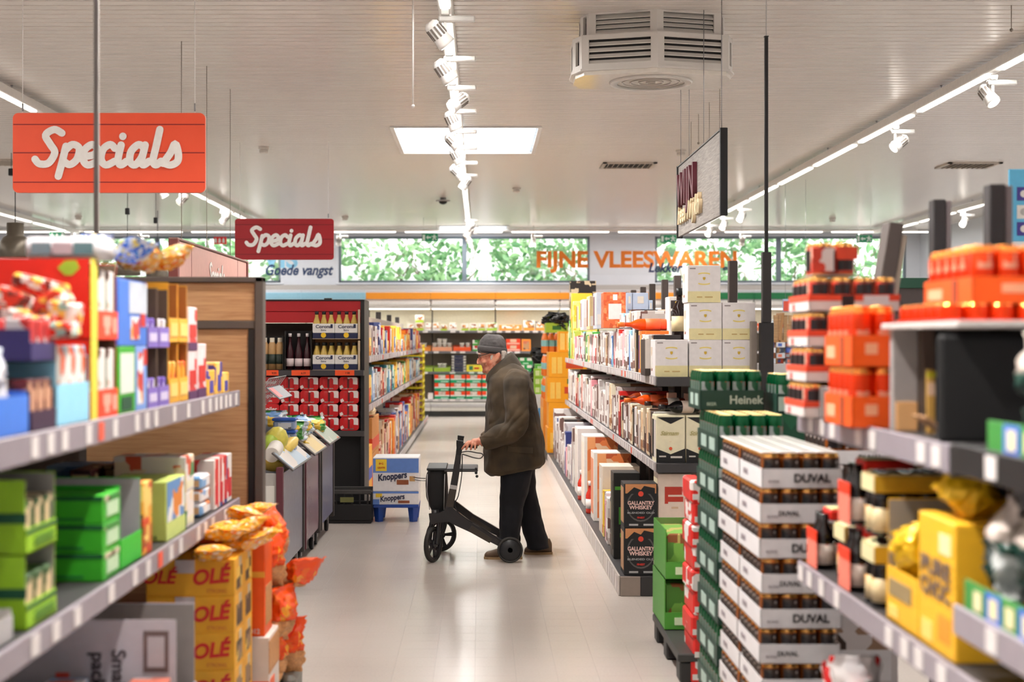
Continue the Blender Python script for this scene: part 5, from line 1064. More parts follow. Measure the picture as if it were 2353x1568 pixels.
# wire basket shelf over the bins
root = thing('wire_basket', 'chrome wire basket shelf with a grey sloped sign over the bins', 'basket', (BX-.35, 9.6, 1.18)); mb = MB()
for k in range(9): mb.tube([(-.2, -.4+k*.1, .18), (-.18, -.4+k*.1, 0), (.12, -.4+k*.1, 0), (.26, -.4+k*.1, .2)], .003, 5)
for (x, z) in ((-.2, .18), (-.18, 0), (.12, 0), (.26, .2), (.19, .1)): mb.tube([(x, -.4, z), (x, .4, z)], .004, 5)
mb.build('wire_frame', STEEL, root)
for s in (-.4, .4): MB().tube([(-.23, s, -.3), (-.23, s, .5), (.05, s, .2)], .006, 6).build('support', STEEL, root)
MM = Matrix.Translation((.27, 0, .1)) @ Matrix.Rotation(R(40), 4, 'Y'); MB().cbox(-.06, -.3, -.004, .06, .3, .004, .002, M=MM).build('sloped_sign', mat((120, 120, 126), .4), root); MB().box(-.045, -.27, .004, .045, -.1, .006, M=MM).build('red_card', RED, root)
for i in range(3): o = inst('produce_bag', netb, None, (BX-.42, 9.35+i*.25, 1.186), (0, 0, 2+i), (1, 1, .8)); tag(o, 'clear wrapped bag in the wire basket, %s' % ORD[i], 'bag', 'bags in the wire basket')
# ================================================================ RIGHT WINE GONDOLA
WX, WBX = 1.12, .887; WY0, WY1 = 9.06, 18.7
RG = thing('wine_gondola', 'long shelf unit of wine and spirit cartons right of the aisle', 'shelf', (0, 0, 0))
MB().cbox(1.72, WY0, 0, 1.76, WY1, 1.75, .004).build('back_panel', mat((150, 140, 132), .6), RG); MB().cbox(WBX+.05, WY0+.02, 0, 1.72, WY1, .09, .004).build('plinth', mat((90, 84, 78), .5), RG)
shelf_part(RG, WBX, 1.72, WY0, WY1, .125, -1, .2, .08, 31, mat((206, 198, 192), .4), .125, .02); WR = mat((176, 170, 172), .35)
shelf_part(RG, WX, 1.72, WY0, WY1, .845, -1, .13, .05, 32, WR, .055, .05); shelf_part(RG, WX, 1.72, WY0, WY1, 1.395, -1, .13, .05, 33, WR, .055, .05)
MB().cbox(WBX, WY0-.02, .0, 1.015, WY0, .125, .004).build('kick_corner', mat((140, 126, 116), .5), RG); MB().cbox(1.015, WY0-.02, 0, 1.5, WY0, .125, .004).build('end_kick', mat((46, 44, 44), .5), RG)
for z in (.845, 1.395): MB().cbox(WX, WY0-.02, z-.06, 1.6, WY0, z, .004).build('shelf_end', mat((62, 60, 62), .45), RG)
for k, (u, Y) in enumerate(((1684, 9.42), (1557, 11.57), (1528, 12.36), (1499, 13.27), (1478, 14.05), (1456, 14.9), (1440, 15.65), (1427, 16.4))):
    x = wx(u, Y); p = MB().cbox(x-.03, Y-.03, .1, x+.025, Y+.03, 2.155, .004).build('upright', mat((72, 62, 58), .5), RG); MB().box(x+.0255, Y-.028, 1.9, x+.027, Y+.028, 2.15).build('upright_face', LGREY, p)
x = wx(1755, 9.1); root = thing('sign_pole', 'tall black sign pole in three widths standing at the wine shelves', 'pole', (x, 9.02, 0))
MB().cbox(-.042, -.03, 0, .042, .03, wz(742, 9.02), .003).build('socket', mat((40, 38, 40), .5), root); MB().cbox(-.028, -.025, wz(742, 9.02), .028, .025, wz(580, 9.02), .003).build('sleeve', mat((46, 42, 42), .5), root); MB().cbox(-.011, -.011, wz(580, 9.02), .011, .011, wz(85, 9.02), .002).build('pole', mat((28, 26, 28), .5), root); MB().cbox(-.014, -.014, wz(85, 9.02), .014, .014, wz(83, 9.02), .001).build('pole_cap', BLACK, root); MB().tube([(0, 0, wz(84, 9.02)), (0, 0, CEIL)], .003, 5).build('hanger', LGREY, root)
CRM = mat((242, 238, 238), .5); GOLD = mat((214, 178, 60), .4); PYEL = mat((240, 230, 176), .5)
def crest_box(label, u0, u1, z0, z1, Y, d=.24, warm=False):
    x0, x1 = wx(u0, Y)+.001, wx(u1, Y)-.001; w, h = x1-x0, z1-z0
    o = carton('wine_carton', label, 'carton', x0, x1, Y, Y+d, z0, z1, CRM, [('S', 0, 0, 1, .3, PYEL), ('W', .1, .15, .4, .8, pmat([(226, 210, 190), (150, 60, 40), (240, 236, 230)], (14, 14, 14), 2)), ('S', .06, .9, .24, .93, mat((150, 140, 140), .5)), ('S', .28, .13, .44, .16, mat((206, 176, 110), .5)), ('S', .52, .13, .76, .16, mat((206, 176, 110), .5))], group='crested wine cartons')
    M_ = Matrix.Translation((0, -d/2, h*.64)) @ Matrix.Rotation(R(90), 4, 'X'); s = w
    MB().prism([(-.04*s, .05*s), (.04*s, .05*s), (.04*s, -.01*s), (0, -.05*s), (-.04*s, -.01*s)], 0, .002, M=M_).build('crest', GOLD, o)
    for sg in (1, -1):
        arc = [(.21*s*math.sin(a), sg*(.13*s+.06*s*math.cos(a))-.0*s) for a in [R(-60+120*i/8) for i in range(9)]]; arc2 = [(x_*.95, y_-sg*.035*s) for x_, y_ in arc]
        pl = arc+arc2[::-1]; MB().prism(pl if sg < 0 else pl[::-1], 0, .0018, M=M_).build('arched_print', mat((240, 220, 120), .5), o)
    return o
T3 = 1.3955; CH = .237; Yw = 9.09
crest_box('white wine carton with gold crest, standing alone at the left of the end stack', 1505, 1581, T3, T3+CH, Yw)
for k, (zb, lab_) in enumerate(((0, 'bottom'), (1, 'middle'))):
    for i in range(2): crest_box('white wine carton with gold crest, %s row %s of the end stack' % (lab_, 'right' if i else 'left'), 1583+i*77, 1659+i*77, T3+zb*(CH+.001), T3+CH+zb*(CH+.001), Yw+.01)
crest_box('white wine carton with gold crest, topmost of the end stack', 1580, 1656, T3+2*(CH+.001), T3+CH*3+.002, Yw+.01)
# bottles
def bottle_mesh(c, lc, h=.3, r=.04, cap_=(20, 20, 20), trn=0, rough=.1):
    p = [(r*.9, 0), (r, .01), (r, h*.55), (r*.8, h*.64), (r*.38, h*.74), (r*.36, h*.86), (r*.42, h*.86), (r*.42, h)]
    return MB().lathe(p, 16, mf=[0, 0, 0, 0, 0, 1, 1]).mesh('glass', [mat(c, rough, key='btl'), mat(cap_, .4)]), MB().lathe([(r*1.01, h*.15), (r*1.01, h*.45)], 16).mesh('label', mat(lc, .5))
def bottle(name, label, me, loc, rot=(0, 0, 0), s=1, group=None):
    o = inst(name, me[0], None, loc, rot, (s, s, s)); tag(o, label, 'bottle', group); inst('label', me[1], o); return o
whis = bottle_mesh((34, 18, 16), (240, 220, 170), .34, .052); orb = bottle_mesh((252, 84, 20), (250, 110, 60), .36, .042, (240, 120, 40)); amber = bottle_mesh((130, 48, 20), (230, 220, 210), .3, .04, (60, 30, 20)); dark = bottle_mesh((20, 18, 20), (226, 206, 190), .3, .045, (30, 26, 28))
carton('wine_carton', 'cream and black carton under the dark whisky bottle', 'carton', wx(1478, 9.45), wx(1503, 9.45)+.06, 9.34, 9.6, T3, T3+.24, mat((60, 50, 44), .6), [('S', 0, .2, 1, 1, OFFW)])
bottle('whisky_bottle', 'dark brown whisky bottle standing beside the crested cartons', whis, (wx(1561, 9.5), 9.5, T3+.2415), s=1.0)
bottle('liqueur_bottle', 'bright orange liqueur bottle lying on the wine cartons', orb, (wx(1532, 10.15), 10.15, T3+.345), (0, R(-90), R(8)), 1.0)
for i, (u, m_, z) in enumerate(((1466, [(240, 120, 40), (250, 190, 120), (90, 70, 140)], .3), (1495, [(226, 220, 214), (150, 120, 100), (236, 232, 230)], .275), (1525, [(226, 220, 214), (70, 60, 50), (236, 232, 230)], .27))):
    Y = 10.0-.2*i; x = WX+.01; carton('wine_carton', '%s carton under the orange liqueur bottle, %s' % (('orange', 'white', 'white and brown')[i], ('farthest', 'middle', 'nearest')[i]), 'carton', x, x+.34, Y, Y+.195, T3, T3+z, pmat([m_[0], m_[1], m_[2]], (9, 9, 9), i), [('W', .1, .1, .35, .9, mat(m_[2], .5)), ('W', .6, .1, .9, .9, mat(m_[1], .5)), ('S', .1, .2, .9, .8, mat(m_[1], .5))])
row(WX+.01, -1, 9.36, 9.58, T3, 'kw', (.25, .27), 'beside the crested cartons', 40, 'wine carton', 'wine_carton', (.18, .2), (.11, .11))
row(WX+.01, -1, 10.22, 17.2, T3, 'gkwwbwwpwwrwpwbwwwcwwwkwwwrwpwwyww', (.26, .33), 'on the top wine shelf', 41, 'wine carton', 'wine_carton', (.28, .42), (.09, .2), .014)
row(WX+.01, -1, 17.2, 18.6, T3, 'lygylygkly', (.34, .5), 'at the far top wine shelf', 42, 'wine carton', 'wine_carton', (.25, .35), (.1, .2), layers=lambda i, r: 2 if i % 2 else 1)
# upper layer boxes standing on the cartons
def stack_box(label, u0, u1, v0, v1, Y, d, m, panels): return carton('wine_carton', label, 'carton', wx(u0, Y), wx(u1, Y), Y, Y+d, T3+.336, wz(v0, Y), m, panels)
stack_box('orange patterned carton with a white label on the top wine layer', 1387, 1438, 672, 757, 11.9, .25, pmat([(214, 104, 56), (230, 140, 90), (196, 84, 44)], (40, 40, 40), 2), [('S', .22, .25, .8, .68, mat((226, 218, 214), .5)), ('S', .42, .78, .62, .94, mat((240, 230, 224), .5))])
for i, (a, b) in enumerate(((1440, 1453), (1454, 1490), (1491, 1500))): stack_box('pale blue carton right of the orange patterned one, %s' % ('first', 'second', 'third')[i], a, b, 673 if i < 2 else 690, 757, 12.3, .25, mat((176, 192, 214), .5), [('S', 0, 0, 1, .25, mat((206, 214, 222), .5)), ('S', .3, .7, .7, .9, mat((214, 208, 196), .5)), ('S', .2, .5, .8, .54, mat((120, 140, 176), .5))])
for i, (a, b, c, v) in enumerate(((1371, 1386, (200, 206, 216), 672), (1355, 1370, (214, 190, 140), 680), (1340, 1354, (226, 226, 230), 688), (1330, 1339, (200, 206, 90), 697))):
    stack_box('tall thin carton on the top wine layer, %s left of the orange one' % ('first', 'second', 'third', 'fourth')[i], a, b, v, 757, 12.6+i*.9, .4, mat(c, .5), [('W', .1, .1, .4, .9, mat((120, 60, 60), .5)), ('W', .6, .1, .85, .9, OFFW), ('S', .1, .1, .9, .4, OFFW)])
row(WX+.02, -1, 10.5, 11.8, T3+.335, 'wwkwwb', (.1, .14), 'in the raised top wine layer', 47, 'wine carton', 'wine_carton', (.3, .4), (.16, .24))
carton('white_carton', 'white carton with yellow print behind the whisky bottle', 'carton', wx(1537, 10.0), wx(1580, 10.0), 9.98, 10.2, T3+.001, wz(682, 10.0), mat((230, 226, 222), .5), [('S', .08, .3, .5, .95, pmat([(230, 226, 222), (240, 200, 70), (60, 50, 50)], (16, 16, 16), 3))])
# --- second tier
T2 = .8455
for i, (a, b) in enumerate(((1508, 1574), (1577, 1640))):
    x0, x1 = wx(a, Yw), wx(b, Yw); h = wz(955, Yw)-T2; w = x1-x0
    o = carton('spirit_carton', 'cream carton with black chevrons on the middle shelf end, %s' % ('left', 'right')[i], 'carton', x0, x1, Yw, Yw+.22, T2, T2+h, CREAM, [('S', 0, 0, 1, .18, BLACK), ('S', .1, .12, .34, .15, OFFW), ('S', .5, .1, .9, .14, OFFW), ('W', .1, .1, .45, .9, BLACK), ('W', .55, .1, .9, .9, OFFW)], [('S', .45, .62, .09, 'Stirnam', mat((190, 180, 120), .5), {'shear': .4}), ('S', .48, .45, .03, '- -', mat((214, 120, 70), .5))], 'chevron cartons')
    M_ = Matrix.Translation((0, -.11, 0)) @ Matrix.Rotation(R(90), 4, 'X')
    MB().prism([(-w/2+.004, h-.012), (0, h*.82), (w/2-.004, h-.012)], 0, .002, M=M_).build('chevron', BLACK, o); MB().prism([(-w/2, h*.18), (-w/2, h*.30), (0, h*.18)][::-1], 0, .002, M=M_).build('chevron', BLACK, o); MB().prism([(w/2, h*.18), (0, h*.18), (w/2, h*.30)][::-1], 0, .002, M=M_).build('chevron', BLACK, o)
    MB().lathe([(.011, 0), (.011, .002)], 10, M=M_ @ Matrix.Translation((0, h*.3, 0))).build('dot', mat((226, 90, 50), .5), o)
hh = T2+wz(955, Yw)-T2
for i, (u, Y, m_, rz, lab_) in enumerate(((1560, 9.2, dark, .3, 'dark bottle lying on the chevron cartons, front'), (1600, 9.26, dark, .1, 'dark bottle lying on the chevron cartons, rear'), (1530, 9.45, amber, .2, 'amber bottle lying behind the chevron cartons'), (1500, 9.95, orb, .1, 'orange bottle lying on the middle shelf cartons'), (1470, 10.4, amber, .15, 'amber bottle lying further along the middle shelf'))):
    bottle('spirit_bottle', lab_, m_, (wx(u, Y)+.12, Y, wz(955, Yw)+.05+(.012 if i > 1 else 0)), (0, R(-90), rz), .9)
for i, (u, v) in enumerate(((1535, 903), (1575, 905), (1595, 932))): carton('miniature_box', 'small pale box among the lying bottles, %s' % ('left', 'middle', 'right')[i], 'box', wx(u, 9.62), wx(u, 9.62)+.06, 9.62, 9.7, T2, wz(v, 9.62), mat((226, 176, 150), .5), [('S', .1, .2, .9, .6, OFFW)])
row(WX+.01, -1, 9.34, 11.6, T2, 'wkkcwkcwkwkcwkw', (.27, .33), 'beside the chevron cartons', 43, 'wine carton', 'wine_carton', (.26, .36), (.09, .17), .016)
row(WX+.01, -1, 11.6, 18.6, T2, 'rwwwwwcwwwwwwwkwwwwpwwwwkwwwrwwtwgrk', (.3, .42), 'on the middle wine shelf', 44, 'wine carton', 'wine_carton', (.28, .42), (.1, .2), .014)
# --- base tier: whisky cartons and friends
T1 = .1255
def gall(label, z0, z1):
    x0, x1 = wx(1434, Yw), wx(1511, Yw); h = z1-z0; w = x1-x0
    o = carton('whisky_carton', label, 'carton', x0, x1, Yw, Yw+.22, z0, z1, BLACK, [('S', .04, .78, .96, .99, mat((206, 140, 90), .5)), ('W', .1, .1, .9, .9, mat((196, 150, 110), .5)), ('S', .15, .05, .42, .09, LGREY), ('S', .58, .05, .95, .09, LGREY)],
        [('S', .5, .56, .085, 'GALLANTRY', mat((240, 200, 190), .5), {'off': .04, 'width': .8}), ('S', .5, .46, .085, 'WHISKEY', mat((240, 200, 190), .5), {'off': .04, 'width': .7}), ('S', .5, .23, .04, 'FINEST', mat((220, 50, 40), .5), {'off': .05}), ('S', .5, .34, .04, 'BLENDED OLD', LGREY, {'width': .8})], 'gallantry whisky cartons')
    M_ = Matrix.Translation((0, -.11, h*.5)) @ Matrix.Rotation(R(90), 4, 'X')
    for k, (r0, r1, sg) in enumerate(((.42, .38, 1), (.42, .39, -1))):
        arc = [(r0*w*math.sin(R(-75+150*i/10)), sg*(.36*h*math.cos(R(-75+150*i/10)))) for i in range(11)]; arc2 = [(r1*w*math.sin(R(-75+150*i/10)), sg*((.36-.035)*h*math.cos(R(-75+150*i/10)))) for i in range(11)]
        pl = arc+arc2[::-1]; MB().prism(pl if sg < 0 else pl[::-1], 0, .0024, M=M_).build('arched_print', mat((90, 86, 84), .5), o)
    MB().prism([(-.42*w, .27*h), (-.2*w, .42*h), (0, .36*h), (.1*w, .45*h), (.42*w, .4*h), (.42*w, .27*h)][::-1], 0, .003, M=M_).build('silhouette', BLACK, o); MB().lathe([(.05*w*1.6, 0), (.05*w*1.6, .004)], 14, M=M_ @ Matrix.Translation((0, .27*h, 0))).build('red_badge', mat((226, 70, 50), .5), o)
gz = wz(1214, Yw)
gall('black GALLANTRY WHISKEY carton on the base shelf, lower', T1, gz); gall('black GALLANTRY WHISKEY carton on the base shelf, upper', gz+.001, wz(1112, Yw))
x0, x1 = wx(1513, Yw), wx(1590, Yw); zz = wz(1205, Yw)
carton('spirit_carton', 'white carton with a red curved banner at the base shelf end', 'carton', x0, x1, Yw+.02, Yw+.25, zz, wz(1090, Yw), mat((232, 212, 196), .5), [('S', .2, .58, .85, .74, mat((190, 56, 40), .5)), ('S', .2, .4, .3, .58, mat((190, 56, 40), .5)), ('S', .3, .44, .75, .54, mat((190, 56, 40), .5)), ('S', .4, .3, .6, .34, mat((214, 180, 150), .5)), ('W', .1, .1, .9, .9, mat((240, 226, 190), .5))])
carton('spirit_carton', 'plain white carton under the red banner carton', 'carton', x0, x1, Yw+.02, Yw+.25, T1, zz-.001, mat((236, 226, 214), .5), [('W', .1, .1, .9, .9, OFFW)])
for i, Y in enumerate((9.14, 9.25)): bottle('rum_bottle', 'amber bottle between the whisky and banner cartons, %s' % ('front', 'rear')[i], amber, (wx(1517, 9.2)-.016*0+.0, Y+.22, T1), s=.8) if i else None
bottle('rum_bottle', 'small amber bottle at the corner of the base shelf', bottle_mesh((140, 56, 30), (230, 222, 214), .22, .016, (60, 30, 20)), (x0-.0165, Yw-.005, T1))
def base_box(label, u0, u1, v0, Y, d, m, panels, z0=T1, texts=(), name='spirit_carton'): return carton(name, label, 'carton', wx(u0, Y), wx(u1, Y), Y, Y+d, z0, wz(v0, Y), m, panels, texts)
base_box('black and green carton behind the whisky cartons', 1410, 1470, 1087, 9.78, .22, mat((34, 34, 32), .45), [('S', .05, .8, .95, .84, mat((80, 160, 50), .5)), ('S', .4, .7, .55, .76, mat((110, 200, 60), .5)), ('S', .2, .4, .5, .6, mat((70, 140, 50), .5)), ('S', .25, .25, .45, .3, mat((110, 200, 60), .5)), ('W', .2, .1, .8, .9, mat((60, 60, 50), .5))])
base_box('cream carton lettered RAV with a round stamp', 1384, 1470, 1072, 10.97, .3, mat((230, 216, 200), .5), [('S', .3, .76, .48, .88, mat((170, 150, 140), .5)), ('W', .3, .2, .7, .8, mat((240, 236, 228), .5))], texts=[('S', .3, .5, .05, 'RAV', mat((110, 80, 70), .5))])
ORP = pmat([(236, 130, 70), (250, 170, 110), (206, 96, 54), (244, 200, 160)], (10, 10, 10), 2)
base_box('orange tulip print carton in the base shelf middle, front', 1364, 1450, 1040, 11.8, .3, mat((244, 236, 228), .5), [('S', .1, .05, 1, .98, ORP), ('W', .1, .1, .9, .9, mat((236, 150, 110), .5))])
base_box('orange tulip print carton in the base shelf middle, rear', 1342, 1420, 1002, 12.9, .35, mat((244, 236, 228), .5), [('S', .1, .1, 1, .98, ORP), ('W', .1, .1, .9, .9, mat((250, 230, 214), .5))])
base_box('pink print carton further down the base shelf', 1327, 1400, 985, 13.8, .4, mat((244, 236, 232), .5), [('S', .14, .1, 1, .92, pmat([(226, 140, 120), (246, 190, 170), (190, 80, 70)], (9, 9, 9), 4)), ('W', .1, .1, .9, .9, OFFW)])
rose = bottle_mesh((206, 56, 40), (240, 232, 228), .28, .036, (236, 226, 222))
for i, (u, v, Y) in enumerate(((1345, 1010, 12.3), (1340, 1048, 12.3), (1352, 972, 13.4))): bottle('rose_bottle', 'rose bottle with a white label beside the tulip cartons, %s' % ('middle', 'nearest', 'farthest')[i], rose, (WBX+.06+.09*(i == 0)+.0*i, Y+.06*(i == 1), T1), s=1)
row(WBX+.04, -1, 10.02, 10.95, T1, 'yykwpw', (.3, .36), 'on the base wine shelf near the whisky', 45, 'wine carton', 'wine_carton', (.2, .24), (.13, .16))
row(WBX+.05, -1, 14.3, 18.6, T1, 'wwnwwwwpnwkwwwwbwwnwwwoyowowg', (.3, .62), 'on the base wine shelf', 46, 'wine carton', 'wine_carton', (.3, .45), (.13, .24), .016)
for i, (Y, h) in enumerate(((15.0, .78), (15.6, .76), (16.3, .7))): carton('wine_carton', 'tall navy banded carton rising behind the base row, %s' % ORD[i], 'carton', 1.4, 1.55, Y, Y+.3, T1, h, mat((228, 226, 228), .5), [('S', 0, .8, 1, .96, mat((50, 60, 120), .5)), ('S', 0, .64, .7, .74, mat((100, 90, 170), .5))])
# --- juice beyond the wine: yellow cartons, bottle packs, green boxes
JY = mat((250, 166, 26), .45)
for k in range(4):
    z0 = .1+k*.342; x0 = .9+.02*(k % 2)
    o = carton('juice_carton', 'orange-yellow juice carton, %s of the four stacked past the wine' % ['bottom', 'second', 'third', 'top'][k], 'carton', x0, x0+.52, 19.3, 19.9, z0, z0+.34, JY, [('S', .45, .35, .9, .62, mat((206, 70, 34), .5)), ('S', .52, .74, .8, .94, mat((40, 110, 50), .5)), ('S', .08, .15, .2, .8, mat((252, 200, 90), .5)), ('S', .23, .15, .35, .8, mat((252, 200, 90), .5))] if k != 1 else [('S', .5, .4, .95, .66, mat((206, 70, 34), .5)), ('S', .56, .76, .84, .94, mat((40, 110, 50), .5))])
o = carton('juice_pallet', 'low dark pallet under the juice cartons', 'pallet', .89, 1.5, 19.2, 24.5, 0, .099, mat((80, 76, 74), .6))
carton('juice_carton', 'small orange carton of juice on top of the juice stack', 'carton', 1.06, 1.26, 19.4, 19.8, 1.469, 1.75, JY, [('S', .1, .1, .42, .9, mat((252, 206, 110), .5)), ('S', .55, .1, .9, .9, mat((252, 206, 110), .5))])
jb = MB().lathe([(.038, 0), (.042, .02), (.04, .1), (.043, .12), (.042, .19), (.03, .25), (.015, .29), (.015, .31)], 12, mf=[0, 0, 1, 1, 0, 0, 2]).mesh('bottle', [mat((246, 130, 50), .2), mat((140, 200, 200), .4), mat((240, 236, 230), .4)])
for k in range(3):
    for c in range(2):
        root = thing('juice_bottle_pack', 'shrink wrapped orange drink bottles, %s layer, %s pack' % (['lower', 'middle', 'upper'][k], ['nearer', 'farther'][c]), 'bottle pack', (1.03, 20.7+c*.45, .78+k*.33), 0, 'orange drink packs')
        for i in range(3):
            for j in range(2): inst('bottle', jb, root, (-.09+i*.09, -.06+j*.1, 0))
carton('juice_carton', 'stacked drinks carton base under the orange bottle packs', 'carton', .9, 1.4, 20.5, 21.5, .1, .779, mat((240, 150, 50), .45), [('S', .1, .1, .5, .9, mat((252, 200, 110), .5)), ('W', .1, .2, .9, .8, mat((252, 190, 90), .5))])
for k in range(5): carton('drink_carton', 'green and white drinks carton in the far stack, %s from the floor' % (['first']+ORD[1:])[k], 'carton', .86, 1.3, 22.2, 22.9, .1+k*.23, .328+k*.23, mat((80, 176, 50), .45), [('S', .05, .1, .5, .9, mat((200, 226, 190), .5)), ('W', .1, .1, .9, .9, mat((90, 190, 70), .5)), ('S', .6, .3, .9, .7, mat((190, 214, 80), .5))])
for k in range(3): carton('drink_carton', 'lime boxed drinks poking out of the far stack, %s' % (['lower', 'middle', 'upper'][k]), 'carton', .82, 1.0, 21.85, 22.15, .8+k*.13, .928+k*.13, mat((150, 206, 60), .45), [('S', .1, .2, .45, .8, mat((214, 236, 170), .5)), ('S', .55, .2, .9, .8, mat((214, 236, 170), .5))])
o = carton('drink_carton', 'white drinks carton supporting the lime boxes', 'carton', .84, 1.2, 21.8, 22.18, .1, .799, mat((214, 224, 226), .45), [('S', .1, .1, .6, .7, mat((80, 160, 220), .5))])
blk = bag_mesh(.34, .3, .3, [mat((18, 18, 18), .15)], 61, .3)
for i, (u, v, Y, s) in enumerate(((1236, 700, 24.5, 1), (1275, 745, 20.5, .9), (1290, 742, 20.2, .8), (1228, 800, 24.56, 1), (1230, 850, 24.56, 1), (1228, 900, 24.56, 1), (1230, 950, 24.56, 1))):
    if i in (0,): continue
    x, _, z = W(u, v, Y); x = x if i < 3 else 1.06
    o = inst('dark_bag', blk, None, (x, Y, .02+(6-i)*.37 if i > 2 else z-.1), (0, 0, i if i < 3 else 0), (s, s if i < 3 else .9, s if i < 3 else 1.22)); tag(o, 'shiny black bag %s' % ['', 'on the lime tray, left', 'on the lime tray, right', 'in the far drinks stack, top', 'in the far drinks stack, second', 'in the far drinks stack, third', 'in the far drinks stack, bottom'][i], 'bag', 'shiny black bags')
carton('lime_tray', 'lime green tray holding shiny black bags', 'tray', wx(1252, 20.4), wx(1302, 20.4), 20.1, 20.6, wz(765, 20.4), wz(743, 20.4), mat((170, 206, 60), .45), [('S', .3, .3, .7, .7, mat((60, 120, 50), .5))])
carton('drinks_column', 'tall dark drinks column behind the orange bottles', 'carton', .93, 1.4, 24.8, 25.6, .1, 1.4, pmat([(40, 44, 50), (60, 120, 170), (200, 206, 210), (30, 90, 60)], (5, 5, 5), 3), [('S', .05, .1, .5, .3, mat((50, 90, 190), .5)), ('W', .1, .5, .9, .7, mat((30, 100, 60), .5))])
# ================================================================ FLOOR PALLETS AND CAN STACKS, RIGHT FOREGROUND
px0 = wx(1518, 7.4); root = thing('display_pallet', 'black plastic pallet on the floor at the lower right', 'pallet', (px0+.35, 7.3, 0))
MB().cbox(-.35, -.55, .10, .35, .45, .14, .006).build('deck', mat((58, 58, 56), .5), root)
for sx in (-.29, 0, .29):
    for sy in (-.48, 0, .4): MB().cbox(sx-.05, sy-.06, 0, sx+.05, sy+.06, .1, .008).build('foot_block', mat((44, 44, 44), .5), root)
def gbox(label, u0, u1, v0, v1, Y, d, m, panels): return carton('snack_carton', label, 'carton', wx(u0, Y), wx(u1, Y), Y, Y+d, wz(v1, Y), wz(v0, Y), m, panels)
GP = mat((80, 156, 56), .45)
Yg = 7.3; zz = [.141, .40, .66]
for k in range(2):
    x0 = wx(1527, Yg)+.005*k; o = open_carton('snack_carton', 'green snack carton with a picture front, %s in the stack' % ['lower', 'upper'][k], 'carton', x0, x0+.17, Yg, Yg+.5, zz[k], zz[k+1]-.003, GP, mat((120, 150, 80), .6), 'S', .35, 'green snack cartons', None)
    MB().cbox(-.075, -.2, .006, .075, .2, (zz[k+1]-zz[k])*.88, .006).build('pack', pmat([(130, 190, 80), (206, 190, 110), (90, 150, 60), (150, 90, 50)], (14, 14, 9), k), o)
    panel(o, (.17, .5, zz[k+1]-zz[k]-.003), 'S', .3, .1, .6, .25, mat((214, 232, 190), .5), 'print')
YR = 6.75; x0 = wx(1588, YR)
for k in range(9): carton('striped_pack', 'red and white striped pack in the slim stack, %s from the floor' % (['first']+ORD[1:])[k], 'snack pack', x0+.01*(k % 2), x0+.07+.01*(k % 2), YR, YR+.3, .0+k*.107+(.0 if k else .0), .1065+k*.107, pmat([(226, 44, 38), (240, 232, 228), (214, 60, 50)], (11, 11, 14), k), [('S', .1, .15, .9, .4, WHITE)], c=.01, group='striped packs')
# --- cans
def can_mesh(h, r, cols, shoulder=1):
    body, lab_, rim = cols
    p = [(r*.72, 0), (r*.98, h*.06), (r, h*.1), (r, h*.28), (r, h*.62), (r, h*.88), (r*.82, h*.985), (r*.82, h), (r*.76, h), (r*.76, h*.975)]
    mb = MB().lathe(p, 16, mf=[1, 0, 0, 0, 0, shoulder, 1, 1, 1]); 
    for i in range(5): pass
    return mb.mesh('can', [body, rim])
def can_label(h, r, m, a0=.18, a1=.72, half=.42, n=6):
    """label patch wrapped round the can's front, facing -Y"""
    mb = MB(); vs = []
    for z in (a0*h, a1*h):
        for i in range(n+1):
            a = -math.pi/2+(-1+2*i/n)*math.pi*half; vs.append((r*1.012*math.cos(a), r*1.012*math.sin(a), z))
    mb.add(vs, [(i, i+1, n+2+i, n+1+i) for i in range(n)], 0, True); return mb.mesh('can_label', m)
def can_tray(name, label, x0, y0, z0, nx, ny, r, h, me, lme, tray, lip, texts=(), group=None, film=None, left=True, panels=()):
    p = 2*r+.001; w, d = nx*p+.006, ny*p+.006
    root = thing(name, label, 'can tray', (x0+w/2, y0+d/2, z0), 0, group)
    t = .0025; mb = MB().box(-w/2, -d/2, 0, w/2, d/2, .002); mb.box(-w/2, -d/2, 0, w/2, -d/2+t, lip); mb.box(-w/2, d/2-t, 0, w/2, d/2, lip); mb.box(-w/2, -d/2, 0, -w/2+t, d/2, lip); mb.box(w/2-t, -d/2, 0, w/2, d/2, lip)
    tr = mb.build('tray', tray, root)
    for i in range(nx):
        for j in range(ny):
            c = inst('can', me, root, (-w/2+.003+r+i*p, -d/2+.003+r+j*p, .0025))
            if lme and j == 0: inst('can_label', lme, c)
            if lme and i == 0 and j > 0: inst('can_label', lme, c, (0, 0, 0), (0, 0, R(-90)))
    for i, pn in enumerate(panels): panel(root, (w, d, lip), *pn, t=.0012+.0003*i)
    for (f, u, v, hh_, s, m_, kw) in texts:
        ww = w if f == 'S' else d; loc = ((u-.5)*ww, -d/2-.0012, v*lip) if f == 'S' else (-w/2-.0012, -(u-.5)*ww, v*lip)
        letters(tr, s, hh_, m_, loc, f, **kw)
    return root
brn = mat((150, 84, 34), .25, .35, key='can'); gold = mat((224, 166, 90), .25, .8, key='can')
duv = can_mesh(.116, .033, (brn, None, gold)); duvl = can_label(.116, .033, pmat([(24, 22, 26), (60, 50, 46), (190, 180, 176)], (34, 34, 30), 2, .35, (.55, .25, .2)), .5, .84, .3)
WT = mat((224, 222, 224), .5)
dx0 = .94; nlay = 12; dpitch = .1185; dzt = wz(1043, 4.8)
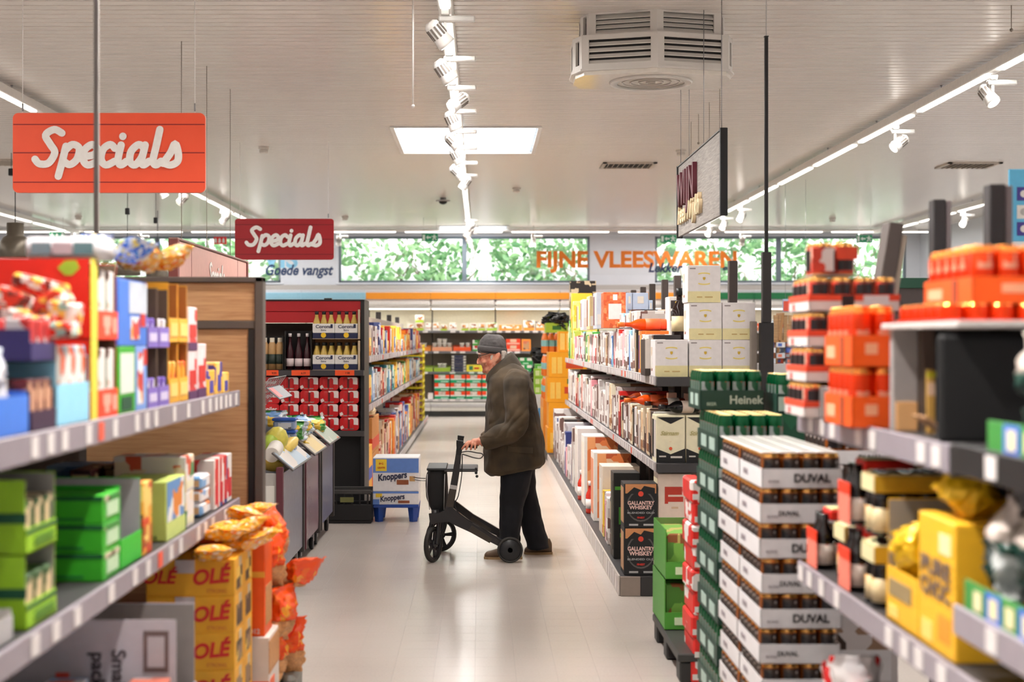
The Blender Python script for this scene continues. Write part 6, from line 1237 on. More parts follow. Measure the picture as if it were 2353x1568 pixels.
for k in range(nlay):
    z1_ = dzt-(nlay-1-k)*dpitch; z0_ = z1_-.1175
    if z0_ < -.002: continue
    for c in range(2 if k >= nlay-9 else 1):
        jx = .004*((k*7+c*3) % 3)
        can_tray('brown_can_tray', 'white tray of brown cans in the tall corner stack, %s layer from the top, %s column' % (['first']+ORD[1:])[nlay-1-k:nlay-k][0].join(['', '']) if 0 else 'white tray of brown beer cans, %s layer from the top, %s column' % (((['first']+ORD[1:])[nlay-1-k]), ['front', 'rear'][c]), dx0+jx, 4.8+c*.42, max(z0_, 0), 4, 6, .033, .116, duv, duvl, WT, .066,
            [('S', .62 if (k % 2) else .35, .5, .028 if k % 2 else .016, 'DUVAL', mat((40, 34, 36), .5), {'off': .05}), ('S', .15, .35, .008, 'BLOND', mat((120, 110, 116), .5), {})] + ([('W', .3, .5, .02, 'DUVAL', mat((150, 140, 146), .5), {})] if 1 else []), 'brown can trays', left=True)
        if c == 0 and k % 2 == 0 and k > 3:
            pass
film = MB()
for i in range(4):
    o = MB().loft([[Vector((.004+x*.0, y, z)) for x, y, z in ((0, 0, 0), (.0, .4, 0), (0, .4, .006), (0, 0, .006))] for _ in (0,)]*1, cap=False) if 0 else None
fm = mat((236, 232, 228), .12, key='film')
for i in range(4):
    q = MB().cbox(0, 0, 0, .0615, .8, .006, .002).build('film_cover', fm, None, (dx0+.006+i*.067, 4.81, dzt+.0005)); tag(q, 'white shrink film strip over the top brown cans, %s from the left' % ['first', 'second', 'third', 'fourth'][i], 'film', 'film strips on the brown cans')
can_tray('brown_can_tray', 'white tray of brown beer cans set back behind the tall stack, top', 1.3, 5.35, wz(1068, 5.35), 4, 6, .033, .116, duv, duvl, WT, .052, [('S', .6, .5, .02, 'DUVAL', mat((40, 34, 36), .5), {})], 'brown can trays')
carton('can_block', 'white wrapped block of cans under the set back tray', 'carton', 1.3, 1.57, 5.35, 5.75, 0, wz(1068, 5.35)-.001, pmat([(150, 120, 96), (206, 200, 200), (60, 44, 36)], (10, 10, 9), 2), [('S', .1, .3, .9, .4, WT)])
# green can stack behind
grn = mat((5, 84, 46), .2, .45, key='can'); silv = mat((214, 190, 130), .3, .7, key='can')
hei = can_mesh(.166, .033, (grn, None, silv), 0); heil = can_label(.166, .033, pmat([(150, 160, 160), (190, 60, 50), (12, 80, 50), (110, 124, 120)], (50, 50, 26), 4, .35, (.3, .2, .3, .2)), .34, .72, .3)
GT = mat((20, 60, 48), .5); gx0 = .95; gzt = wz(852, 6.1); gp = .1695
for k in range(9):
    z0_ = gzt-(9-k)*gp+.0
    if z0_ < -.05: continue
    z0_ = max(z0_, 0); top = k == 8
    ny_ = 4 if k < 8 else 5
    can_tray('green_can_tray', 'dark green tray of green beer cans, %s layer from the top of the stack' % (['first']+ORD[1:])[8-k], (gx0 if not top else .94)+.004*(k % 2), 5.72 if not top else 6.1, z0_, 4, 8 if not top else 5, .033, .166, hei, heil, GT, .085,
             [('S', .72 if top else .6, .5, .036, 'Heinek', mat((190, 200, 190), .5), {'off': .03}), ('S', .18, .3, .014, 'BEER', mat((170, 190, 176), .5), {})], 'green can trays', panels=[('W', .2, .2, .45, .8, mat((170, 196, 186), .5)), ('W', .6, .2, .85, .8, mat((170, 196, 186), .5))])
can_tray('green_can_tray', 'dark green tray of green beer cans right of the stack top', gx0+.3, 6.0, gzt-gp-.012, 4, 4, .033, .166, hei, heil, GT, .085, [('S', .3, .3, .014, 'BEER', mat((170, 190, 176), .5), {})], 'green can trays', panels=[('S', .02, .15, .12, .85, mat((170, 196, 186), .5))])
carton('can_block', 'dark green wrapped block supporting the right hand green tray', 'carton', gx0+.3, gx0+.57, 6.0, 6.28, 0, gzt-gp-.013, pmat([(26, 84, 62), (30, 100, 70), (120, 140, 130)], (8, 8, 6), 1), [('S', .1, .4, .5, .5, mat((170, 196, 186), .5))])
# ================================================================ RIGHT NEAR GONDOLA
RX = 1.04; RN = thing('beer_gondola', 'dark shelf unit of beer and coffee in the right foreground', 'shelf', (0, 0, 0))
MB().cbox(1.7, 1.6, 0, 1.74, 4.62, 1.7, .004).build('back_panel', mat((50, 46, 46), .6), RN); MB().cbox(RX, 1.6, 0, 1.7, 4.6, .1, .004).build('plinth', DGREY, RN)
shelf_part(RN, RX, 1.7, 3.13, 4.62, 1.395, -1, .13, .06, 51, LMET, .06); shelf_part(RN, RX, 1.7, 2.5, 4.62, .91, -1, .15, .06, 52, LMET, .06)
shelf_part(RN, RX-.0, 1.7, 1.6, 3.1, 1.40, -1, .2, .06, 53, BLACK, .06); shelf_part(RN, RX, 1.7, 1.6, 3.1, 1.05, -1, .2, .06, 54, LMET, .06); shelf_part(RN, RX, 1.7, 1.6, 4.5, .42, -1, .15, .06, 55, LMET, .06)
MB().cbox(RX-.01, 3.1, 1.33, RX+.3, 3.13, 1.4, .003).build('shelf_end', BLACK, RN)
for u, v, Y, w in ((2160, 460, 5.2, .066), (2293, 425, 4.4, .072)):
    x = wx(u, Y); p = MB().cbox(x-w/2, Y-.03, .1, x+w*.2, Y+.03, wz(v, Y), .004).build('upright', mat((44, 40, 42), .5), RN); MB().cbox(x+w*.2, Y-.028, .1, x+w/2, Y+.028, wz(v, Y)-.005, .003).build('upright_face', mat((120, 110, 112), .4), p)
o = MB().cbox(-.028, -.05, 0, .028, .05, .34, .004, M=Matrix.Rotation(R(9), 4, 'Y')).build('loose_upright', mat((84, 74, 70), .5), None, (wx(2020, 5.4), 5.4, wz(512, 5.4)-.34)); o.parent = RN; MB().cbox(.029, -.04, .01, .05, .04, .3, .003, M=Matrix.Rotation(R(9), 4, 'Y')).build('pale_edge', mat((190, 176, 160), .5), o)
TR = 1.3955
# red and black bull trays
RBC = pmat([(190, 56, 36), (210, 170, 150), (120, 40, 30)], (26, 26, 26), 3, .3); bull = can_mesh(.1, .033, (RBC, None, gold)); bulll = can_label(.1, .033, pmat([(30, 24, 26), (214, 206, 200), (20, 18, 20)], (26, 26, 26), 5, .35), .15, .8, .26)
BTR = mat((226, 214, 210), .5); BRD = mat((232, 74, 40), .5)
bx0 = wx(1853, 4.3); btop = 4.3
zb0 = TR
for k in range(4):
    z0_ = TR+k*.1075
    can_tray('bull_can_tray', 'red and white tray of cans with a black bull, %s in the tower' % ['bottom', 'second', 'third', 'top full'][k], bx0+[-.006, .0, .004, .008][k], 4.3, z0_, 4, 4, .033, .1, bull, bulll, BTR, .05, [], 'bull can trays', panels=[('S', 0, .62, 1, 1, BRD), ('W', 0, .62, 1, 1, BRD), ('S', .36, .1, .5, .95, mat((40, 30, 32), .5)), ('S', .6, .35, .88, .95, WT), ('W', .2, .1, .3, .5, mat((190, 60, 50), .5))])
o = can_tray('bull_can_pack', 'four pack of bull cans in a paper band on top of the tower', wx(1867, 4.34), 4.34, TR+4*.1075+.0005, 2, 2, .033, .1, bull, bulll, BTR, .004, [], None)
MB().box(-.069, -.0705, .015, .0, -.068, .085).build('paper_band', pmat([(214, 206, 204), (196, 60, 40), (70, 30, 30)], (30, 30, 30), 3), o); MB().box(0.005, -.0705, .05, .069, -.068, .09).build('paper_band', mat((214, 70, 40), .5), o)
carton('grey_box', 'grey card box with a white print beside the bull tower', 'box', wx(1907, 4.15), wx(1957, 4.15), 4.15, 4.28, TR, wz(892, 4.15), mat((112, 104, 102), .6), [('S', .2, .25, .8, .75, mat((200, 196, 196), .5))])
# orange can packs
ORC = mat((244, 62, 10), .22, .45, key='can'); orim = mat((255, 150, 70), .2, .85, key='can'); oc = can_mesh(.16, .029, (ORC, None, orim)); ocl = can_label(.16, .029, pmat([(246, 74, 16), (226, 150, 120), (236, 60, 14)], (40, 40, 24), 4, .3, (.55, .15, .3)), .3, .6, .3); OT2 = mat((250, 92, 16), .4); OTB = mat((240, 60, 30), .4)
oc12 = can_mesh(.135, .029, (ORC, None, orim)); ocl12 = can_label(.135, .029, ocl.materials[0], .6, .85, .3)
def orange_tray(label, x0, y0, z0, nx, ny, h=.16): return can_tray('orange_can_tray', label, x0, y0, z0, nx, ny, .029, h, oc if h > .13 else oc12, ocl if h > .13 else ocl12, OT2, .085 if h > .13 else .064, [], 'orange can trays', panels=[('S', .28, .4, .55, .75, mat((250, 170, 130), .5)), ('W', .1, .25, .4, .65, mat((250, 180, 140), .5)), ('W', .62, .05, .7, .95, mat((120, 60, 40), .5))])
ox0 = wx(1958, 3.78); oz = wz(985, 3.78)
for k in range(2):
    orange_tray('orange can tray on the upper shelf beside the grey panel, %s of two' % ('upper' if k else 'lower'), ox0, 3.78, TR+k*.163*1.0, 2, 5)
# carrier board that the upper orange trays stand on
bz = wz(742, 3.5)
root = thing('coffee_display', 'tall black display case with a white board on top and a grey side', 'display case', (1.2, 3.45, 0)); 
x0 = wx(2052, 3.68)
MB().cbox(x0-1.2, .23, TR, x0-1.2+.065, .26, bz-.015, .002).build('grey_side_panel', mat((168, 162, 160), .5), root); MB().cbox(x0-1.2+.006, .222, TR, x0-1.2+.062, .23, TR+.075, .002).build('cream_card', mat((248, 190, 130), .5), root)
MB().cbox(x0-1.2+.066, .2, TR, x0-1.2+.1, .26, bz-.015, .002).build('brown_edge', mat((96, 80, 70), .5), root)
MB().cbox(x0-1.2-.02, -.33, bz-.015, .62, .27, bz, .002).build('top_board', mat((206, 200, 196), .5), root)
xk = wx(2150, 3.2)-1.2; MB().cbox(xk, -.28, 1.401, .6, -.25, bz-.03, .01).build('front_screen', mat((10, 10, 12), .75), root); MB().cbox(.57, -.25, 1.401, .6, .26, bz-.016, .004).build('far_side', BLACK, root); MB().cbox(x0-1.2+.1, .24, TR, .57, .26, bz-.016, .003).build('rear_screen', BLACK, root)
for i in range(2): orange_tray('orange can tray on the white board, front row %s' % ['left', 'right'][i], 1.141+i*.245, 3.3, bz+.0415, 4, 6, .129)
for i in range(3):
    can_tray('orange_can_tray', 'low row of orange cans on the white board, %s' % ['left', 'middle', 'right'][i], 1.06+i*.182, 3.28, bz+.0005, 3, 6, .029, .04, can_mesh(.04, .029, (ORC, None, orim)), None, OTB, .006, [], 'orange can trays')
o = carton('leaning_card', 'tan and yellow card strip standing before the black display', 'card', wx(2130, 3.55), wx(2150, 3.55), 3.55, 3.56, TR, wz(850, 3.55), mat((206, 160, 80), .6), [('S', .1, .6, .9, .8, mat((226, 190, 160), .5)), ('S', .0, .88, 1, .97, mat((206, 200, 50), .5))]); 
o = MB().cbox(-.03, -.09, 0, .05, .02, .006, .002, M=Matrix.Rotation(R(35), 4, 'Y')).build('torn_flap', CARD, None, (wx(2130, 3.4), 3.42, TR+.035)); tag(o, 'torn brown cardboard flap at the foot of the black display', 'card')
# beer carriers on the lower shelf
RLO = .911; CR = mat((246, 60, 24), .45); CY_ = mat((206, 160, 40), .45); CYT = mat((232, 220, 170), .5); bbm = MB().lathe([(.029, 0), (.03, .09), (.026, .11), (.013, .14), (.013, .17)], 12).mesh('bottle', mat((24, 18, 18), .12, key='btl')); bbl = MB().lathe([(.0305, .012), (.0305, .075)], 12).mesh('label', pmat([(226, 206, 160), (214, 150, 50), (190, 110, 60)], (30, 30, 20), 3)); bbl2 = MB().lathe([(.0305, .012), (.0305, .075)], 12).mesh('label', pmat([(220, 206, 196), (180, 90, 70)], (30, 30, 20), 3))
def carrier(label, x0, y0, z0, red=True):
    root = thing('beer_carrier', label, 'beer pack', (x0+.095, y0+.065, z0), 0, 'beer carriers')
    for i in range(3):
        for j in range(2): b = inst('bottle', bbm, root, (-.062+i*.062, -.031+j*.062, .002)); inst('label', bbl2 if red else bbl, b)
    if red:
        MB().cbox(-.095, -.064, 0, -.0925, .064, .085, .001).build('end_panel', mat((250, 130, 110), .5), root); MB().cbox(-.096, -.064, .085, -.0925, .064, .12, .001).build('end_panel', CR, root); MB().cbox(-.05, -.05, .15, .095, .05, .185, .006).build('handle_top', mat((226, 40, 30), .4), root); MB().box(-.045, -.045, .185, .09, .045, .187).build('handle_face', mat((206, 210, 150), .5), root)
    else: MB().cbox(-.093, -.062, .118, .093, .062, .165, .004).build('neck_sleeve', CY_, root); MB().box(-.0945, -.062, .12, -.093, .062, .164).build('sleeve_end', CYT, root); MB().box(-.09, -.06, .165, .09, .06, .167).build('sleeve_top', CYT, root)
rdc = random.Random(3)
for i, (u, Y, k, red) in enumerate(((1850, 4.45, 0, 1), (1897, 4.05, 0, 1), (1897, 4.05, 1, 1), (1940, 4.2, 0, 0), (1938, 3.8, 0, 0), (1938, 3.8, 1, 0), (2000, 4.1, 1, 0), (2000, 4.1, 0, 0), (2020, 3.85, 0, 0), (2020, 3.85, 1, 0))):
    carrier('%s beer carrier on the lower shelf, %s' % (('red topped' if red else 'yellow sleeved'), ['alone beside the can stack', 'bottom of the red pair', 'top of the red pair', 'behind the yellow pair', 'front of the yellow pair, bottom', 'front of the yellow pair, top', 'in the shadow, top left', 'in the shadow, bottom left', 'in the shadow, bottom right', 'in the shadow, top right'][i]), max(wx(u, Y), 1.05), Y, RLO+.001+k*.19, red)
# yellow sweet box and duck-like yellow wraps
o = carton('sweet_box', 'tall bright yellow sweet carton with dark lettering, lower right shelf', 'carton', 1.05, 1.3, 3.15, 3.41, RLO+.001, RLO+.31, mat((246, 186, 40), .45), [('W', .55, .1, .9, .3, mat((250, 150, 40), .5)), ('W', .1, .05, .4, .2, mat((250, 210, 110), .5)), ('W', .6, .75, .9, .9, mat((250, 226, 170), .5))], [('W', .5, .62, .13, 'PURE', mat((110, 92, 80), .5), {'off': .05, 'width': .8}), ('W', .5, .46, .13, 'CHOC', mat((110, 92, 80), .5), {'off': .05, 'width': .8})])
o = open_carton('sweet_box', 'open yellow sweet carton with shiny wrapped chocolates, lower right shelf', 'carton', 1.05, 1.3, 3.415, 3.68, RLO+.001, RLO+.31, mat((246, 186, 40), .45), mat((150, 140, 130), .7), 'W', .45, None, None)
dm = (.25, .265, .309)
for a, b, c, d, m_ in ((.1, .22, .8, .36, mat((150, 130, 90), .5)), (.1, .05, .4, .14, mat((250, 210, 110), .5))): panel(o, dm, 'W', a, b, c, d, m_, 'print')
yb_ = bag_mesh(.11, .09, .13, [mat((246, 196, 30), .14, .3)], 71, .2)
for i, (x, y, z) in enumerate(((1.11, 3.6, .93), (1.12, 3.48, .93), (1.1, 3.55, 1.04), (1.16, 3.26, 1.222), (1.2, 3.5, 1.05))):
    q = inst('wrapped_sweet', yb_, None, (x, y, z), (0, .2*i, i)); tag(q, 'shiny yellow wrapped chocolate at the yellow cartons, %s' % (['first']+ORD[1:])[i], 'chocolate', 'yellow wrapped chocolates')
# coffee pouches in green and blue trays
cof = bag_mesh(.16, .1, .24, [pmat([(20, 62, 50), (206, 210, 208), (16, 40, 36)], (16, 16, 11), 2, .3, (.45, .3, .25)), mat((206, 192, 182), .3, var=.08)], 81, .2, split=.66)
for i, (x, y, z) in enumerate(((1.1, 2.99, 1.056), (1.11, 2.82, 1.056), (1.1, 2.66, 1.056), (1.26, 2.95, 1.056), (1.12, 2.5, 1.056), (1.14, 2.84, 1.406), (1.12, 2.66, 1.406))):
    q = inst('coffee_pouch', cof, None, (x+.02, y, z), (0, 0, 1.3+.2*i)); tag(q, 'green and silver coffee pouch on the near right shelves, %s' % ((['first']+ORD[1:])[i]+(' on the lower shelf' if i < 5 else ' on the upper shelf')), 'coffee pouch', 'coffee pouches')
for t_, (z, y0, y1) in enumerate(((1.051, 2.3, 3.06), (1.401, 2.2, 2.92))):
    o = MB().cbox(RX+.0, y0, z, RX+.006, y1, z+.065, .001).build('tray_front', mat((60, 140, 60), .5)); tag(o, 'green and blue checked tray front along the %s near right shelf' % ('lower', 'upper')[t_], 'tray'); n = int((y1-y0)/.09)
    for i in range(n):
        MB().box(RX-.0015, y0+i*.09+.002, z+.003, RX-.0001, y0+i*.09+.088, z+.062).build('colour_block', mat((60, 140, 60), .5) if i % 2 else mat((70, 110, 206), .5), o); MB().box(RX-.003, y0+i*.09+.02, z+.012, RX-.0016, y0+i*.09+.065, z+.052).build('cream_square', mat((236, 226, 180), .5), o)
# red and white plush packs in the lower corner
sn = bag_mesh(.11, .08, .13, [pmat([(206, 30, 34), (220, 50, 44), (236, 228, 226)], (20, 20, 20), 2, .2, (.5, .25, .25)), pmat([(236, 230, 228), (214, 40, 40), (226, 220, 220)], (20, 20, 20), 2, .2, (.4, .25, .35))], 91, .12, split=.62)
for i, (u, Y, s) in enumerate(((1850, 4.1, 1.2), (1905, 4.0, 1.0), (1965, 3.9, .9), (1880, 4.25, 1), (1995, 3.7, .8))):
    q = inst('red_white_pack', sn, None, (max(wx(u, Y), 1.08), Y, .421), (0, 0, i), (s*1.1, s, s*1.9)); tag(q, 'red and white wrapped pack at the bottom right edge, %s from the left' % (['first']+ORD[1:])[i], 'pack', 'red and white packs')
o = carton('red_white_box', 'slim red and white box under the lower right shelf edge', 'box', 1.06, 1.14, 3.4, 3.5, .421, .74, pmat([(226, 220, 216), (214, 60, 50)], (10, 10, 6), 1), [('S', .1, .1, .4, .9, RED)])
# ================================================================ FAR RIGHT CLUTTER
root = thing('crate_stand', 'tilted wooden slat crate above a bin of boxes, far right', 'crate', (wx(1820, 20), 20, 0))
for k in range(9): MB().cbox(-.30+k*.068, -.2, 1.62, -.24+k*.068, -.18, 1.98, .003, M=Matrix.Rotation(R(0), 4, 'Y')).build('slat', wood_mat((150, 116, 80), (196, 160, 116), 4), root)
MB().cbox(-.33, -.22, 1.6, .33, .2, 1.63, .003).build('rail', CARD, root); MB().cbox(-.36, -.22, 1.2, -.33, .2, 1.98, .003, M=Matrix.Translation((-.1, 0, 0)) @ Matrix.Rotation(R(8), 4, 'Y')).build('side_board', CARD, root)
MB().cbox(-.45, -.3, 0, .45, .3, 1.3, .01).build('bin_body', LGREY, root)
rdx = random.Random(12)
for i in range(26):
    x = wx(1770, 19.8)+.13*(i % 7)-.05; z = 1.305+(i//7)*.075; y = 19.72+.1*(i % 2)
    o = carton('loose_box', 'small mixed box in the far right bin, row %s, %s from the left' % (['one', 'two', 'three', 'four'][i//7], (['first']+ORD[1:])[i % 7]), 'box', x, x+.11, y, y+.09, z, z+.07, mat([(226, 226, 230), (60, 80, 160), (214, 90, 60), (200, 206, 214), (120, 130, 150)][rdx.randint(0, 4)], .5), [('S', .1, .2, .6, .8, mat([(240, 240, 240), (80, 110, 190), (220, 120, 90)][i % 3], .5))], rz=0)
root = thing('promo_board', 'pale blue and red promotion board hanging at the far right', 'sign', (wx(1828, 21), 21, wz(717, 21)))
MB().cbox(-.19, -.01, 0, .19, .01, .19, .003).build('board', mat((170, 190, 222), .5), root); MB().box(-.18, -.012, .01, -.09, -.01, .16).build('red_block', mat((230, 90, 70), .5), root); MB().box(.05, -.012, .04, .16, -.01, .14).build('white_block', WHITE, root)
for s in (-.15, .15): MB().tube([(s, 0, .19), (s, 0, CEIL-wz(717, 21))], .003, 5).build('hanger', STEEL, root)
root = thing('freezer_row', 'white freezer island with clear lids at the far right', 'freezer', (5.9, 24, 0)); MB().cbox(-1.6, -.8, .1, 1.6, .8, .9, .03).build('body', FRIDGE, root); MB().cbox(-1.5, -.7, .9, 1.5, .7, .93, .01).build('lid', mat((190, 200, 206), .1), root); MB().cbox(-1.55, -.75, 0, 1.55, .75, .1, .01).build('plinth', DGREY, root)
root = thing('dark_gondola', 'dark red topped shelf unit behind the orange cans', 'shelf', (wx(2160, 14), 14, 0)); MB().cbox(-.55, -.3, 0, .9, .3, 2.2, .01).build('body', mat((70, 60, 58), .6), root); MB().cbox(-.55, -.32, 2.13, .9, -.3, 2.23, .01).build('header', mat((18, 70, 50), .5), root); MB().cbox(-.56, -.33, 1.9, -.5, .3, 2.3, .01).build('end_post', mat((96, 20, 30), .5), root)
# ================================================================ SHOPPER WITH ROLLATOR
from mathutils import noise as mnoise
PY = 10.72
def P3(u, v, Y=PY): return Vector(W(u, v, Y))
def solid(name, mb, m, voxel, smooth=4, parent=None, disp=None):
    me = mb.mesh('tmp', m); o = bpy.data.objects.new('tmp', me); COL.objects.link(o)
    r = o.modifiers.new('r', 'REMESH'); r.mode = 'VOXEL'; r.voxel_size = voxel; r.use_smooth_shade = True
    if smooth: s = o.modifiers.new('s', 'SMOOTH'); s.factor = .5; s.iterations = smooth
    bpy.context.view_layer.update()
    nm = bpy.data.meshes.new_from_object(o.evaluated_get(bpy.context.evaluated_depsgraph_get())); bpy.data.objects.remove(o); nm.name = name
    if disp:
        no = [v.normal.copy() for v in nm.vertices]
        for v, n in zip(nm.vertices, no): v.co += n*disp(v.co)
    if not len(nm.materials): nm.materials.append(m if not isinstance(m, list) else m[0])
    nm.polygons.foreach_set('use_smooth', [True]*len(nm.polygons))
    return inst(name, nm, parent)
def ering(c, ax, by, n=20, p=1.0, front=0):
    out = []
    for i in range(n):
        a = 2*math.pi*i/n; cx, sy = sup(a, p); out.append(Vector(c)+Vector(ax)*cx+Vector(by)*sy*(1-front*max(0, -cx)))
    return out
def limb(mb, pts, rad, n=14, sub=4, flat=1):
    P_ = catmull([tuple(p) for p in pts], sub); rr = []
    for i in range(len(pts)-1):
        for k in range(sub): t = k/sub; rr.append(rad[i]*(1-t)+rad[i+1]*t)
    rr.append(rad[-1]); mb.tube(P_, rr, n)
SKIN = pmat; 
def skin_mat():
    m = bpy.data.materials.new('skin'); m.use_nodes = True; nt = m.node_tree; b = nt.nodes['Principled BSDF']
    g = nt.nodes.new('ShaderNodeNewGeometry'); nz = nt.nodes.new('ShaderNodeTexNoise'); nz.inputs['Scale'].default_value = 26; nz.inputs['Detail'].default_value = 4; nt.links.new(g.outputs['Position'], nz.inputs['Vector'])
    cr = nt.nodes.new('ShaderNodeValToRGB'); cr.color_ramp.elements[0].position = .38; cr.color_ramp.elements[1].position = .62
    cr.color_ramp.elements[0].color = (*lin((196, 112, 88)), 1); cr.color_ramp.elements[1].color = (*lin((224, 162, 134)), 1)
    nt.links.new(nz.outputs['Fac'], cr.inputs[0]); nt.links.new(cr.outputs[0], b.inputs['Base Color']); b.inputs['Roughness'].default_value = .5; b.inputs['Subsurface Weight'].default_value = .08; b.inputs['Subsurface Radius'].default_value = (.01, .004, .002)
    return m
SKN = skin_mat()
PR = thing('person', 'elderly shopper in a dark olive jacket and grey cap leaning on a rollator', 'person', (P3(1190, 1285).x, PY, 0))
ROOT = PR.location.copy()
def own(o): o.parent = PR; o.location = o.location-ROOT if o.location.length > 0 else -ROOT; return o
S_ = PY/F
hd = MB(); rings = []
for v, uf, ub, hw, fr in ((770, 1118, 1146, .03, 0), (776, 1108, 1155, .055, .1), (785, 1102, 1161, .068, .15), (798, 1099.5, 1163, .075, .25), (810, 1098.5, 1163, .076, .3), (816, 1098, 1163, .076, .35), (820, 1101, 1162, .075, .4), (827, 1101.5, 1160, .074, .4), (834, 1103.5, 1157, .072, .4), (840, 1106, 1154, .068, .45),
                          (843.5, 1108.2, 1152, .065, .5), (845, 1109.4, 1151, .064, .5), (848, 1108.6, 1150, .062, .5), (852, 1109.2, 1149, .058, .5), (857, 1112.5, 1148, .05, .5), (860, 1118, 1147, .042, .4)):
    a, b = P3(uf, v), P3(ub, v); c = (a+b)/2; rings.append(ering(c, (b-a)/2, (0, hw, 0), 28, .92, fr))
hd.loft(rings[::-1])
def blob(mb, c, r, M=None, n=12):
    prof = [(math.sin(math.pi*i/8)*1, -math.cos(math.pi*i/8)) for i in range(9)]; T = Matrix.Translation(c) @ (M or Matrix()) @ Matrix.Diagonal((r[0], r[1], r[2], 1))
    mb.lathe([(max(1e-4, a), b) for a, b in prof], n, M=T)
# nose, brow, lips, ears
nz_ = []
for v, uf, w in ((817, 1099.2, .007), (823, 1097.6, .009), (829, 1095.8, .013), (833.5, 1094.6, .016), (836.5, 1096.5, .017), (838, 1100.5, .014)):
    a, b = P3(uf, v), P3(1112, v); nz_.append(ering((a+b)/2, (b-a)/2, (0, w, 0), 14, 1))
hd.loft(nz_[::-1])
for s in (-1, 1):
    blob(hd, P3(1100.5, 814)+Vector((.004, s*.028, 0)), (.01, .022, .008)); blob(hd, P3(1107, 832)+Vector((.012, s*.04, 0)), (.022, .026, .022))
    blob(hd, P3(1143.5, 819)+Vector((0, s*.078, 0)), (.019, .010, .034), Matrix.Rotation(.25, 4, 'Y')); blob(hd, P3(1140, 828)+Vector((0, s*.074, 0)), (.010, .009, .013))
    blob(hd, P3(1098.5, 836)+Vector((0, s*.013, 0)), (.009, .007, .007))
blob(hd, P3(1109.5, 841.8), (.008, .02, .0045)); blob(hd, P3(1110, 846.5), (.008, .018, .005)); blob(hd, P3(1112, 854), (.014, .022, .014))
limb(hd, [P3(1138, 838), P3(1146, 862), P3(1160, 885)], [.062, .06, .075], 18)
limb(hd, [P3(1162, 880), P3(1170, 930), P3(1180, 1000), P3(1188, 1070)], [.09, .13, .14, .13], 18)
SL_, EL, WR_ = P3(1186, 880, 10.53), P3(1180, 985, 10.44), P3(1103, 1019, 10.45)
SR_, ER, WRr = P3(1186, 882, 10.92), P3(1176, 985, 11.02), P3(1107, 1012, 10.98)
for a, b, c in ((SL_, EL, WR_), (SR_, ER, WRr)): limb(hd, [a, (a+b)/2, b, (b+c)/2, c], [.06, .052, .045, .038, .028], 14)
# legs inside the trousers
HIPf, KNf, ANf = P3(1182, 1080, 10.62), P3(1170, 1165, 10.6), P3(1170, 1262, 10.6); HIPb, KNb, ANb = P3(1196, 1080, 10.82), P3(1213, 1165, 10.84), P3(1238, 1262, 10.84)
for a, b, c in ((HIPf, KNf, ANf), (HIPb, KNb, ANb)): limb(hd, [a, b, c], [.075, .055, .038], 14)
# hands on the grips: knuckles above, fingers over the outer side and curled under
def hand(mb, wr, sgn):
    Yg = wr.y; k0 = P3(1096, 1018, Yg); kn = [P3(1077.5, 1015.5, Yg), P3(1082.5, 1015.5, Yg), P3(1088, 1016.5, Yg), P3(1093, 1018.5, Yg)]
    limb(mb, [wr, P3(1095, 1016, Yg), P3(1084, 1015, Yg)], [.027, .029, .02], 12)
    for i, k in enumerate(kn): blob(mb, k+Vector((0, sgn*.006, 0)), (.0125, .017, .011))
    L = [.026, .028, .026, .021]; dx = [-.03, -.022, -.012, -.003]
    for i, k in enumerate(kn):
        a = k+Vector((0, sgn*.012, .002)); b = a+Vector((dx[i]*.6, sgn*.016, -.012)); c = b+Vector((dx[i]*.7, sgn*.003, -L[i])); d = c+Vector((dx[i]*.45, -sgn*.008, -L[i]*.8))
        mb.tube(catmull([tuple(q) for q in (a, b, c, d)], 4), [.0095]*5+[.009]*4+[.0085]*3+[.0065], 10)
    t0 = P3(1090, 1019, Yg)+Vector((0, -sgn*.016, 0)); t1 = P3(1080, 1022, Yg)+Vector((0, -sgn*.026, 0)); t2 = P3(1072, 1025, Yg)+Vector((0, -sgn*.022, -.002))
    mb.tube(catmull([tuple(q) for q in (t0, t1, t2)], 4), [.013, .0125, .012, .0115, .011, .0105, .0095, .009, .007], 10)
hand(hd, WR_, -1); hand(hd, WRr, 1)
body = own(solid('body', hd, SKN, .0042, 3))
def cloth(mname, c1, c2, rough, sc_n=60, bump=.25):
    m = bpy.data.materials.new(mname); m.use_nodes = True; nt = m.node_tree; b = nt.nodes['Principled BSDF']
    g = nt.nodes.new('ShaderNodeNewGeometry'); n1 = nt.nodes.new('ShaderNodeTexNoise'); n1.inputs['Scale'].default_value = 5; n1.inputs['Detail'].default_value = 5; n2 = nt.nodes.new('ShaderNodeTexNoise'); n2.inputs['Scale'].default_value = sc_n*6
    for n in (n1, n2): nt.links.new(g.outputs['Position'], n.inputs['Vector'])
    cr = nt.nodes.new('ShaderNodeValToRGB'); cr.color_ramp.elements[0].position = .35; cr.color_ramp.elements[1].position = .7; cr.color_ramp.elements[0].color = (*lin(c1), 1); cr.color_ramp.elements[1].color = (*lin(c2), 1)
    nt.links.new(n1.outputs['Fac'], cr.inputs[0]); nt.links.new(cr.outputs[0], b.inputs['Base Color']); b.inputs['Roughness'].default_value = rough; b.inputs['Sheen Weight'].default_value = .05; b.inputs['Sheen Roughness'].default_value = .5
    bp = nt.nodes.new('ShaderNodeBump'); bp.inputs['Strength'].default_value = bump; bp.inputs['Distance'].default_value = .004; nt.links.new(n2.outputs['Fac'], bp.inputs['Height']); nt.links.new(bp.outputs[0], b.inputs['Normal'])
    return m
JACK = cloth('jacket_cloth', (46, 38, 26), (84, 68, 46), .85); TROU = cloth('trouser_cloth', (9, 10, 17), (15, 17, 27), .9); CAPM = cloth('cap_cloth', (66, 64, 64), (92, 88, 88), .95, 40, .5)
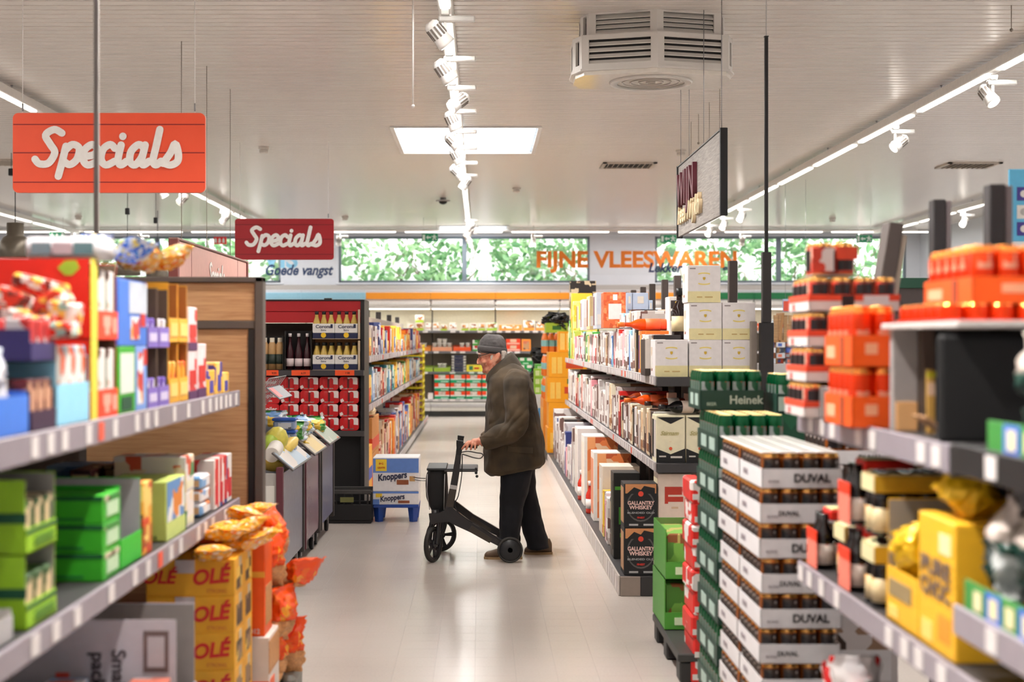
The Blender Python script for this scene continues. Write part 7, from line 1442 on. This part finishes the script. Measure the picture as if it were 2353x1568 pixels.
# jacket: torso slices from hem to collar, then sleeves
jk = MB(); rings = []
for uf, vf, ub, vb, hw, pw in ((1126, 1091, 1240, 1073, .225, .75), (1113, 1084, 1252, 1063, .25, .75), (1111, 1065, 1253, 1054, .258, .75), (1111, 1036, 1250, 1021, .258, .78), (1113, 999, 1244, 984, .25, .8), (1115, 962, 1237, 947, .24, .8), (1118, 920, 1230, 910, .235, .8), (1118, 893, 1223, 880, .228, .8), (1119, 874, 1211, 850, .2, .85), (1123, 864, 1194, 834, .15, .9), (1130, 858, 1180, 824, .105, 1)):
    a, b = P3(uf, vf), P3(ub, vb); rings.append(ering((a+b)/2, (b-a)/2, (0, hw, 0), 32, pw))
jk.loft(rings)
for a, b, c, yy in ((SL_, EL, WR_, -1), (SR_, ER, WRr, 1)):
    a = a+Vector((.0, yy*.02, -.01)); limb(jk, [a+Vector((0, -yy*.06, .03)), a, (a+b)/2+Vector((.012, yy*.012, 0)), b+Vector((.01, 0, 0)), (b*.55+c*.45)+Vector((0, 0, -.004)), c+Vector((.012, 0, .0))], [.085, .098, .092, .086, .076, .056], 20)
cuffx = WR_.x
def jfold(co):
    d = .010*mnoise.noise(co*Vector((5, 5, 9)))+.007*mnoise.noise(co*15)
    if co.y < 10.56 and co.z > .92: d += .011*(abs(math.sin(24*(co.z-.8*co.x)+5*mnoise.noise(co*5)))**.7-.6)*max(0, min(1, (1.3-co.z)*3))
    return d
jacket = own(solid('jacket', jk, JACK, .0075, 3, None, jfold))
cl = MB(); rr = []
for k, (uf, vf, ub, vb, hw) in enumerate(((1115, 878, 1199, 838, .135), (1118, 862, 1190, 824, .118), (1124, 851, 1181, 813, .1), (1129, 847, 1174, 809, .09))):
    a, b = P3(uf, vf), P3(ub, vb); rr.append(ering((a+b)/2, (b-a)/2, (0, hw, 0), 28, .9))
for k, (uf, vf, ub, vb, hw) in enumerate(((1133, 851, 1169, 813, .078), (1130, 866, 1178, 832, .085))):
    a, b = P3(uf, vf), P3(ub, vb); rr.append(ering((a+b)/2, (b-a)/2, (0, hw, 0), 28, .9))
own(cl.loft(rr, cap=False).build('collar', JACK)); 
pk = MB().cbox(-.095, -.006, -.015, .095, .006, .03, .004, M=Matrix.Translation(P3(1193, 1030, PY)+Vector((0, -.262, 0))) @ Matrix.Rotation(R(4), 4, 'Y')).build('pocket_flap', JACK); own(pk)
# trousers
tr = MB()
for hip, kn_, an, wd in ((HIPf, KNf, ANf, 1), (HIPb, KNb, ANb, -1)):
    rings = []
    for t, (u0, u1, v, Y) in enumerate(((1150, 1232, 1055, (hip.y+PY)/2), (1150, 1224, 1090, hip.y), (1148, 1214, 1130, hip.y), (1146, 1204, 1165, hip.y), (1147, 1197, 1205, hip.y), (1149, 1194, 1240, hip.y), (1150, 1192, 1262, hip.y)) if wd > 0 else ((1160, 1234, 1055, (hip.y+PY)/2), (1163, 1230, 1090, hip.y), (1178, 1232, 1130, hip.y), (1188, 1239, 1165, hip.y), (1196, 1249, 1205, hip.y), (1206, 1258, 1238, hip.y), (1211, 1263, 1262, hip.y))):
        a, b = P3(u0, v, Y), P3(u1, v+ (0 if wd > 0 else -3), Y); rings.append(ering((a+b)/2, (b-a)/2, (0, (b-a).length*.43+.012, 0), 22, .9))
    tr.loft(rings[::-1])
own(solid('trousers', tr, TROU, .009, 3, None, lambda co: .006*mnoise.noise(co*Vector((9, 9, 7)))+.004*mnoise.noise(co*20)+.005*math.sin(co.z*55+3*mnoise.noise(co*5))*max(0, 1-co.z/.28)))
# shoes
SHO = mat((104, 82, 62), .6, var=.15, scale=30); SOL = mat((156, 128, 92), .7)
for (ut, uh, Y, lift, lab_) in ((1113, 1199, 10.6, 0, 'front'), (1205, 1268, 10.84, .012, 'rear')):
    sh = MB(); rings = []; xt, xh = wx(ut, Y), wx(uh, Y); L = xh-xt
    for t, h, w in ((0.0, .022, .02), (.06, .04, .036), (.2, .05, .046), (.4, .07, .046), (.58, .098, .04), (.75, .112, .038), (.93, .105, .036), (1.0, .07, .026)):
        rings.append([Vector((xt+L*t, Y+w*c_, .012+lift*(1-t)*0+h*(s_*.5+.5))) for c_, s_ in [sup(2*math.pi*i/18, .75) for i in range(18)]])
    sh.loft(rings[::-1]); s1 = own(solid('shoe', sh, SHO, .005, 3)); s1['label'] = 'brown leather shoe'
    so_ = MB().prism([(xt-.004, -.02), (xt+L*.1, -.043), (xt+L*.45, -.05), (xt+L*.7, -.042), (xh+.004, -.03), (xh+.004, .03), (xt+L*.7, .042), (xt+L*.45, .05), (xt+L*.1, .043), (xt-.004, .02)], .0, .018, M=Matrix.Translation((0, Y, 0))).build('sole', SOL); so_.parent = s1; so_.location = (0, 0, 0)
# cap with folded cuff
ht = MB(); rings = []
for uf, vf, ub, vb, hw in ((1100, 810, 1163, 815, .083), (1100, 800, 1163, 806, .086), (1102, 792, 1162.5, 797, .087), (1104, 785, 1161, 789, .083), (1108, 778, 1158, 780, .072), (1114, 771.5, 1153, 773, .054), (1122, 768, 1145, 769.5, .03)):
    a, b = P3(uf-2.2, vf), P3(ub+1.2, vb); rings.append(ering((a+b)/2, (b-a)/2, (0, hw, 0), 28, .95))
ht.loft(rings); hat = own(solid('cap', ht, CAPM, .004, 3, None, lambda co: .0035*mnoise.noise(co*38)+.003*math.sin(co.x*60+co.y*45)*max(0, (co.z-1.63)*14))); 
cu = MB(); rr = []
for uf, vf, ub, vb, hw in ((1100, 808, 1163, 813.5, .088), (1098.5, 804, 1164.6, 810, .0925), (1098.5, 797, 1164.4, 803.5, .093), (1099.8, 793.5, 1163, 800, .089)):
    a, b = P3(uf-1.2, vf), P3(ub+1, vb); rr.append(ering((a+b)/2, (b-a)/2, (0, hw, 0), 28, .95))
cuff = cu.loft(rr).build('cuff', CAPM); cuff.parent = hat; cuff.location = (0, 0, 0)
# hair at nape and temples, glasses, eyes, brows
HAIR = mat((196, 186, 176), .8, var=.2, scale=120, bump=.5)
hr = MB(); rings = []
for v, uf, ub, hw in ((806, 1140, 1164, .078), (813, 1146, 1165.5, .074), (821, 1148, 1166, .069), (830, 1149, 1164, .064), (840, 1149, 1161, .058), (848, 1149, 1158, .05)):
    a, b = P3(uf, v), P3(ub, v); rings.append(ering((a+b)/2, (b-a)/2, (0, hw, 0), 22, .9))
hr.loft(rings[::-1])
for s in (-1, 1): blob(hr, P3(1131, 819)+Vector((0, s*.07, 0)), (.012, .006, .034), Matrix.Rotation(.3, 4, 'Y')); 
own(solid('hair', hr, HAIR, .004, 2, None, lambda co: .003*mnoise.noise(co*90)))
gl = MB()
for s in (-1, 1):
    gl.tube([P3(1101.5, 818)+Vector((0, s*.055, 0)), P3(1112, 815.5)+Vector((0, s*.074, 0)), P3(1126, 811)+Vector((0, s*.082, 0)), P3(1140, 811)+Vector((0, s*.084, 0))], .0032, 6)
    c = P3(1100.0, 818.5)+Vector((-.004, s*.031, 0)); gl.tube([c+Vector((.006*math.cos(a)*0+abs(math.sin(a))*.0, s*0+.024*math.cos(a), .015*math.sin(a))) for a in [2*math.pi*i/16 for i in range(16)]], .0024, 6, closed=True)
gl.tube([P3(1098.5, 817)+Vector((-.004, -.009, 0)), P3(1098.5, 817)+Vector((-.004, .009, 0))], .002, 6)
own(gl.build('glasses', mat((38, 34, 36), .3)))
for s in (-1, 1):
    ey = MB(); blob(ey, P3(1103, 819.2)+Vector((.004, s*.033, 0)), (.0075, .011, .0055)); own(ey.build('eye', mat((176, 156, 146), .25)))
    iv = MB(); blob(iv, P3(1101, 819.4)+Vector((.0045, s*.034, 0)), (.0045, .0075, .0045)); own(iv.build('iris', mat((60, 56, 56), .2)))
    bw = MB(); limb(bw, [P3(1099.6, 814.5)+Vector((-.001, s*.016, 0)), P3(1100, 813)+Vector((-.002, s*.032, 0)), P3(1105, 813.5)+Vector((0, s*.05, 0))], [.004, .005, .003], 8); own(bw.build('eyebrow', HAIR))
mo = MB(); limb(mo, [P3(1110.3, 844)+Vector((-.0035, -.02, -.001)), P3(1109.4, 844)+Vector((-.0045, 0, 0)), P3(1110.3, 844)+Vector((-.0035, .02, -.001))], [.002, .0026, .002], 8); own(mo.build('mouth_line', mat((130, 62, 54), .5)))
# ---------------------------------------------------------------- rollator
RO = thing('rollator', 'black folding rollator with a fabric bag and spoked wheels', 'walker', (P3(1080, 1290).x, 10.7, 0)); RR = RO.location.copy()
def rown(o): o.parent = RO; o.location = -RR; return o
CF = mat((34, 34, 37), .35, var=.1); CFM = mat((70, 64, 58), .3, .5); RUB = mat((40, 38, 36), .6); YN, YF = 10.44, 10.97
def bar(mb, pts, Y, th=.032):
    """plate of varying width in the XZ plane; pts = (u, v, half width m)"""
    P_ = [P3(u, v, YN) for u, v, w in pts]; Lw = [w for *_, w in pts]; n = len(pts); top, bot = [], []
    for i, p in enumerate(P_):
        t = P_[min(i+1, n-1)]-P_[max(i-1, 0)]; t.y = 0; t.normalize(); nn = Vector((-t.z, 0, t.x)); top.append(p+nn*Lw[i]); bot.append(p-nn*Lw[i])
    rings = [[Vector((q.x, Y-th/2, q.z)) for q in (a,)]+[Vector((a.x, Y+th/2, a.z)), Vector((b.x, Y+th/2, b.z)), Vector((b.x, Y-th/2, b.z))] for a, b in zip(top, bot)]
    mb.loft(rings, sm=False)
for Y in (YN, YF):
    mb = MB(); bar(mb, [(1029, 1188, .03), (1036, 1150, .028), (1043, 1115, .026), (1048, 1085, .025), (1051, 1060, .020), (1054, 1036, .017)], Y); rown(mb.build('handle_post', CF))
    mb = MB(); bar(mb, [(1033, 1165, .0265), (1040, 1130, .0255), (1042, 1118, .025)], Y, .036); rown(mb.build('post_sleeve', CFM))
    mb = MB(); bar(mb, [(1041, 1124, .0262), (1042.5, 1115, .0262)], Y, .037); rown(mb.build('silver_band', LGREY))
    mb = MB(); bar(mb, [(987, 1193, .04), (1010, 1190, .035), (1035, 1182, .055), (1055, 1196, .045), (1082, 1212, .034), (1115, 1229, .03), (1150, 1248, .026), (1166, 1258, .02)], Y, .04); rown(mb.build('side_frame', CF))
    mb = MB(); bar(mb, [(1080, 1214, .024), (1102, 1227, .022), (1128, 1243, .018)], Y, .044); rown(mb.build('frame_sleeve', CFM))
    # grip
    mb = MB(); a = [P3(u, v, Y) for u, v in ((1053, 1042), (1056, 1030), (1064, 1024.5), (1078, 1024), (1092, 1026), (1097, 1027))]; limb(mb, a, [.018, .021, .018, .0165, .017, .014], 12); bar(mb, [(1054, 1046, .018), (1056, 1030, .022), (1056, 1020, .024), (1057, 1013, .026)], Y, .036); rown(mb.build('grip', mat((20, 20, 22), .6)))
    mb = MB(); loop = [P3(u, v, Y) for u, v in ((1060, 1040), (1075, 1037.5), (1095, 1041), (1107, 1043), (1109.5, 1048), (1103, 1054), (1088, 1052), (1072, 1047), (1062, 1044))]; mb.tube(catmull([tuple(q) for q in loop], 3), .0042, 8); rown(mb.build('brake_lever', mat((70, 66, 66), .3, .5)))
    mb = MB(); cab = [P3(u, v, Y-.02) for u, v in ((1062, 1045), (1062, 1070), (1060, 1100), (1053, 1140), (1045, 1160), (1060, 1185), (1110, 1215), (1160, 1250))]; mb.tube(catmull([tuple(q) for q in cab], 4), .004, 6); rown(mb.build('brake_cable', BLACK))
    # rear wheel
    c = P3(1172, 1262, YN); c.y = Y
    def wheel(c, r, yaw, spokes, nm):
        M = Matrix.Translation(c) @ Matrix.Rotation(yaw, 4, 'Z') @ Matrix.Rotation(R(90), 4, 'X')
        w = MB().lathe([(r*.84, -.016), (r*.97, -.016), (r, -.008), (r, .008), (r*.97, .016), (r*.84, .016), (r*.84, -.016)], 32, M=M, cap=False).build(nm, RUB); rown(w)
        h = MB().lathe([(r*.84, -.012), (r*.76, -.014), (r*.76, .014), (r*.84, .012), (r*.84, -.012)], 32, M=M, cap=False).lathe([(r*.2, -.02), (r*.22, -.012), (r*.22, .012), (r*.2, .02)], 16, M=M)
        for k in range(spokes):
            for d in (-.09, .09):
                h.box(r*.15, -.007, -.007, r*.8, .007, .007, M=M @ Matrix.Rotation(2*math.pi*k/spokes+d, 4, 'Z'))
        h = h.build('spokes', CF, w)
        return w, M
    rw, M = wheel(Vector((c.x, Y-.035 if Y == YN else Y+.035, .0945)), .0945, 0, 5, 'rear_wheel')
    if Y == YN: MB().lathe([(.078, .005), (.074, .017), (.02, .02)], 28, M=M).build('hub_cover', mat((30, 32, 36), .35), rw)
    # front wheel and fork: the near one is swung round, the far one sits straight
    r = .131 if Y == YN else .128; yaw = R(66) if Y == YN else R(28)
    cx = P3(995.5, 1250, YN).x if Y == YN else P3(1014, 1238, YF).x
    wheel(Vector((cx, Y, r)), r, yaw, 5, 'front_wheel')
    fk = MB(); T = Matrix.Translation((cx, Y, 0)) @ Matrix.Rotation(yaw, 4, 'Z')
    for s in (-1, 1):
        pl = [Vector((-.008, s*.03, r)), Vector((.012, s*.03, r+.06)), Vector((.03, s*.028, 2*r+.02)), Vector((.035, s*.01, 2*r+.055))]; limb(fk, [T @ q for q in pl], [.013, .016, .018, .022], 10)
    fk.lathe([(.026, 2*r+.03), (.028, 2*r+.12)], 14, M=T @ Matrix.Translation((.03, 0, 0))); rown(fk.build('fork', CF))
# cross members, seat, bag, basket wire
mb = MB()
for u, v in ((1035, 1184), (1048, 1092)): mb.tube([P3(u, v, YN)+Vector((0, .0, 0)), Vector((P3(u, v, YN).x, YF, P3(u, v, YN).z))], .014, 10)
rown(mb.build('cross_bar', CF))
a, b = P3(1020, 1082, YN), P3(1098, 1086, YN); st = MB().cbox(a.x, YN+.03, b.z, b.x, YF-.03, a.z+.004, .006).build('seat', mat((72, 68, 68), .55)); rown(st); MB().cbox(a.x+.02, YN+.02, a.z+.004, b.x-.01, YN+.03, a.z+.012, .003).build('seat_edge', BLACK, st)
kb = MB()
for u, v in ((1094, 1078), (1094, 1087), (1096, 1095)): blob(kb, P3(u, v, YN+.01), (.011, .011, .011))
rown(kb.build('folding_knob', BLACK))
bg_ = MB(); rings = []
for (u0, u1, v, hw) in ((984, 1024, 1084, .22), (977, 1025, 1097, .225), (975, 1027, 1120, .225), (976, 1028, 1145, .22), (984, 1026, 1168, .21), (990, 1022, 1180, .2)):
    a, b = P3(u0, v, YN), P3(u1, v, YN); rings.append(ering(((a.x+b.x)/2, 10.7, a.z), ((b.x-a.x)/2, 0, 0), (0, hw, 0), 24, .55))
bg_.loft(rings[::-1]); bagp = solid('bag', bg_, mat((18, 18, 20), .75), .007, 3, None, lambda co: .004*mnoise.noise(co*16)); rown(bagp)
pp = MB()
for u0, u1 in ((982, 987), (1022, 1020)): pp.tube([P3(u0, 1090, 10.465), P3(u0-1, 1130, 10.462), P3(u1, 1172, 10.475)], .0028, 6)
pp = pp.build('piping', mat((190, 190, 190), .4), bagp)
rm = MB().cbox(P3(980, 1080, YN).x, 10.47, P3(980, 1082, YN).z-.004, P3(1026, 1080, YN).x, 10.93, P3(980, 1077, YN).z, .005); rown(rm.build('bag_rim', mat((30, 30, 32), .5)))
bw = MB(); lp = [P3(978, 1100, 10.5), P3(962, 1099, 10.5), P3(951, 1097, 10.55), P3(951, 1097, 10.85), P3(962, 1099, 10.9), P3(978, 1100, 10.9)]; bw.tube(catmull([tuple(q) for q in lp], 5), .0042, 8); lp2 = [q+Vector((.004, 0, -.018)) for q in lp]; bw.tube(catmull([tuple(q) for q in lp2], 5), .003, 8); rown(bw.build('front_loop', mat((120, 116, 114), .3, .6)))
